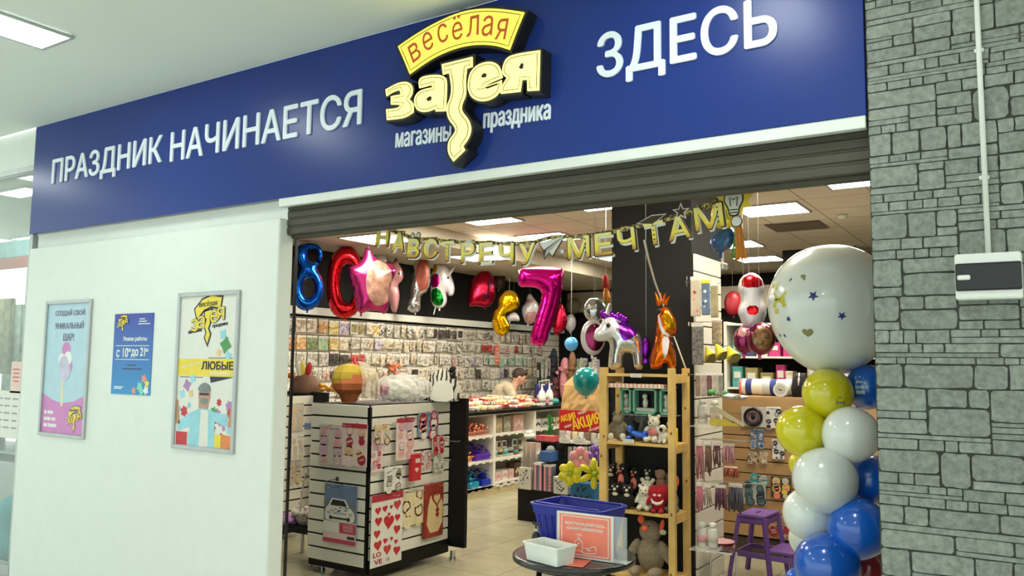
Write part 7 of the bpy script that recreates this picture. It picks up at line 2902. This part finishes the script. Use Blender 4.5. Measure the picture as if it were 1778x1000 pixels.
for i in range(n1):
    t = i / (n1 - 1)
    rr = (36 + 3 * sin(t * 5)) * m * (.55 + .45 * min(1, 3 * t)) if t < .85 else 36 * m * (1 - (t - .85) * 3.6)
    for k in range(n2):
        a = 2 * pi * k / n2
        q_ = rr * (1 + rk2.uniform(-.05, .05))
        vs.append((q_ * cos(a), q_ * .5 * sin(a), t * (62 * m + .25)))
for i in range(n1 - 1):
    for k in range(n2):
        l = (k + 1) % n2
        fs.append([i * n2 + k, i * n2 + l, (i + 1) * n2 + l, (i + 1) * n2 + k])
mb.add(vs, fs, 0, False)
mb.build('paper', M('kraft_paper', (200, 162, 104), .7, var=.1, scale=6, bump=.3, bscale=14), o)
ob_ = latex(1017, 660, 22.5, 7.0, LX('teal_latex', (10, 146, 146)), 'teal balloon before the kraft sack, left of the pine rack', 'single balloons', 1.22)
mb = MB()
mb.tube([(0, 0, -.13), (.01, .2, -.3), (.0, .6, tz - ob_.location.z)], .003, 6)
mb.build('string', STICK, ob_)
# twisted balloon flowers
def petals(px, py, r, Y, n, mat, center, label, name, rot=0, fat=.42):
    c = P(px, py, Y=Y)
    R = r * mpp(c)
    yaw = face_cam(c)
    o = T(name, label, 'balloon', c, yaw, 'balloon flowers by the rack')
    for k in range(n):
        a = rot + 2 * pi * k / n
        mb = MB()
        mb.ell((R * .58 * cos(a), 0, R * .58 * sin(a)), (R * .48, R * .3, R * fat * .55), 0, (0, -a, 0), 14)
        mb.build('petal', mat, o)
    mb = MB()
    mb.ell((0, -R * .18, 0), R * .2, n=12)
    mb.build('center', center, o)
    mb = MB()
    mb.cyl((0, R * .1, -R * .2), (0, 7.55 - Y, mz - c.z), .006)
    mb.build('stick', STICK, o)
    return o


LGN = LX('lime_latex', (150, 180, 40))
petals(1031, 822, 26, 7.0, 6, LYE, LGN, 'yellow balloon flower with six long petals beside the pine rack post', 'balloon_flower', pi / 2)
petals(990, 822, 21, 7.05, 6, LYE, LGN, 'yellow balloon flower left of the six petalled one', 'balloon_flower', .4, .75)
petals(1008, 795, 19, 7.1, 5, LX('pink_latex', (232, 150, 160)), LX('cream_latex', (220, 214, 180)), 'pink balloon flower above the yellow ones', 'balloon_flower', .3, .85)
petals(1036, 787, 15, 7.15, 4, LX('violet_latex', (120, 80, 190)), LX('lilac_latex', (190, 140, 210)), 'violet balloon flower half behind the pine rack post', 'balloon_flower', .6, .9)

# far table against the back wall with toys
bt = T('back_table', 'dark table against the back wall under the sky blue balloon', 'table', (-5.0, 11.75, 0))
mb = MB()
mb.box((0, 0, 1.0), (4.1, .6, .04), bev=.004)
mb.build('top', BLACK, bt)
for sx in (-1, 1):
    for sy in (-1, 1):
        mb = MB()
        mb.box((sx * 2.0, sy * .25, .49), (.05, .05, .98))
        mb.build('leg', BLACK, bt)
BT = 1.022
r9 = random.Random(6)
for i, (px, py0, py1, w, mt, l, kind) in enumerate(((981, 622, 650, 26, PINK, 'pink red ruffled toy bag on the back table under the sky blue balloon', 'ruffle'), (994, 612, 640, 18, M('tan_toy', (150, 110, 76), .8, var=.2), 'tan toy animal on the back table below the sky blue balloon', 'toy'), (1010, 622, 640, 14, M('sage_toy', (140, 146, 116), .8, var=.2), 'sage green toy on the back table right of the tan animal', 'toy'), (962, 606, 640, 16, M('dark_toy', (40, 42, 54), .8, var=.2), 'dark blue black toy on the back table, left of the pink bag', 'toy'), (966, 655, 668, 20, M('maroon_toy', (110, 60, 66), .8, var=.2), 'maroon bundle low in front of the back table goods', 'toy'))):
    c = P(px, py1, Y=11.62)
    m = mpp(c)
    h = max(.1, (py1 - py0) * m)
    o = T('toy', l, 'toy', (c.x, 11.62, BT), 0, 'toys on the back table')
    mb = MB()
    zz = c.z - BT
    mb.ell((0, 0, (zz + h) * .42), (w * m * .36, .1, (zz + h) * .44), n=14)
    mb.ell((w * m * .08, -.03, (zz + h) * .82), (w * m * .32, .08, (zz + h) * .2), n=14)
    for k in range(6):
        mb.ell((r9.uniform(-.4, .4) * w * m, -.08, (zz + h) * r9.uniform(.2, .9)), .035, n=8)
    mb.build('body', mt, o)
for k in range(12):
    px = 1004 + 5.2 * k if k < 7 else 935 + 7 * (k - 7)
    c = P(px, 640, Y=11.85)
    mb = MB()
    h = r9.uniform(.16, .3) + max(0, c.z - BT - .1)
    mb.box((0, 0, h / 2), (.055, .08, h), 0, bev=.004)
    mb.box((0, -.041, h * .7), (.04, .003, h * .2), 1)
    S('carton', mb, [[PK['mint'], PK['pale grey'], PK['lilac'], PK['dark grey']][k % 4], PAPER], '%s slim carton from the left at the rear of the back table' % WORD[(k + 5) % 12 if k < 7 else k - 7], 'box', (c.x, 11.88, BT), 0, 'slim cartons on the back table')

# ------------------------------------------------------------ round table in the doorway
TBX, TBY, TBZ, TBR = -1.95, 3.615, .72, .3
tb = T('round_table', 'small round black table standing in the shop doorway', 'table', (TBX, TBY, 0))
mb = MB()
mb.lathe([(.001, TBZ - .03), (TBR - .01, TBZ - .03), (TBR, TBZ - .024), (TBR, TBZ - .005), (TBR - .004, TBZ), (TBR - .02, TBZ - .001), (.001, TBZ - .001)], 64)
mb.build('tabletop', M('dark_table_gloss', (44, 42, 42), .18, var=.08), tb)
mb = MB()
mb.lathe([(TBR - .09, TBZ - .06), (TBR - .08, TBZ - .055), (TBR - .08, TBZ - .031), (TBR - .095, TBZ - .031)], 40)
mb.build('apron', BLACKP, tb)
for k in range(4):
    a = pi / 4 + k * pi / 2
    mb = MB()
    mb.tube([(cos(a) * .17, sin(a) * .17, TBZ - .04), (cos(a) * .2, sin(a) * .2, .35), (cos(a) * .25, sin(a) * .25, 0)], .014, 10)
    mb.build('leg', BLACKP, tb)
# blue shopping basket
bsk = T('shopping_basket', 'deep blue plastic shopping basket on the round table', 'basket', (-2.005, 3.765, TBZ + .001), -.1)


def rrect(w, d, r, z, n=5):
    out = []
    for cx, cy, a0 in ((w / 2 - r, d / 2 - r, 0), (-w / 2 + r, d / 2 - r, pi / 2), (-w / 2 + r, -d / 2 + r, pi), (w / 2 - r, -d / 2 + r, 1.5 * pi)):
        for k in range(n):
            a = a0 + pi / 2 * k / (n - 1)
            out.append((cx + r * cos(a), cy + r * sin(a), z))
    return out


def loft(mb, rings, m=0, cap0=True, cap1=True):
    n = len(rings[0])
    vs = [p for r in rings for p in r]
    fs = []
    for i in range(len(rings) - 1):
        for k in range(n):
            l = (k + 1) % n
            fs.append([i * n + k, i * n + l, (i + 1) * n + l, (i + 1) * n + k])
    if cap0:
        fs.append(list(range(n))[::-1])
    if cap1:
        fs.append([(len(rings) - 1) * n + k for k in range(n)])
    mb.add(vs, fs, m, False)


BLP = M('blue_basket_plastic', (30, 38, 150), .35, var=.05)
mb = MB()
loft(mb, [rrect(.35, .2, .03, 0), rrect(.405, .25, .035, .165), rrect(.418, .263, .035, .166), rrect(.425, .27, .035, .205), rrect(.44, .285, .036, .206), rrect(.44, .285, .036, .214), rrect(.42, .265, .034, .214), rrect(.40, .246, .03, .165), rrect(.345, .195, .028, .006)])
mb.build('bowl', BLP, bsk)
for s in (-1, 1):
    mb = MB()
    for k in range(9):
        x = -.16 + .04 * k
        a, b2 = Vector((x * .9, s * .1015, .02)), Vector((x, s * .125, .16))
        d = b2 - a
        mb.box((a + b2) / 2, (.006, .004, d.length), rot=d.to_track_quat('Z', 'Y').to_euler())
    mb.build('ribbed_side', BLP, bsk)
for s in (-1, 1):
    mb = MB()
    mb.tube([(-.2, s * .09, .2), (-.19, s * .118, .216), (.19, s * .118, .216), (.2, s * .09, .2)], .006, 8)
    mb.build('handle', BLP, bsk)
# coral sign in a clear holder
q4 = [P(*c_, Y=3.55) for c_ in ((969.5, 885.6), (1064, 897.7), (1063, 976), (971, 965))]
sw = q4[1].x - q4[0].x
sh_ = q4[0].z - TBZ - .004
sg = T('sanitizer_sign', 'coral sign with white hand and pump drawing in a clear holder on the round table', 'sign', ((q4[0].x + q4[1].x) / 2, 3.55, TBZ + .002), .06)
mb = MB()
mb.box((0, 0, sh_ / 2), (sw, .003, sh_))
mb.prism(rect(sw * .91, sh_ * .92), -.003, -.0015, 1, (0, sh_ / 2))
fr = .004
for sx, sz, a, b2 in ((-1, 0, fr, sh_ * .84), (1, 0, fr, sh_ * .84), (0, 1, sw * .83, fr), (0, -1, sw * .83, fr)):
    mb.prism(rect(a, b2), -.004, -.003, 0, (sx * sw * .415, sh_ / 2 + sz * sh_ * .42))
mb.build('card', [PAPER, CORAL], sg)
mb = MB()
mb.text('ВОСПОЛЬЗУЙТЕСЬ', sw * .7, sh_ * .075, -.0036, -.003, 0, (0, sh_ * .77), .06)
mb.text('САНИТАЙЗЕРОМ!', sw * .64, sh_ * .075, -.0036, -.003, 0, (0, sh_ * .66), .06)
mb.build('lettering', PAPER, sg)
mb = MB()
y = -.0042
L = lambda p, cl=False: mb.tube([(a * sw, y, b2 * sh_) for a, b2 in p], .0022, 6, closed=cl)
L([(-.17, .16), (-.17, .36), (-.12, .42), (-.09, .42), (-.04, .36), (-.04, .16)], True)
L([(-.12, .42), (-.12, .46), (-.09, .46), (-.09, .42)])
L([(-.105, .46), (-.105, .52), (-.16, .52)])
L([(-.105, .52), (-.06, .52), (-.05, .49)])
L([(-.13, .32), (-.08, .32)])
L([(-.105, .29), (-.105, .35)])
L([(-.04, .22), (.02, .24), (.08, .23), (.14, .29), (.19, .28), (.2, .24), (.2, .14), (.0, .12), (-.06, .15)])
L([(.02, .24), (.07, .19), (.12, .2)])
mb.build('drawing', PAPER, sg)
mb = MB()
mb.box((sw * .1, .004, sh_ * .5), (sw * 1.25, .003, sh_ * 1.02))
mb.box((sw * .1, .03, .0015), (sw * 1.25, .06, .003))
mb.build('clear_holder', CLEAR, sg)
# white tray box
tr = T('white_tray', 'white plastic box with a few scraps inside at the front of the round table', 'box', (-1.968, 3.412, TBZ + .002), -.25)
mb = MB()
loft(mb, [rrect(.2, .115, .008, 0), rrect(.222, .136, .01, .078), rrect(.232, .146, .01, .078), rrect(.232, .146, .01, .084), rrect(.216, .13, .008, .084), rrect(.194, .11, .006, .004)])
mb.build('tub', WHITE_GLOSS, tr)
mb = MB()
for k in range(6):
    mb.box((rs.uniform(-.06, .06), rs.uniform(-.03, .03), .02 + .008 * k), (.07, .05, .004), 0, (rs.uniform(-.3, .3), rs.uniform(-.3, .3), rs.uniform(0, 3)))
mb.build('paper_scraps', GREYC, tr)
mb = MB()
mb.box((0, 0, .001), (.2, .14, .0015))
S('coral_flyer', mb, CORAL, 'coral paper flyer lying flat under the white box on the round table', 'flyer', (-1.9, 3.45, TBZ + .0005), .2)
c = P(919, 957, Z=TBZ)
o = T('pump_bottle', 'small black pump bottle behind the white box on the round table', 'bottle', (c.x + .02, c.y + .03, TBZ + .001))
mb = MB()
mb.lathe([(.021, 0), (.022, .004), (.022, .07), (.014, .085), (.009, .088), (.009, .1)], 20)
mb.build('body', BLACKP, o)
mb = MB()
mb.lathe([(.011, .092), (.011, .104), (.004, .106)], 14)
mb.build('collar', GREYC, o)
mb = MB()
mb.cyl((0, 0, .1), (0, 0, .125), .004)
mb.box((.008, 0, .128), (.045, .012, .009), bev=.003)
mb.box((-.014, 0, .133), (.012, .01, .012), rot=(0, .6, 0), bev=.003)
mb.build('pump', BLACKP, o)
